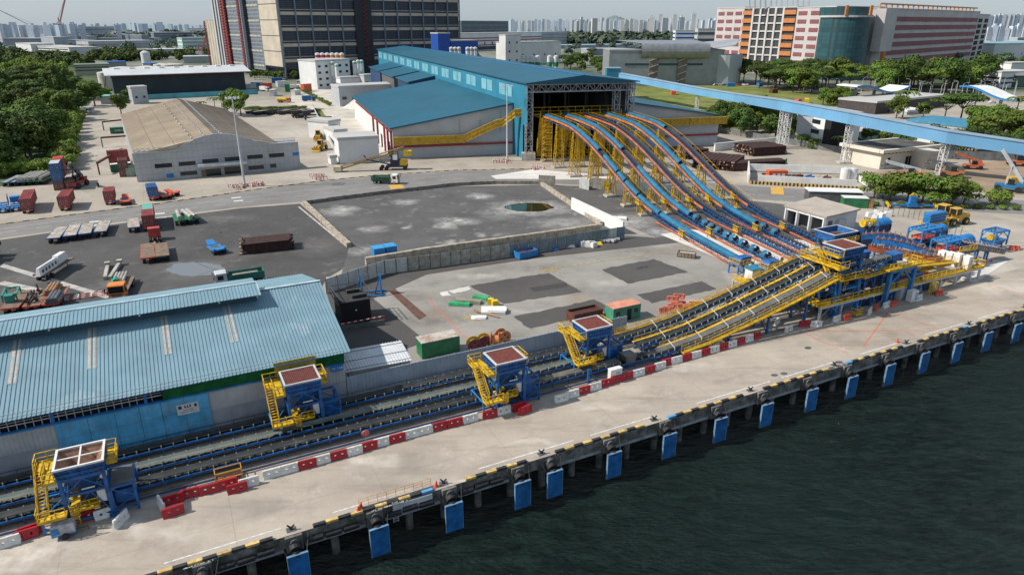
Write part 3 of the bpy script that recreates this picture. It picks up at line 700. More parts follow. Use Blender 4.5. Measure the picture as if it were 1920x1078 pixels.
 zp=z1-1.15;lx=-bx-.05;b_=MB();b_.box(lx-1.1,lx,-by,by+.7,zp-.12,zp);b_.box(bx+.05,bx+.95,-by*.3,by+.3,zp-.12,zp);b_.box(lx-1.9,lx-1.1,by-.9,by+.7,zp-.12,zp);b_.build('upper_platform',YEL,t)
 b_=MB();b_.rail([(lx-.05,-by,zp),(lx-1.1,-by,zp),(lx-1.1,by-.9,zp)],1.05,1.0,.06);b_.rail([(lx-1.9,by-.9,zp),(lx-1.9,by+.7,zp),(lx-.1,by+.7,zp)],1.05,1,.06);b_.build('upper_handrail',YEL,t);b_=MB()
 b_.rail([(bx+.05,-by*.3,zp),(bx+.95,-by*.3,zp),(bx+.95,by+.3,zp),(bx+.05,by+.3,zp)],1.05,1.0,.06);b_.build('upper_handrail',YEL,t)
 zl=base+2.1;sx0=lx-1.5;b_=MB()
 ns=13
 for i in range(ns):
  f=(i+.5)/ns;b_.box(sx0-.38,sx0+.38,by-.9-f*3.0-.14,by-.9-f*3.0+.1,zp-(zp-zl)*f-.05,zp-(zp-zl)*f)
 for s in(-.4,.4):b_.bar((sx0+s,by-.9,zp-.1),(sx0+s,by-3.9,zl-.1),.06,.24)
 b_.build('stairs',YEL,t)
 b_=MB();b_.rail([(sx0-.42,by-.9,zp),(sx0-.42,by-3.9,zl)],1.0,1.2,.055);b_.rail([(sx0+.42,by-.9,zp),(sx0+.42,by-3.9,zl)],1.0,1.2,.055);b_.build('stair_handrail',YEL,t)
 b_=MB();b_.box(sx0-.45,-X+.1,by-5.0,by-3.85,zl-.12,zl);b_.build('lower_platform',YEL,t)
 b_=MB();b_.rail([(sx0-.45,by-3.85,zl),(sx0-.45,by-5.0,zl),(-X+.1,by-5.0,zl)],1.05,.9,.06);b_.build('lower_handrail',YEL,t)
 a0,a1=-X-2.1,-X-.1;b_=MB()
 for x in(a0,):
  for y in(-Y-.3,Y):b_.bar((x,y,base),(x,y,base+1.75),.18)
 for y in(-Y-.3,Y):b_.bar((a0,y,base+1.75),(a1,y,base+1.75),.16);b_.bar((a0,y,base+.5),(a1,y,base+.5),.16)
 b_.bar((a0,-Y-.3,base+1.75),(a0,Y,base+1.75),.16);b_.bar((a0,-Y-.3,base+1.7),(a1,Y,base+1.75),.08)
 b_.build('tail_frame',LBLUE,t)
 b_=MB();b_.box(-X+.2,X-.9,-Y-.3,Y*.2,base+1.55,base+1.65);b_.box(-X+.25,-X+1.2,-Y*.7,Y*.1,base+2.4,base+2.6);b_.build('service_platform',YEL,t)
 b_=MB();b_.rail([(-X+1.2,-Y-.28,base+1.65),(X-.95,-Y-.28,base+1.65),(X-.95,0,base+1.65)],.95,.8,.055);b_.build('service_handrail',YEL,t)
 b_=MB();lxx=-X+.7;yy=-Y-.62
 for s in(-.22,.22):b_.bar((lxx+s,yy,base),(lxx+s,yy,base+2.7),.06)
 for k in range(9):b_.bar((lxx-.22,yy,base+.2+k*.28),(lxx+.22,yy,base+.2+k*.28),.04)
 b_.build('ladder',YEL,t)
 b_=MB()
 for k in range(4):
  zz=base+1.45+k*.42
  for i in range(8):
   a,c=math.pi*(i/8)*1.0,math.pi*((i+1)/8);b_.bar((lxx-.38*math.cos(a),yy-.45*math.sin(a),zz),(lxx-.38*math.cos(c),yy-.45*math.sin(c),zz),.045)
 for i in range(1,8,1):
  a=math.pi*i/8;b_.bar((lxx-.38*math.cos(a),yy-.45*math.sin(a),base+1.45),(lxx-.38*math.cos(a),yy-.45*math.sin(a),base+2.75),.045)
 b_.build('safety_cage',YEL,t)
 b_=MB();b_.tube((X*.2-.6,-Y-.1,z1-2.55),(X*.2+.5,-Y-.1,z1-2.55),.07,6);b_.build('lamp_tube',WHITE,t)
 return t
HG=None
hopper(q(-6.9,12.4,0),'open-topped blue loading hopper without grating, leftmost beside the portable generator',False)
h2=hopper(q(15.0,19.2,0),'blue loading hopper with brown grating against the shed wall by the W 12B sign')
copy_tree(h2,q(38.8,12.9,0),QA,'blue loading hopper with brown grating beside the barriers and below the cable reels')
copy_tree(h2,q(54.0,16.4,0),QA,'blue loading hopper with brown grating in front of the corrugated fence and open brown skip')
b_=MB();b_.box(-2.4,2.4,2.95,3.0,5.2,7.2);
for k in range(9):b_.box(-2.4+k*.6-.03,-2.4+k*.6+.03,2.9,3.05,4.4,7.25)
b_.build('back_screen',mat('yellow_mesh',(.4,.3,.05),.7,var=.3,scale=2),h2)
t=thing('portable_generator','small dusty white and blue two-wheeled generator trailer beside the leftmost hopper','generator',g(123,1003,.03),QA)
b_=MB();b_.box(-.95,.95,-.5,.5,.5,1.35);b_.frus(-.95,.95,-.5,.5,1.35,-.85,.85,-.4,.4,1.5);b_.build('housing',mat('dusty_white',(.42,.43,.44),.6,var=.35,scale=2),t)
b_=MB();b_.box(-.97,-.3,-.53,-.5,.6,1.25);b_.box(-1,1,-.52,.52,.38,.5);b_.build('panel',LBLUE,t)
for s in(-.62,.62):b_=MB();b_.tube((.1,s-.1,.3),(.1,s+.1,.3),.3,14);b_.build('wheel',BLACK,t)
b_=MB();b_.bar((.95,0,.45),(1.9,0,.35),.09);b_.bar((1.9,0,0),(1.9,0,.5),.06);b_.build('tow_bar',DGREY,t)
t=thing('work_frame','low orange-yellow tubular frame behind the dark red barriers','frame',g(430,897,.03),QA)
b_=MB()
for x in(-1.3,1.3):
 for y in(-.5,.5):b_.bar((x,y,0),(x,y,1.3),.07)
for z in(.5,1.25):
 for y in(-.5,.5):b_.bar((-1.3,y,z),(1.3,y,z),.07)
 for x in(-1.3,1.3):b_.bar((x,-.5,z),(x,.5,z),.07)
b_.build('tubes',mat('orange_yellow',(.6,.3,.03),.6),t)
b_=MB();b_.box(-1.25,1.25,-.45,.45,.3,.36);b_.build('tray',RUST,t)
for px_,py_,lb in((1103,718,'blue end-stop post with diagonal strut at the near rail, before the fire-hose cabinet'),(1062,640,'blue end-stop post with diagonal strut against the corrugated fence')):
 t=thing('end_stop',lb,'end stop',g(px_,py_,0),QA);b_=MB();b_.box(-.15,.15,-.15,.15,0,2.1);b_.build('post',BLUE,t);b_=MB();b_.bar((0,0,1.8),(1.3,0,.1),.18);b_.build('strut',BLUE,t)
t=thing('equipment_cabinet','white cabinet with blue lettering behind the barriers near the covered conveyor foot','cabinet',g(1152,714,0),QA)
b_=MB();b_.box(-.9,.9,-.35,.35,0,1.9);b_.box(-.95,.95,-.4,.4,1.9,1.96);b_.build('body',WHITE,t)
for i,s in enumerate(('FIRE','HOSE')):text_mesh('lettering',s,.42,mat('sign_blue',(.02,.2,.55),.5),t,upright(.3,-.362,1.35-.45*i))
t=thing('roped_off_pit','shallow sunken cable pit with orange netting and cones at the quay edge','pit',g(745,935,.03),QA)
b_=MB();b_.box(-4.0,4.0,-.35,.35,.002,.02);b_.build('pit_cover',DGREY,t)
b_=MB()
for k in range(9):b_.bar((-3.8+k*.95,.5,0),(-3.8+k*.95,.5,.9),.035)
for z in(.3,.6,.9):b_.bar((-3.8,.5,z),(3.8,.5,z),.03)
b_.build('orange_netting',mat('orange_net',(.6,.28,.1),.8),t)
for i,(x,y)in enumerate(((-4.1,-.2),(-3.7,.3),(-3.9,0),(4.2,.1))):
 b_=MB();b_.tube((x,y,.04),(x+.1,y,.7),.22,10,.05);b_.box(x-.25,x+.25,y-.25,y+.25,.02,.05);b_.build('traffic_cone',ORED,t)
# ================= large sheds beside the quay =================
SROOF=mat('shed_roof_blue',(.195,.32,.385),.5,var=.14,scale=.15,streak=.06,dirt=((.4,.48,.52),.05,.12))
SROOFD=mat('shed_roof_rib',(.18,.3,.365),.5,var=.15,scale=.3)
STRIP=mat('skylight_strip',(.45,.4,.35),.6,var=.25,scale=2)
WCORR=mat('white_corrugated',(.5,.5,.5),.6,var=.15,scale=.4,streak=.2)
DOORB=mat('faded_blue_door',(.1,.42,.68),.6,var=.3,scale=.5,dirt=((.33,.3,.2),.22,.55),streak=.3)
LWALL=mat('grey_blue_wall',(.37,.39,.42),.8,var=.25,scale=.3,streak=.25)
NET=mat('green_net',(.0,.11,.025),.8,var=.3,scale=1)
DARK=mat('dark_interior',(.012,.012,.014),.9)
sh=thing('quay_shed','long shed with light blue corrugated roof and ridge monitor, bottom left beside the conveyors','shed',q(0,0),QA)
X0,X1=-48,21.0;EV,EZ,RV,RZ=22.0,6.8,37.9,10.9
sl=(RZ-EZ)/(RV-EV)
b_=MB();b_.face((X0,EV,EZ),(X1+.8,EV,EZ),(X1+.8,RV,RZ),(X0,RV,RZ));b_.face((X0,EV,EZ-.08),(X0,RV,RZ-.08),(X1+.8,RV,RZ-.08),(X1+.8,EV,EZ-.08))
b_.face((X0,RV,RZ),(X1+.8,RV,RZ),(X1+.8,2*RV-EV,EZ),(X0,2*RV-EV,EZ))
b_.build('roof',SROOF,sh)
rb=MB();x=X0
while x<X1+.8:
 rb.bar((x,EV,EZ+.03),(x,RV,RZ+.03),.1,.07);rb.bar((x,RV,RZ+.03),(x,2*RV-EV,EZ+.03),.1,.07);x+=.42
rb.build('roof_ribs',SROOFD,sh)
b_=MB();b_.bar((X0,EV+1.0,EZ+.32),(X1,EV+1.0,EZ+.32),.04);b_.bar((X0,EV+.4,EZ+.2),(X1,EV+.4,EZ+.2),.04);b_.build('eave_wire',LGREY,sh)
n_=Vector((0,-sl,1)).normalized();wn=Matrix.Rotation(QA,3,'Z')@n_;wp=q(0,EV,EZ)
for(a,c)in(((24,632),(22,720)),((168,600),(172,692)),((302,585),(315,665)),((422,570),(440,642))):
 p=uv(hit(*a,wp,wn));r_=uv(hit(*c,wp,wn));xc=r_[0];f=lambda x,y:(x,y,EZ+sl*(y-EV)+.055)
 for dx in(-.42,.12):
  mb=MB();mb.face(f(xc+dx,r_[1]),f(xc+dx+.36,r_[1]),f(xc+dx+.36,p[1]),f(xc+dx,p[1]));mb.build('skylight',STRIP,sh)
mo=MB();MX=13.2
mo.face((X0,34.2,11.6),(MX,34.2,11.6),(MX,RV,12.15),(X0,RV,12.15));mo.face((X0,RV,12.15),(MX,RV,12.15),(MX,41.6,11.6),(X0,41.6,11.6));mo.face((X0,34.2,11.52),(X0,RV,12.07),(MX,RV,12.07),(MX,34.2,11.52))
mo.build('monitor_roof',SROOF,sh)
rb=MB();x=X0
while x<MX:rb.bar((x,34.2,11.62),(x,RV,12.17),.1,.07);x+=.42
rb.build('monitor_ribs',SROOFD,sh)
b_=MB();b_.box(X0,MX-.4,35.6,35.7,10.2,11.75);b_.box(MX-.4,MX-.3,35.6,40.2,10.2,11.7);b_.build('monitor_wall',mat('monitor_dark',(.05,.1,.13),.7),sh)
b_=MB();b_.bar((X0,RV,12.2),(MX+.2,RV,12.2),.4,.08);b_.bar((MX,RV,10.98),(X1+.8,RV,10.98),.5,.08);b_.bar((MX+.1,34.1,11.6),(MX+.1,RV,12.15),.15,.15);b_.build('ridge_cap',mat('pale_ridge',(.42,.52,.58),.5),sh)
for x in(-10.5,-1,8.2,12.9):
 m_=MB();m_.ball((x,34.3,11.4),.13,.13,.13,6,4);m_.build('floodlight',WHITE,sh)
def wallbits():
 V=22.85
 b_=MB();b_.box(X0,X1,V,V+.25,0,2.5);b_.build('lower_wall',LWALL,sh)
 segs=[(-48,-10.2),(5.0,X1)]
 for a,c in segs:
  b_=MB();b_.box(a,c,V-.02,V+.2,2.5,5.0);x=a+.15
  while x<c:b_.box(x,x+.14,V-.08,V-.02,2.5,4.95);x+=.42
  b_.build('corrugated_wall',WCORR,sh)
 xs=[-10.2,-7.2,-4.6,-2.2,.0,2.4,5.0]
 for i,(a,c)in enumerate(zip(xs,xs[1:])):
  b_=MB();b_.box(a+.02,c-.02,V-.22,V-.05,.08,4.95)
  o=b_.build('sliding_door',DOORB,sh)
  b_=MB()
  for z in(1.6,3.1):b_.box(a+.06,c-.06,V-.235,V-.222,z,z+.03)
  b_.build('seam',mat('seam_rust',(.2,.17,.12),.9),o)
 b_=MB();b_.box(X0,X1,V-.3,V+.1,5.0,5.18);b_.build('door_track',LBLUE,sh)
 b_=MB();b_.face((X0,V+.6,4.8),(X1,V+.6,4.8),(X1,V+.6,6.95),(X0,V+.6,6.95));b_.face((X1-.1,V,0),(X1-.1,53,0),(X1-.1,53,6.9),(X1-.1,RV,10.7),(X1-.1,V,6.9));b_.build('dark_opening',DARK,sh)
 b_=MB();x=X0
 while x<0:b_.box(x,x+.06,V,V+.08,5.18,6.6);x+=.75
 b_.box(X0,.3,V-.04,V-.003,5.75,5.85);b_.box(X0,.3,V-.04,V-.003,6.1,6.16);b_.build('window_bars',LGREY,sh)
 b_=MB()
 k=36;
 for i in range(k):
  a=.4+(X1-.4)*i/k;c=.4+(X1-.4)*(i+1)/k;s0=.1*math.sin(i*1.7);s1=.1*math.sin((i+1)*1.7)
  b_.face((a,V-.15+s0,5.1),(c,V-.15+s1,5.1),(c,V-.55-s1,6.72),(a,V-.55-s0,6.72))
 b_.build('green_net',NET,sh)
 for x in(-20.5,-10.4,-1.5,8.5,18):b_=MB();b_.box(x,x+.3,V-.14,V+.1,5.18,6.8);b_.build('post',LBLUE,sh)
wallbits()
sp=q(0,22.85);si=MB();xx=guv(347,812)[0]
def wall_uv(px,py,V):
 p=hit(px,py,q(0,V),Matrix.Rotation(QA,3,'Z')@Vector((0,1,0)));return uv(p)[0],p.z
a=wall_uv(331,770,22.6)
t=thing('wall_sign','white notice board with black pictograms on the faded blue shed door','sign',q(a[0]+1.2,22.6,a[1]),QA)
m_=MB();m_.box(-1.15,1.15,-.06,0,-.65,.65);m_.build('board',WHITE,t)
INK=mat('sign_ink',(.03,.03,.04),.6)
m_=MB();m_.box(-.98,-.62,-.07,-.061,.1,.5);m_.box(-.35,.35,-.07,-.061,.15,.22);m_.frus(-.4,-.15,-.07,-.061,.25,-.3,-.25,-.07,-.061,.5);m_.box(-.05,.05,-.07,-.061,.25,.55);m_.box(.2,.36,-.07,-.061,.25,.5);m_.box(.72,.98,-.07,-.061,.1,.5);m_.build('pictogram',INK,t)
for i,s in enumerate(('CAUTION','FORKLIFT ROUTE')):text_mesh('lettering',s,.22 if i else .26,INK,t,upright(0,-.065,-.12-.26*i))
a=wall_uv(632,690,22.6)
t=thing('wall_sign','dark blue W 12B berth sign high on the corrugated end of the shed','sign',q(a[0],22.55,a[1]),QA)
m_=MB();m_.box(-.75,.75,-.05,0,-.38,.38);m_.build('board',mat('sign_blue',(.02,.2,.55),.5),t);text_mesh('lettering','W 12B',.5,WHITE,t,upright(0,-.056,0))
def hoarding(name,label,a,c,h,m,step=.5,cat='fence',z=0,posts=None,back=1):
 a=Vector(a);c=Vector(c);L=(c-a).length;ang=math.atan2(c.y-a.y,c.x-a.x)
 t=thing(name,label,cat,(a.x,a.y,z),ang);b_=MB();b_.box(0,L,0,.08,0,h);x=0
 while x<L-.2:b_.box(x,x+step*.35,-.05,0,0.02,h-.02);x+=step
 b_.build('sheet_panel',m,t)
 b_=MB();x=0
 while x<=L:b_.bar((x,.14*back,0),(x,.14*back,h+.12),.1);x+=posts or 2.5
 b_.bar((0,.12,h*.8),(L,.12,h*.8),.08);b_.build('posts',posts and mat('green_post',(.05,.12,.09),.6)or GREY,t);return t
HW=mat('pale_blue_hoarding',(.37,.42,.48),.55,var=.15,scale=.5,streak=.2)
hoarding('corrugated_fence','pale grey-blue corrugated fence from the shed corner along the far conveyor',q(21.2,23.4),q(65.2,23.4),2.6,HW)
t=thing('lean_to_shelter','low white corrugated lean-to roof between the shed and the green cabin','shelter',q(21.4,24),QA)
b_=MB();b_.face((0,.2,2.9),(9.0,.2,2.6),(9.0,4.9,3.5),(0,5.2,3.7));b_.face((0,.2,2.85),(0,5.2,3.65),(9.0,4.9,3.45),(9.0,.2,2.55));x=0
while x<9:b_.bar((x,.2,2.95-x*.033),(x,5.1,3.72-x*.024),.08,.07);x+=.4
b_.build('roof',mat('white_sheet',(.6,.62,.64),.5,var=.15,scale=.4,streak=.15),t)
b_=MB();
for y in(.6,2.4,4.4):b_.bar((0,y,2.98+(y-.2)*.16),(9,y,2.7+(y-.2)*.18),.05)
for x in(.3,8.7):
 for y in(.5,4.7):b_.bar((x,y,0),(x,y,2.6+.17*y-.03*x),.12)
b_.build('frame',DGREY,t)
# ================= grey-fronted warehouse with tan roof =================
WA=g(258,342);WV=uv(WA)[1];WX0=uv(WA)[0];WX1=WX0+48.6
wh=thing('warehouse','low warehouse with tan sheet roof and curved pale grey panelled front','warehouse',q(WX0,WV),QA)
PAN=ground_mat('panelled_front',(.42,.43,.44),(.3,.31,.33),(.5,.51,.52),None,sp=.2,st=.4)
W_=48.6
prof=[(0,8.7),(10,8.7),(12.5,9.2),(15,10.6),(18,11.9),(21,12.7),(24.3,13.0),(27.6,12.7),(30.6,11.9),(34,10.5),(37,9.2),(39.5,8.7),(48.6,8.7)]
b_=MB();o_=[(x,0,z)for x,z in prof]
b_.face((0,0,0),(W_,0,0),*reversed(o_));b_.face((W_,.4,0),(0,.4,0),*[(x,.4,z)for x,z in prof])
for a,c in zip(prof,prof[1:]):b_.face((a[0],0,a[1]),(c[0],0,c[1]),(c[0],.4,c[1]),(a[0],.4,a[1]))
b_.face((0,0,0),(0,0,8.7),(0,.4,8.7),(0,.4,0));b_.face((W_,0,0),(W_,.4,0),(W_,.4,8.7),(W_,0,8.7))
b_.build('front_wall',PAN,wh)
b_=MB()
for z in(2,4.1,6.2,8.2,10.3):
 xa,xb=(0,W_)if z<8.7 else(14.5,34.2)
 b_.box(xa,xb,-.015,-.004,z,z+.06)
x=1.5
while x<W_:
 zt=next(a[1]+(c[1]-a[1])*(x-a[0])/(c[0]-a[0])for a,c in zip(prof,prof[1:])if a[0]<=x<=c[0])
 b_.box(x,x+.045,-.012,-.003,0,zt);x+=1.5
b_.build('panel_joints',mat('joint_grey',(.22,.23,.25),.8),wh)
def wl_uv(px,py):
 p=hit(px,py,q(0,WV),Matrix.Rotation(QA,3,'Z')@Vector((0,1,0)));return uv(p)[0]-WX0,p.z
for x0,y0,x1,y1,m_ in((291,316,323,309,0),(336,312,367,304,0),(380,307,410,300,0),(422,303,452,297,0),(464,299,493,293,0),(505,296,533,289,0),(339,330,370,322,0),(466,319,495,311,0),(507,315,518,309,0),(313,334,326,326,1),(388,331,415,320,0),(422,327,455,316,0),(379,332,387,321,2)):
 a=wl_uv(x0,y0);c=wl_uv(x1,(y0+y1)/2-(x1-x0)*.0);zt=a[1]+wl_uv(x0,y0-((y0-y1)+(x1-x0)*.11)*.62)[1]-a[1]
 hh=1.25 if y0-y1<9 else 2.2
 mb=MB();mb.box(a[0],c[0],-.06,-.02,a[1],a[1]+hh);mb.build('window' if m_!=2 else 'door',(GLASS,LBLUE,mat('brown_door',(.2,.15,.1)))[m_],wh)
a=wl_uv(372,320);c=wl_uv(462,306);mb=MB();mb.box(a[0],c[0],-2.6,-.02,3.3,4.1);mb.build('canopy',LGREY,wh)
a=wl_uv(549,292);mb=MB();mb.box(a[0],a[0]+2,-.08,-.02,a[1],a[1]+1);mb.build('blue_sign',LBLUE,wh)
TAN=mat('tan_roof_sheet',(.4,.325,.235),.75,var=.2,scale=.09,dirt=((.55,.5,.42),.15,.1),streak=.12)
TAN2=mat('grey_tan_roof_sheet',(.3,.265,.22),.75,var=.25,scale=.09,streak=.1)
LEN=110;dxr=-6.0;RX,RZ0,RZ1=23.5,12.6,14.2
b_=MB();k=30
for i in range(k):
 f0,f1=i/k,(i+1)/k;y0,y1=.4+LEN*f0,.4+LEN*f1
 P=lambda f,x,z0,z1:(x+dxr*f,.4+LEN*f,z0+(z1-z0)*f)
 b_.use(0).face(P(f0,.3,8.2,8.6),P(f0,RX,RZ0,RZ1),P(f1,RX,RZ0,RZ1),P(f1,.3,8.2,8.6))
 b_.use(1).face(P(f0,RX,RZ0,RZ1),P(f0,W_-6,8.4,8.8),P(f1,W_-6,8.4,8.8),P(f1,RX,RZ0,RZ1))
b_.build('roof',[TAN,TAN2],wh)
b_=MB()
for i in range(1,60):
 f=i/60
 b_.bar(Vector(P(f,.3,8.2,8.6))+Vector((0,0,.03)),Vector(P(f,RX,RZ0,RZ1))+Vector((0,0,.03)),.16,.12)
 b_.bar(Vector(P(f,RX,RZ0,RZ1))+Vector((0,0,.03)),Vector(P(f,W_-6,8.4,8.8))+Vector((0,0,.03)),.16,.12)
for s in(.25,.5,.75):
 for side in(0,1):
  e0=(.3,8.2,8.6)if not side else(W_-6,8.4,8.8)
  L0=[RX*s+e0[0]*(1-s),RZ0*s+e0[1]*(1-s),RZ1*s+e0[2]*(1-s)]
  b_.bar(Vector(P(0,*L0))+Vector((0,0,.05)),Vector(P(1,*L0))+Vector((0,0,.05)),.12,.05)
b_.build('roof_seams',mat('roof_seam',(.2,.155,.115),.8),wh)
for i in range(26):
 for s,side in((.88,0),(.72,0),(.88,1)):
  if s==.72 and i%2:continue
  e0=(.3,8.2,8.6)if not side else(W_-6,8.4,8.8);f=(i+.5)/27
  L0=[RX*s+e0[0]*(1-s),RZ0*s+e0[1]*(1-s),RZ1*s+e0[2]*(1-s)];p=Vector(P(f,*L0))
  m_=MB();m_.tube(p,p+Vector((0,0,.45)),.22,8);m_.ball(p+Vector((0,0,.5)),.36,.36,.22,8,4);m_.build('roof_vent',LGREY,wh)
b_=MB();b_.face(P(0,.3,0,0),P(0,.3,8.2,8.2),P(1,.3,8.6,8.6),P(1,.3,0,0));b_.face(P(0,W_-6,0,0),P(1,W_-6,0,0),P(1,W_-6,8.8,8.8),P(0,W_-6,8.4,8.4));b_.face(P(1,.3,0,0),P(1,.3,8.6,8.6),P(1,RX,14.2,14.2),P(1,W_-6,8.8,8.8),P(1,W_-6,0,0));b_.build('side_wall',LWALL,wh);b_=MB();b_.face(P(0,.3,7,7),P(0,W_-6,7,7),P(0,W_-6,8.4,8.4),P(0,RX,RZ0,RZ0),P(0,.3,8.2,8.2));b_.build('gable',TAN,wh)
b_=MB();b_.rail([(.6,1,8.7),(12,1,8.7)],1,4,.12);b_.build('roof_rail',LGREY,wh)
b_=MB();b_.rail([(41,2.5,8.7),(48,2.5,8.7)],1,3,.12);b_.box(W_-6,W_-.2,.4,3,8.3,8.45);b_.build('roof_rail',LGREY,wh)
# ================= main hangar =================
HO=Vector((4.7,242.2,0));HE=Vector((math.cos(R(14)),math.sin(R(14)),0));HL=Vector((math.cos(R(108.6)),math.sin(R(108.6)),0))
def hp(s,t,z):return HO+HE*s+HL*t+Vector((0,0,z))
HW_=39.5;HLEN=350;HE_Z,HR_Z=26.3,28.6
TEAL=mat('teal_roof_sheet',(.004,.088,.145),.5,var=.15,scale=.05,streak=.1)
TEALW=mat('teal_cladding',(.02,.19,.3),.5,var=.15,scale=.1)
PANE=mat('translucent_panel',(.17,.42,.5),.4,var=.2,scale=.3)
HWALL=mat('hangar_grey_wall',(.44,.47,.5),.6,var=.1,scale=.15,streak=.12)
HWALL2=mat('hangar_white_wall',(.66,.66,.66),.6,var=.1,scale=.15,streak=.12)
hg=thing('conveyor_hangar','very long teal-roofed hangar with a dark open end framed in grey lattice','hangar',(0,0,0))
b_=MB()
for i in range(20):
 a,c=HLEN*i/20-3,HLEN*(i+1)/20-3
 b_.face(hp(-1,a,HE_Z),hp(HW_/2,a,HR_Z),hp(HW_/2,c,HR_Z),hp(-1,c,HE_Z));b_.face(hp(HW_/2,a,HR_Z),hp(HW_+1,a,HE_Z),hp(HW_+1,c,HE_Z),hp(HW_/2,c,HR_Z))
b_.face(hp(-1,-3,HE_Z-.3),hp(HW_+1,-3,HE_Z-.3),hp(HW_+1,HLEN,HE_Z-.3),hp(-1,HLEN,HE_Z-.3));b_.face(hp(-1,-3,HE_Z-.3),hp(-1,-3,HE_Z),hp(HW_/2,-3,HR_Z),hp(HW_+1,-3,HE_Z),hp(HW_+1,-3,HE_Z-.3))
b_.face(hp(-1,-3,HE_Z-.3),hp(-1,HLEN,HE_Z-.3),hp(-1,HLEN,HE_Z),hp(-1,-3,HE_Z))
b_.build('roof',TEAL,hg)
b_=MB();b_.bar(hp(HW_/2,-3,HR_Z+.1),hp(HW_/2,HLEN-3,HR_Z+.1),.7,.15);b_.build('ridge_cap',LBLUE,hg)
b_=MB();b_.face(hp(-.2,2,0),hp(-.2,2,HE_Z),hp(-.2,HLEN-4,HE_Z),hp(-.2,HLEN-4,0));b_.face(hp(-.2,-2.5,12),hp(-.2,-2.5,HE_Z-.3),hp(-.2,2,HE_Z-.3),hp(-.2,2,12));b_.build('left_wall',TEALW,hg)
b_=MB();b_.face(hp(HW_+.2,2,0),hp(HW_+.2,HLEN-4,0),hp(HW_+.2,HLEN-4,HE_Z),hp(HW_+.2,2,HE_Z));b_.face(hp(HW_-.6,2,0),hp(HW_-.6,2,HE_Z),hp(HW_-.6,60,HE_Z),hp(HW_-.6,60,0));b_.build('right_wall',mat('dull_cladding',(.16,.18,.19),.7,var=.3,scale=.3),hg)
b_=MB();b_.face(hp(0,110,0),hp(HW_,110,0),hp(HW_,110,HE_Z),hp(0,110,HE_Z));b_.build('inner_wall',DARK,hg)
b_=MB();b_.face(hp(0,3,.1),hp(HW_,3,.1),hp(HW_,110,.1),hp(0,110,.1));b_.face(hp(.2,3,0),hp(.2,3,HE_Z-1),hp(.2,110,HE_Z-1),hp(.2,110,0));b_.build('dark_floor',mat('dark_dust',(.03,.03,.032),.9),hg)  # near-black colour on the floor and the inner left wall
i=0;tt=14
while tt<HLEN-14:
 if i%3!=2:
  m_=MB();m_.face(hp(-.32,tt,20.2),hp(-.32,tt,24.3),hp(-.32,tt+7.2,24.3),hp(-.32,tt+7.2,20.2));m_.build('clerestory_panel',PANE,hg)
 tt+=8;i+=1
b_=MB()
for tt in(14,30,50,75):
 for s in(3,12,20,28,36):b_.bar(hp(s,tt,0),hp(s,tt,25),.7)
 b_.bar(hp(0,tt,22),hp(HW_,tt,22),.6)
b_.build('inner_columns',mat('dim_steel',(.05,.055,.06),.7),hg)
def lattice(mb,p,r_,a,n,t_=.28,ax=None):
 """square lattice column or beam from p to r_"""
 p=Vector(p);r_=Vector(r_);d=(r_-p).normalized();x=(ax or(HE if abs(d.z)>.5 else Vector((0,0,1))));y=d.cross(x).normalized()
 cs=[x*a/2+y*a/2,x*a/2-y*a/2,-x*a/2-y*a/2,-x*a/2+y*a/2]
 for c in cs:mb.bar(p+c,r_+c,t_)
 for k in range(n):
  q0=p.lerp(r_,k/n);q1=p.lerp(r_,(k+1)/n)
  for i in range(4):
   c0,c1=(cs[i],cs[(i+1)%4])if k%2 else(cs[(i+1)%4],cs[i]);mb.bar(q0+c0,q1+c1,t_*.55);mb.bar(q1+cs[i],q1+cs[(i+1)%4],t_*.5)
 return mb
LAT=mat('lattice_grey',(.36,.38,.4),.5,var=.15,scale=1)
for s in(1.0,HW_-1.2):
 b_=MB();lattice(b_,hp(s,-.5,2.5 if s<5 else 0),hp(s,-.5,HE_Z-.4),2.2,10);b_.build('lattice_column',LAT,hg)
 if s>5:b_=MB();lattice(b_,hp(s-4.5,1,0),hp(s-4.5,1,HE_Z-.4),2.0,10);b_.build('lattice_column',LAT,hg)
b_=MB();lattice(b_,hp(0,-.7,HE_Z-1.9),hp(HW_,-.7,HE_Z-1.9),2.4,18,.26);b_.build('lattice_beam',LAT,hg)
b_=MB();p=hp(1,-.5,0);b_.box(p.x-2.4,p.x+2.4,p.y-2,p.y+2,0,2.5);b_.build('concrete_footing',CONC,hg)
def leanto(name,label,s_in,s_out,t0,t1,z_in,z_out,wall,rf,wallh=None):
 t=thing(name,label,'hall',(0,0,0));sg=1 if s_out>s_in else-1;b_=MB()
 P=[hp(s_in,t0-1,z_in),hp(s_out+sg,t0-1,z_out),hp(s_out+sg,t1,z_out),hp(s_in,t1,z_in)];D=Vector((0,0,.5))
 b_.hexa([x-D for x in(P if sg>0 else P[::-1])],P if sg>0 else P[::-1]);b_.build('roof',rf,t)
 b_=MB();b_.face(hp(s_in,t0,0),hp(s_out,t0,0),hp(s_out,t0,z_out-.3),hp(s_in,t0,z_in-.3));b_.build('front_wall',wall[0],t)
 b_=MB();b_.face(hp(s_out,t0,0),hp(s_out,t1-1,0),hp(s_out,t1-1,z_out-.3),hp(s_out,t0,z_out-.3));b_.face(hp(s_in,t1-1,0),hp(s_out,t1-1,0),hp(s_out,t1-1,z_out-.3),hp(s_in,t1-1,z_in-.3));b_.build('side_wall',wall[1],t)
 return t
L1=leanto('side_hall','white-walled hall with sloping teal roof on the left flank of the long hangar',-.3,-44,13,133,18.4,10.9,(HWALL,HWALL2),TEAL)
L2=leanto('side_hall','pale grey-walled hall with sloping teal roof on the right flank of the hangar',HW_+.3,HW_+44,13,125,18.4,11.6,(HWALL,HWALL2),TEAL)
REDP=mat('red_trim',(.3,.02,.03),.5)
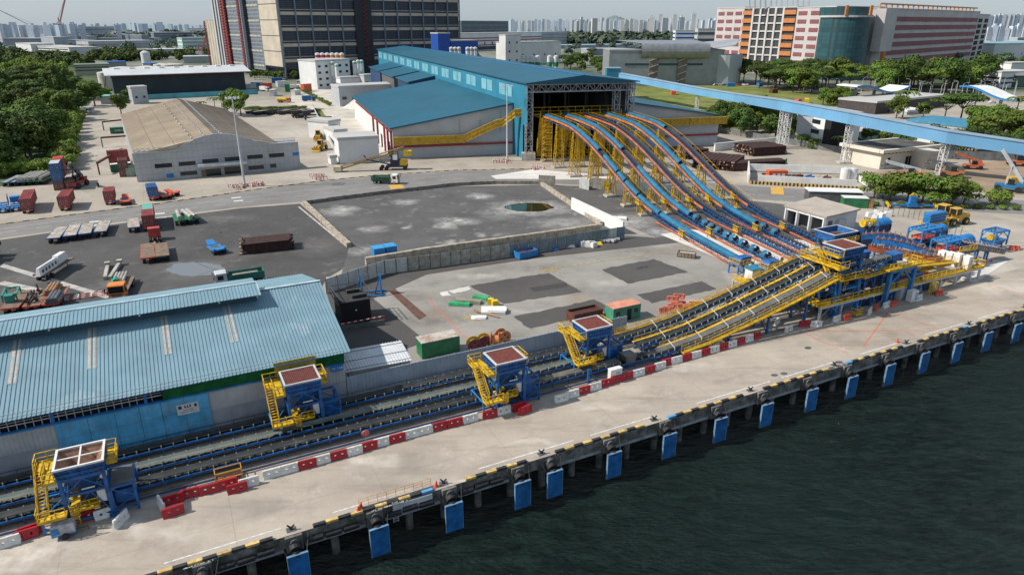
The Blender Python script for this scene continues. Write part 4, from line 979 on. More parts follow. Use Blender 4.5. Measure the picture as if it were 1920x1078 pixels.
for L,s0,s1 in((L1,-44,-.3),(L2,HW_+.3,HW_+44)):
 b_=MB();b_.hexa([hp(s0,12.2,3.9),hp(s1,12.2,3.9),hp(s1,12.9,3.9),hp(s0,12.9,3.9)],[hp(s0,12.2,4.5),hp(s1,12.2,4.5),hp(s1,12.9,4.5),hp(s0,12.9,4.5)]);b_.build('red_ledge',REDP,L)
for tt in(14,22,30,48,60):b_=MB();b_.bar(hp(-44.4,tt,0),hp(-44.4,tt,9.8),.6);b_.build('red_duct',REDP,L1)
b_=MB();b_.bar(hp(-44.4,14,9.3),hp(-44.4,120,9.3),.5);b_.build('red_pipe',REDP,L1)
for tt in(20,38):b_=MB();b_.face(hp(-44.1,tt,0),hp(-44.1,tt+4,0),hp(-44.1,tt+4,5),hp(-44.1,tt,5));b_.build('door',DARK,L1)
b_=MB()
for s in(-20,-5,-12.5):b_.bar(hp(s,12.8,8),hp(s,12.8,16 if s>-10 else 13),.12)
b_.build('panel_joint',GREY,L1)
leanto('side_hall','dark-walled side hall behind the big left hall, under a teal awning roof',-.3,-14,142,178,19.5,16.5,(NAVY,NAVY),TEAL)
leanto('side_hall','middle dark-walled side hall of the three along the hangar',-.3,-15,184,232,19.5,16.5,(DGREY,DGREY),TEAL)
leanto('side_hall','farthest dark-walled side hall along the hangar near the tower block',-.3,-15,238,286,19.5,16.5,(NAVY,NAVY),TEAL)
YG=mat('ochre_mesh',(.5,.3,.03),.6,var=.3,scale=.8)
def gallery(label,pts,h=2.6,w_=1.4):
 t=thing('access_gallery',label,'walkway',(0,0,0));b_=MB()
 for a,c in zip(pts,pts[1:]):
  d=(c-a).normalized();n=Vector((-d.y,d.x,0)).normalized()*w_/2;Z=Vector((0,0,h))
  b_.hexa([a+n,a-n,c-n,c+n],[a+n+Z,a-n+Z,c-n+Z,c+n+Z])
 b_.build('mesh_cage',YG,t)
 b_=MB()
 for a,c in zip(pts,pts[1:]):
  d=(c-a).normalized();n=Vector((-d.y,d.x,0)).normalized()*w_*.56;k=max(1,int((c-a).length/1.6))
  for i in range(k+1):p=a.lerp(c,i/k);b_.bar(p-n+Vector((0,0,-.1)),p-n+Vector((0,0,h+.1)),.13)
  for z in(0,h*.5,h):b_.bar(a-n+Vector((0,0,z)),c-n+Vector((0,0,z)),.16)
 b_.build('frame',YEL,t);return t
gallery('ochre caged walkway along the front of the left hall, stepping up to the hangar mouth',[hp(-44,11.3,5.2),hp(-19,11.3,5.2),hp(-8,8,10.5),hp(-5.5,7.5,11),hp(-1.8,5,14.5),hp(2,4,14.5)])
gallery('ochre caged walkway along the front of the right hall',[hp(HW_+1,11.3,8.5),hp(HW_+30,11.3,8.5),hp(HW_+46,11.3,8.5)],2.6)
t=thing('head_platform','yellow railed head platform across the dark mouth of the hangar','platform',(0,0,0))
b_=MB();b_.hexa([hp(5,0,14.2),hp(HW_+3,0,14.2),hp(HW_+3,6,14.2),hp(5,6,14.2)],[hp(5,0,14.6),hp(HW_+3,0,14.6),hp(HW_+3,6,14.6),hp(5,6,14.6)]);b_.build('deck_plate',YG,t)
b_=MB();b_.rail([hp(5,6,14.6),hp(HW_,6,14.6)],2.6,3.2,.16);b_.build('handrail',YEL,t)
TUBE=mat('blue_tube_cover',(.012,.135,.25),.5,var=.3,scale=.3,dirt=((.1,.16,.2),.15,.4))
OGAL=mat('orange_side_panel',(.55,.15,.025),.6,var=.35,scale=.4,dirt=((.55,.32,.05),.4,.2))
CPROF=[(0,15.2),(16,15.3),(28,15.1),(36,14.1),(44,12.6),(52,10.6),(60,8.3),(68,6.0),(75,4.2),(82,2.9),(90,2.1),(100,1.55),(130,1.4)]
def cz(s,L):
 s=s*121/L if False else s
 for a,c in zip(CPROF,CPROF[1:]):
  if a[0]<=s<=c[0]:return a[1]+(c[1]-a[1])*(s-a[0])/(c[0]-a[0])
 return CPROF[-1][1]
TOPS=[hp(6.6,0,0),hp(14.0,0,0),hp(21.2,0,0),hp(28.6,0,0),hp(36.6,0,0)]
BOTS=[g(1384,487,1.5),g(1459,492,1.5),g(1504,482,1.5),g(1513,466,1.5),g(1538,449,1.5)]
COVR=[[(0,76,0),(79,88,0),(88.6,92,0),(92.6,99,0),(99.6,106,0),(106.6,122,0)],[(0,62,0),(72.5,100,0)],[],[(0,72,0),(74,103,0)],[(0,34,0)]]
COVR[0]=[(0,50,0),(54,63,0),(63.8,68,0),(68.8,76,0),(76.8,88,0),(88.8,122,0)]
COVR[1]=[(0,50,0),(61,90,0)];COVR[3]=[(0,60,0),(61.5,99,0)]
RING=[[],[93,97,99.5,102.5,106,108.5,112,116,120],[],[102,106.5],[]]
NAMES=['leftmost long curved conveyor, under blue half-round hoods along nearly all its length','second long curved conveyor from the left, ending in spaced blue ring hoods','middle long curved conveyor, left open with bare blue truss and idlers','fourth long curved conveyor, blue hooded with two ring hoods near its foot','rightmost long curved conveyor, hooded only at the top near the hangar']
for ci in range(5):
 A,B=TOPS[ci].copy(),BOTS[ci].copy();A.z=B.z=0;D=(B-A);L=D.length;D.normalize();SD=Vector((-D.y,D.x,0))*-1
 SD=Vector((D.y,-D.x,0))
 U=Vector((0,0,1));P=lambda s,x=0,z=0:A+D*s+SD*x+U*(cz(s,L)+z)
 t=thing('curved_conveyor',NAMES[ci],'conveyor',tuple(A));t0=A.copy();off=lambda v:Vector(v)-t0
 S=sorted(set([0,L]+[i*2.6 for i in range(int(L/2.6)+1)]))
 b_=MB()
 for a,c in zip(S,S[1:]):
  for x in(-.6,.6):
   for z in(0,-1.1):b_.bar(off(P(a,x,z)),off(P(c,x,z)),.14)
   b_.bar(off(P(a,x,0)),off(P(a,x,-1.1)),.1);b_.bar(off(P(a,x,-1.1)),off(P(c,x,0)),.1)
  b_.bar(off(P(a,-.6,0)),off(P(a,.6,0)),.09)
 b_.build('truss_frame',BLUE,t)
 b_=MB();b_.sweep([(off(P(s,0,.12)),SD,U)for s in S],[(-.6,.22),(-.25,0),(.25,0),(.6,.22)],closed=False);b_.build('belt',mat('black_belt',(.025,.027,.032),.7,var=.3,scale=1),t)
 S1=[s for s in S if s<=88];b_=MB();b_.sweep([(off(P(s,.98,.06)),SD,U)for s in S1],[(-.26,-.35),(.26,-.35),(.26,.2),(.18,.2),(.18,-.25),(-.26,-.25)]);b_.build('side_panel',OGAL,t);b_=MB();b_.bar(off(A+D*88+SD*.95+U*.5),off(A+D*L+SD*.95+U*.5),.22,.3);b_.build('ground_rail',mat('orange_rail',(.5,.13,.05),.6,var=.3),t)
 b_=MB();b_.sweep([(off(P(s,-1.0,.0)),SD,U)for s in S1],[(-.25,-.1),(.25,-.1),(.25,0),(-.25,0)]);b_.build('walkway_plate',mat('dull_plate',(.2,.15,.06),.7,var=.4,scale=.6),t)
 b_=MB()
 for a,c in zip(S1,S1[1:]):
  for x in(-1.25,):
   b_.bar(off(P(a,x,1.0)),off(P(c,x,1.0)),.055);b_.bar(off(P(a,x,0)),off(P(a,x,1.0)),.05)
 b_.build('handrail',YEL,t)
 arc=[(.72*math.cos(math.pi*i/8),.15+.74*math.sin(math.pi*i/8))for i in range(9)]
 for a,c,_ in COVR[ci]:
  c=min(c,L);ss=[a]+[s for s in S if a<s<c]+[c]
  b_=MB();b_.sweep([(off(P(s,0,0)),SD,U)for s in ss],arc,closed=False)
  for s in ss[::1]:b_.sweep([(off(P(s-.05,0,0)),SD,U),(off(P(s+.05,0,0)),SD,U)],[(x*1.04,z*1.03)for x,z in arc],closed=False)
  b_.build('tube_hood',TUBE,t,smooth=False)
 arc2=[(.88*math.cos(math.pi*2*i/14),.3+.9*math.sin(math.pi*2*i/14))for i in range(14)]
 for s in RING[ci]:
  b_=MB();b_.sweep([(off(P(s-.6,0,0)),SD,U),(off(P(s+.6,0,0)),SD,U)],arc2);b_.build('ring_hood',TUBE,t)
 op=[];prev=0
 for a,c,_ in COVR[ci]:
  if a-prev>2:op.append((prev,a))
  prev=c
 if L-prev>2:op.append((prev,L))
 idl=None;cnt=0
 for a,c in op:
  s=a+.5
  while s<c and cnt<98:
   if idl is None:
    m_=MB()
    for sg in(-1,1):m_.tube(SD*sg*.2+U*.02,SD*sg*.66+U*.3,.09,6);m_.bar(SD*sg*.72-U*.1,SD*sg*.72+U*.5,.07)
    m_.bar(SD*-.72+U*.5,SD*-.4+U*.85,.05);m_.bar(SD*-.4+U*.85,SD*.4+U*.85,.05);m_.bar(SD*.4+U*.85,SD*.72+U*.5,.05)
    idl=m_.build('idler',mat('navy_idler',(.03,.1,.25),.5,var=.4,scale=3),t);o=idl
   else:o=idl.copy();COL.objects.link(o)
   o.location=off(P(s));cnt+=1;s+=1.25
 for k,s in enumerate((3.5,16,31,46,59,70,80)):
  z=cz(s,L)-1.15;w0=.9;w1=.9+.045*z
  t2=thing('conveyor_trestle',NAMES[ci].split(' long')[0]+' curved conveyor: '+('tall ' if z>9 else 'low ')+'yellow trestle, '+('first','second','third','fourth','fifth','sixth','seventh')[k]+' below the hangar','trestle',tuple(A+D*s))
  t2['group']='yellow trestles under the curved conveyors'
  b_=MB();dd=.5+.05*z
  for x in(-1,1):
   for y in(-1,1):b_.bar(SD*x*w1+D*y*dd,SD*x*w0+D*y*.45+U*z,.26 if z>6 else .3)
  b_.build('legs',YEL,t2)
  b_=MB();n=max(1,int(z/2.2))
  for i in range(n):
   f0,f1=i/n,(i+1)/n;c0=lambda x,y,f:SD*x*(w1+(w0-w1)*f)+D*y*(dd+(.45-dd)*f)+U*z*f
   for y in(-1,1):b_.bar(c0(-1,y,f0),c0(1,y,f1),.11);b_.bar(c0(-1,y,f1),c0(1,y,f1),.11)
   for x in(-1,1):b_.bar(c0(x,-1,f0),c0(x,1,f1),.11);b_.bar(c0(x,-1,f1),c0(x,1,f1),.11)
  b_.build('bracing',YEL,t2)
  m_=MB();m_.box(-w1-.5,w1+.5,-dd-.4,dd+.4,0.05,.55);m_.build('footing',CONC,t2,rotz=math.atan2(SD.y,SD.x))
  if ci==0 and k==0:
   m_=MB();
   for i in range(7):zz=2*i;m_.box(-1.6,1.6,-2.4,-1.3,zz+1.9,zz+2);m_.bar((-1.5,-1.9,zz),(1.5,-1.9,zz+1.9),.9,.1);m_.rail([(-1.6,-2.4,zz+2),(1.6,-2.4,zz+2)],1,1,.08)
   for x in(-1.7,1.7):
    for y in(-2.5,-1.2):m_.bar((x,y,0),(x,y,15),.18)
   m_.build('stair_tower',YEL,t2)
 b_=MB();b_.hexa([off(P(-2.0,1.9,-.8)),off(P(-2.0,-1.8,-.8)),off(P(2.0,-1.8,-.8)),off(P(2.0,1.9,-.8))],[off(P(-2,1.9,-.6)),off(P(-2,-1.8,-.6)),off(P(2,-1.8,-.6)),off(P(2,1.9,-.6))])
 b_.rail([off(P(2,1.9,-.6)),off(P(-2,1.9,-.6)),off(P(-2,-1.8,.2))],2.2,.9,.13);b_.rail([off(P(1.4,-1.3,0)),off(P(-2,-1.3,.6))],2.0,.8,.12)
 b_.build('head_platform',YEL,t)
 for s in(80,102):
  b_=MB();b_.rail([off(P(s-1.2,1.6,-.1)),off(P(s-1.2,2.3,-.1)),off(P(s+1.2,2.3,-.1)),off(P(s+1.2,1.6,-.1))],1.1,.7,.1);b_.bar(off(P(s-1.2,1.95,-.1)),off(P(s+1.2,1.95,-.1)),.7,.1);b_.bar(off(P(s-.8,1.9,-.1)),off(Vector((P(s-.8,1.9).x,P(s-.8,1.9).y,0))),.15);b_.build('side_landing',YEL,t)
# ================= transfer station =================
def frame_box(mb,x0,x1,y0,y1,z0,z1,t=.3,brace=True,top=True):
 for x in(x0,x1):
  for y in(y0,y1):mb.bar((x,y,z0),(x,y,z1),t)
 if top:
  for y in(y0,y1):mb.bar((x0,y,z1),(x1,y,z1),t)
  for x in(x0,x1):mb.bar((x,y0,z1),(x,y1,z1),t)
 if brace:
  for y in(y0,y1):mb.bar((x0,y,z1*.55+z0*.45),(x0*.5+x1*.5,y,z1),t*.5);mb.bar((x1,y,z1*.55+z0*.45),(x0*.5+x1*.5,y,z1),t*.5)
U5,V5=101.9,15.2
tall=hopper(q(U5,V5,0),'tallest blue hopper with brown grating, raised on high legs at the transfer station',True,11.4,2.35,2.1,base=4.2)
b_=MB()
for sx in(-2.1,2.1):
 for sy in(-1.9,1.9):b_.bar((sx*1.25,sy*1.25,0),(sx,sy,8.6),.6)
for z,k in((1.6,1.2),(4.4,1.12)):
 for s in(-1,1):b_.bar((-2.1*k,s*1.9*k,z),(2.1*k,s*1.9*k,z),.35);b_.bar((s*2.1*k,-1.9*k,z),(s*2.1*k,1.9*k,z),.35)
for s in(-1,1):b_.bar((-2.5,s*2.3,.4),(2.3,s*2.1,4.4),.16);b_.bar((2.5,s*2.3,.4),(-2.3,s*2.1,4.4),.16)
b_.build('support_tower',LBLUE,tall)
b_=MB();b_.box(-4.6,-2.4,-3.4,-2.5,8.5,8.65);b_.box(-4.6,-2.6,-2.5,4.5,8.6,8.75);b_.box(-3.2,2.6,-3.3,-2.3,6.4,6.5);b_.build('wide_platform',YEL,tall)
b_=MB();b_.rail([(-2.6,4.5,8.75),(-4.6,4.5,8.75),(-4.6,-3.4,8.75),(-2.4,-3.4,8.75)],1.1,1,.06);b_.build('wide_platform_handrail',YEL,tall)
b_=MB();b_.rail([(-3.2,-2.4,6.5),(-3.2,-3.3,6.5),(2.6,-3.3,6.5),(2.6,-2.4,6.5)],1.1,.9,.06);b_.build('mid_platform_handrail',YEL,tall)
TS=thing('service_platform','long yellow railed service platform on grey columns beneath the transfer station','platform',q(95,12.4,0),QA)
b_=MB();b_.box(0,44.0,0,1.6,2.35,2.5);b_.box(0,5,1.6,10,2.35,2.5);b_.box(20,44,3.4,4.8,2.4,2.55);b_.build('deck_plate',YEL,TS)
b_=MB();b_.rail([(5,0,2.5),(0,0,2.5),(0,7,2.5)],1.15,1.0,.08);b_.rail([(5,0,2.5),(44,0,2.5),(44,1.6,2.5)],1.15,1.3,.08);b_.build('handrail',YEL,TS)
b_=MB();b_.bar((0,.1,2.2),(44,.1,2.2),.2,.3);b_.bar((0,1.5,2.2),(44,1.5,2.2),.2,.3);b_.build('edge_beam',LGREY,TS)
for i,x in enumerate((.5,5.5,16,22,31.5,36,40.5,43.2)):
 b_=MB();b_.bar((x,.25,0),(x,.25,2.1),.35);b_.build('column',LGREY,TS)
b_=MB()
for a,c in((.5,5.5),(36,40.5),(31.5,36)):b_.bar((a,.25,.2),((a+c)/2,.25,2.0),.12);b_.bar((c,.25,.2),((a+c)/2,.25,2.0),.12)
b_.build('bracing',GREY,TS)
t=thing('walkway_portal','thick blue portal frame carrying the upper yellow walkway over the apron','portal',q(110.6,12.0,0),QA)
b_=MB();frame_box(b_,0,6.3,0,2.6,0,6.2,.6);b_.build('legs',LBLUE,t)
b_=MB();b_.box(-1.2,7.2,-.5,1.4,6.45,6.6);b_.build('deck_plate',YEL,t)
b_=MB();b_.rail([(-1.2,-.5,6.6),(7.2,-.5,6.6),(7.2,1.4,6.6)],1.15,1.1,.08);b_.build('handrail',YEL,t)
walkway('upper yellow walkway from the tall hopper to the blue portal',12.3,104,111,.7,.0,zf=lambda u:min(6.4,5.6+(u-98)*.08))
walkway('yellow walkway on the landward side of the covered upper belt',15.4,98,120,.9,.3,zf=lambda u:6.3)
walkway('yellow stepped walkway descending right of the blue portal',14.2,117.5,139,1.1,0,zf=lambda u:5.2-(u-117.5)*.09)
walkway('broad yellow walkway on the right part of the station',17.0,116,138.5,1.7,0,zf=lambda u:4.6-(u-116)*.07)
walkway('yellow walkway nearest the brown bridge conveyor',19.6,112,136,1.6,0,zf=lambda u:4.4-(u-112)*.05)
rr=random.Random(4)
def machine(name,label,cat,u,v,z,parts):
 t=thing(name,label,cat,q(u,v,z),QA)
 for nm,m,f in parts:b_=MB();f(b_);b_.build(nm,m,t)
 return t
for i,(u,v,z,sx,lb)in enumerate(((108,13.9,0,1.0,'dark blue winch unit on the ground right of the tall hopper legs'),(113.5,14.2,0,1.1,'dark blue winch unit between the portal legs'),(124.5,14.0,0,1.2,'dark blue winch unit behind the yellow cage gate'),(101,13.6,0,.9,'dark pump set between the legs of the tall hopper'),(104.5,15.5,2.6,1.8,'big navy drive unit on the platform beneath the tall hopper'),(98.5,15,2.6,1.3,'navy gearbox at the left end of the service platform'))):
 machine('winch_unit',lb,'machine',u,v,z,(('frame',NAVY,lambda b:(b.box(-1.1*sx,1.1*sx,-.5*sx,.5*sx,.05,.25),b.box(-.9*sx,-.1,-.4*sx,.4*sx,.25,1.0*sx),b.bar((.2,-.4*sx,.2),(.2,-.4*sx,1.1*sx),.1),b.bar((1*sx,-.4*sx,.2),(1*sx,-.4*sx,1.1*sx),.1),b.bar((.2,-.4*sx,1.1*sx),(1*sx,-.4*sx,1.1*sx),.1))),('drum',DGREY,lambda b:b.tube((.1,-.35*sx,.6*sx),(.1,.45*sx,.6*sx),.42*sx,12)),('motor',BLUE,lambda b:b.tube((.3*sx,0,.5*sx),(1.1*sx,0,.5*sx),.25*sx,10))))
t=thing('belt_conveyor','lower navy belt conveyor with upright ribs between the tall hopper and the portal','conveyor',q(103,14.6,0),QA)
b_=MB();b_.box(0,12.5,-.8,.8,3.9,4.3);b_.box(0,16,-.9,-.8,3.2,3.9);b_.build('frame',NAVY,t)
b_=MB()
for k in range(20):b_.bar((1+k*.6,-.95,3.6),(1+k*.6,-.95,4.5),.12,.22)
b_.build('ribs',DGREY,t)
b_=MB();b_.bar((0,-1.05,3.5),(22,-1.05,3.3),.08);b_.build('red_pipe',ORED,t)
b_=MB();b_.box(0,5,-.7,.7,4.3,4.45);b_.build('cover',COVERG,t)
for i,(u,v,lb)in enumerate(((113.2,13.8,'blue drive head at the end of the covered upper belt'),(109.0,17.0,'blue chute head of the middle upper belt'),(105,20.4,'small blue head of the farthest upper belt'))):
 machine('drive_head',lb,'drive head',u,v,0,(('housing',BLUE,lambda b:(b.frus(-1.3,1.3,-1,1,6.4,-1.1,1.1,-.9,.9,8.6),b.box(-1.2,1.2,-1.0,1.0,8.6,8.7))),('motor',GALV,lambda b:(b.tube((-.6,-1.1,7.2),(.9,-1.9,7.2),.42,10),b.tube((.9,-1.3,7.6),(.9,-2.1,7.6),.3,8))),('legs',BLUE,lambda b:frame_box(b,-1.1,1.1,-.9,.9,0,6.3,.28))))
for k,(u,v)in enumerate(((101.5,17.6),(103.6,18.6),(106.5,18.4),(111.6,16.9))):
 machine('electric_motor',('leftmost','second','third','rightmost')[k]+' grey electric motor on the upper deck behind the covered belt','motor',u,v,7.2,(('body',GALV,lambda b:b.tube((-.5,0,0),(.5,0,0),.38,12)),('base',NAVY,lambda b:b.box(-.6,.6,-.4,.4,-.9,-.35))))
for k,u in enumerate((106,110.5,119)):
 t=thing('support_frame',('left','middle','right')[k]+' blue support frame under the upper belts of the station','frame',q(u,13.2,0),QA);b_=MB();frame_box(b_,0,2.4,0,8,0,6.0 if k<2 else 3.8,.32);b_.build('steelwork',BLUE,t)
for i,(px,py,z,w_,h)in enumerate(((1766,486,3.0,1.4,1.7),(1781,489,3.0,1.4,1.7),(1793,500,2.7,1.3,2.6),(1811,503,2.7,1.3,2.4))):
 p=g(px,py,z);t=thing('control_cabinet',('leftmost','second','third and tallest','rightmost')[i]+' of four white cabinets at the right end of the yellow platforms','cabinet',p,QA)
 b_=MB();b_.box(-w_/2,w_/2,-.6,.6,0,h);b_.build('body',WHITE,t)
 b_=MB();b_.tube((-.2,-.6,h*.65),(-.2,-.63,h*.65),.3,12)if i<2 else b_.box(.1,.4,-.63,-.6,h*.5,h*.7);b_.build('grille',GREY,t)
for i,(px,py,w_,h,lb)in enumerate(((1687,560,1.6,2.0,'grey control box under the platform left of the right portal leg'),(1708,565,1.7,2.1,'white control box with blue marks right of the portal leg'))):
 p=g(px,py,0);t=thing('control_box',lb,'cabinet',p,QA);b_=MB();b_.box(-w_/2,w_/2,-.5,.5,.1,h);b_.build('body',WPL if i else LGREY,t)
 if i:b_=MB();[b_.box(.1,.7,-.53,-.5,.5+.45*k,.75+.45*k)for k in range(3)];b_.build('blue_marks',LBLUE,t)
t=thing('cage_gate','yellow mesh cage gate with black and yellow striped foot','gate',g(1747,552,0),QA)
b_=MB();frame_box(b_,-1.0,1.0,-.1,.1,0,2.2,.1,False);[b_.bar((-1+.25*k,0,.5),(-1+.25*k,0,2.2),.03)for k in range(9)];b_.build('cage',YEL,t)
b_=MB()
for k in range(8):b_.use(k%2).box(-1+k*.25,-.75+k*.25,-.16,-.12,.02,.45)
b_.build('striped_foot',[KY,KB],t)
t=thing('railed_step','small yellow railed step at the foot of the tall hopper legs','step',g(1605,592,0),QA);b_=MB();b_.box(-.8,.8,-.5,.5,.3,.4);b_.rail([(-.8,.5,.4),(-.8,-.5,.4),(.8,-.5,.4),(.8,.5,.4)],1,.8,.07);b_.build('step',YEL,t)
for i,(px,py,lb)in enumerate(((1388,512,'blue tail frame with ladder guard at the foot of the leftmost curved conveyor'),(1440,520,'blue tail frame beside the white cabin with the blue roof'))):
 machine('conveyor_tail',lb,'conveyor tail',*uv(g(px,py)),0,(('frame',LBLUE,lambda b:(frame_box(b,-1.9,1.9,-1.2,1.2,0,2.2,.22),b.bar((-1.9,-1.2,.1),(1.9,-1.2,2.1),.12),b.bar((-1.9,-1.2,1.1),(1.9,-1.2,1.1),.12))),('head_pulley',BLUE,lambda b:(b.tube((-.6,-1,2.6),(-.6,1,2.6),.9,14),b.box(-.3,1.6,-.8,.8,2.2,3.4))),('handrail',YEL,lambda b:b.rail([(-1.9,1.4,2.2),(-1.9,-1.4,2.2),(1.9,-1.4,2.2)],.9,.9,.08))))
for i,(px,py,ln,lb)in enumerate(((1476,497,4.2,'blue curved receiving hood between the second and middle conveyors'),(1425,500,3.2,'blue drive housing behind the white cabin'),(1512,480,3.0,'blue tail housing at the foot of the fourth curved conveyor'))):
 machine('receiving_hood',lb,'hood',*uv(g(px,py,1.8)),0,(('hood',LBLUE,lambda b:b.extr([(1.1*math.cos(math.pi*k/8),1.3+1.2*math.sin(math.pi*k/8))for k in range(9)],-ln/2,ln/2)),('legs',BLUE,lambda b:frame_box(b,-ln/2+.2,ln/2-.2,-.9,.9,0,1.3,.22,False))))
t=thing('switch_cabin','small white cabin with pale blue roof on a yellow platform by the conveyor feet','cabin',g(1408,545,0)+Vector((0,.5,0)),QA)
b_=MB();b_.box(-.9,.9,-.9,.9,2.1,4.1);b_.build('body',WHITE,t);b_=MB();b_.box(-1.1,1.1,-1.1,1.1,4.1,4.25);b_.build('roof',TEALW,t)
b_=MB();b_.box(-3,3.2,-1.7,1.6,1.95,2.1);b_.build('platform',YEL,t);b_=MB();b_.rail([(3.2,-1.7,2.1),(-3,-1.7,2.1),(-3,1.6,2.1)],1.0,1,.08);b_.build('handrail',YEL,t)
b_=MB();frame_box(b_,-2.9,3.1,-1.6,1.5,0,1.95,.2);b_.build('legs',LGREY,t)
def person(px,py,label,top,legs,z=0,rot=0):
 p=g(px,py,z);o=MB()
 for s in(-1,1):o.tube((s*.11,0,0),(s*.1,0,.85),.075,6,.1);o.tube((s*.26,0,.82),(s*.22,0,1.42),.045,6,.065)
 o.frus(-.16,.16,-.1,.1,.82,-.22,.22,-.12,.12,1.45);o.tube((0,0,1.43),(0,0,1.55),.06,6);o.ball((0,-.01,1.65),.1,.11,.13,10,7)
 t=thing('person',label,'person',p,rot);b=o.build('body',mat('skin',(.35,.2,.14),.6),t)
 c=MB();c.frus(-.18,.18,-.12,.12,.8,-.24,.24,-.14,.14,1.46)
 for s in(-1,1):c.tube((s*.27,0,1.0),(s*.23,0,1.43),.06,6,.08)
 c.build('shirt',top,t);c=MB()
 for s in(-1,1):c.tube((s*.115,0,.06),(s*.1,0,.86),.09,6,.115)
 c.build('trousers',legs,t);c=MB();c.ball((0,0,1.73),.12,.13,.08,8,4);c.build('helmet',WHITE,t);return t
DK=mat('dark_cloth',(.02,.02,.03),.9);HV=mat('hi_vis_cloth',(.35,.6,.05),.8)
person(1465,496,'worker in dark clothes standing beside the blue receiving hood',DK,DK);person(293,468,'worker in a yellow-green vest between the two plank-decked trailers',HV,DK,rot=1)
person(185,352,'worker in dark clothes standing by the warehouse lot fence',DK,DK)
A_=g(1628,462,4.6);B_=g(1768,486,4.0);d_=(B_-A_);Lb=math.hypot(d_.x,d_.y);ang=math.atan2(d_.y,d_.x)
def beltbridge(label,A_,B_,z0,z1,w_,side,hood=None,ncol=2,rail=None,arch=0.0):
 d_=B_-A_;L=math.hypot(d_.x,d_.y);t=thing('bridge_conveyor',label,'conveyor',(A_.x,A_.y,0),math.atan2(d_.y,d_.x));b_=MB();n=max(8,int(L/2))
 zz=lambda f:z0+(z1-z0)*f+arch*math.sin(math.pi*f)
 for i in range(n):
  f0,f1=i/n,(i+1)/n
  for y in(-w_/2,w_/2):b_.bar((L*f0,y,zz(f0)),(L*f1,y,zz(f1)),.16,.9)
 b_.build('side_girder',side,t)
 b_=MB();b_.sweep([(Vector((L*i/n,0,zz(i/n)+.35)),Vector((0,1,0)),Vector((0,0,1)))for i in range(n+1)],[(-w_/2+.1,.2),(-.25,0),(.25,0),(w_/2-.1,.2)],closed=False);b_.build('belt',mat('rusty_belt',(.13,.05,.035),.8,var=.4,scale=1),t)
 idl=None;k=int(L/1.0)
 for i in range(k):
  f=(i+.5)/k
  if idl is None:
   m_=MB()
   for s in(-1,1):m_.tube((0,s*.25,.4),(0,s*(w_/2),.72),.09,6);m_.bar((0,s*w_/2,.2),(0,s*w_/2,.85),.09)
   for j in range(6):a,c=math.pi*j/6,math.pi*(j+1)/6;m_.bar((0,.75*w_/2*math.cos(a),.8+.4*math.sin(a)),(0,.75*w_/2*math.cos(c),.8+.4*math.sin(c)),.05)
   idl=m_.build('idler',mat('grubby_idler',(.2,.2,.27),.5,var=.6,scale=4),t);o=idl
  else:o=idl.copy();COL.objects.link(o)
  o.location=(L*f,0,zz(f))
 for i in range(ncol):
  f=(i+.5)/ncol;m_=MB();frame_box(m_,L*f-.4,L*f+.4,-w_/2,w_/2,0,zz(f)-.4,.26);m_.build('support',BLUE,t)
 if rail:m_=MB();m_.rail([(L*i/n,-w_/2-.1,zz(i/n)+.3)for i in range(n+1)],1,1.6,.07);m_.build('handrail',YEL,t)
 return t,L,zz
RB=mat('rust_red_girder',(.3,.07,.03),.7,var=.3,scale=.6)
beltbridge('rust-brown girder conveyor bridging from the yellow motors toward the white cabinets',A_,B_,4.4,3.8,1.8,RB,ncol=2)
beltbridge('blue wheeled conveyor humped behind the rust-brown bridge',g(1618,440,4.4),g(1715,452,4.2),4.0,3.6,1.7,BLUE,ncol=2,arch=.9)
beltbridge('rust-decked blue conveyor between the two portal frames',g(1640,447,4.6),g(1750,470,4.2),4.2,3.6,1.7,BLUE,ncol=2,arch=.5)
def at_(px,py,z=0):return uv(g(px,py,z))
for i,(px,py,lb)in enumerate(((1728,462,'open-topped blue slatted frame with orange rollers behind, left of two'),(1772,485,'open-topped blue slatted frame with orange rollers, right of two'))):
 machine('slatted_frame',lb,'frame',*at_(px,py),0,(('frame',LBLUE,lambda b:(frame_box(b,-3.2,3.2,-1.6,1.6,1.6,4.2,.3),[b.bar((-3.2+k*1.28,-1.6,4.2),(-3.2+k*1.28,1.6,4.2),.22)for k in range(1,5)],b.bar((-3.2,0,4.2),(3.2,0,4.2),.2))),('rollers',ORED,lambda b:[b.tube((-2.2,-1+.7*k,2.3),(1.8,-1+.7*k,2.3),.33,8)for k in range(4)]),('undercarriage',NAVY,lambda b:(b.box(-3.2,3.4,-1.2,1.2,1.2,1.6),[b.tube((x,-1.3,.5),(x,1.3,.5),.5,12)for x in(-2.5,2.5)]))))
for i,(px,py,ln,z,lb)in enumerate(((1752,444,4.4,1.2,'ribbed blue hood behind the left slatted frame'),(1798,470,5.2,1.8,'ribbed blue half-round hood at the head of the wheeled conveyor'),(1643,452,4.0,3.6,'blue half-round hood beside the yellow motors'))):
 machine('round_hood',lb,'hood',*at_(px,py),0,(('hood',LBLUE,lambda b:(b.extr([(1.35*math.cos(math.pi*k/10),z+.3+1.25*math.sin(math.pi*k/10))for k in range(11)],-ln/2,ln/2),[b.extr([(1.4*math.cos(math.pi*k/10),z+.3+1.3*math.sin(math.pi*k/10))for k in range(11)],-ln/2+j*ln/5-.06,-ln/2+j*ln/5+.06)for j in range(6)])),('undercarriage',NAVY,lambda b:(b.box(-ln/2,ln/2,-1.3,1.3,.8,z+.4),frame_box(b,-ln/2,ln/2,-1.3,1.3,0,z+.3,.25)))))
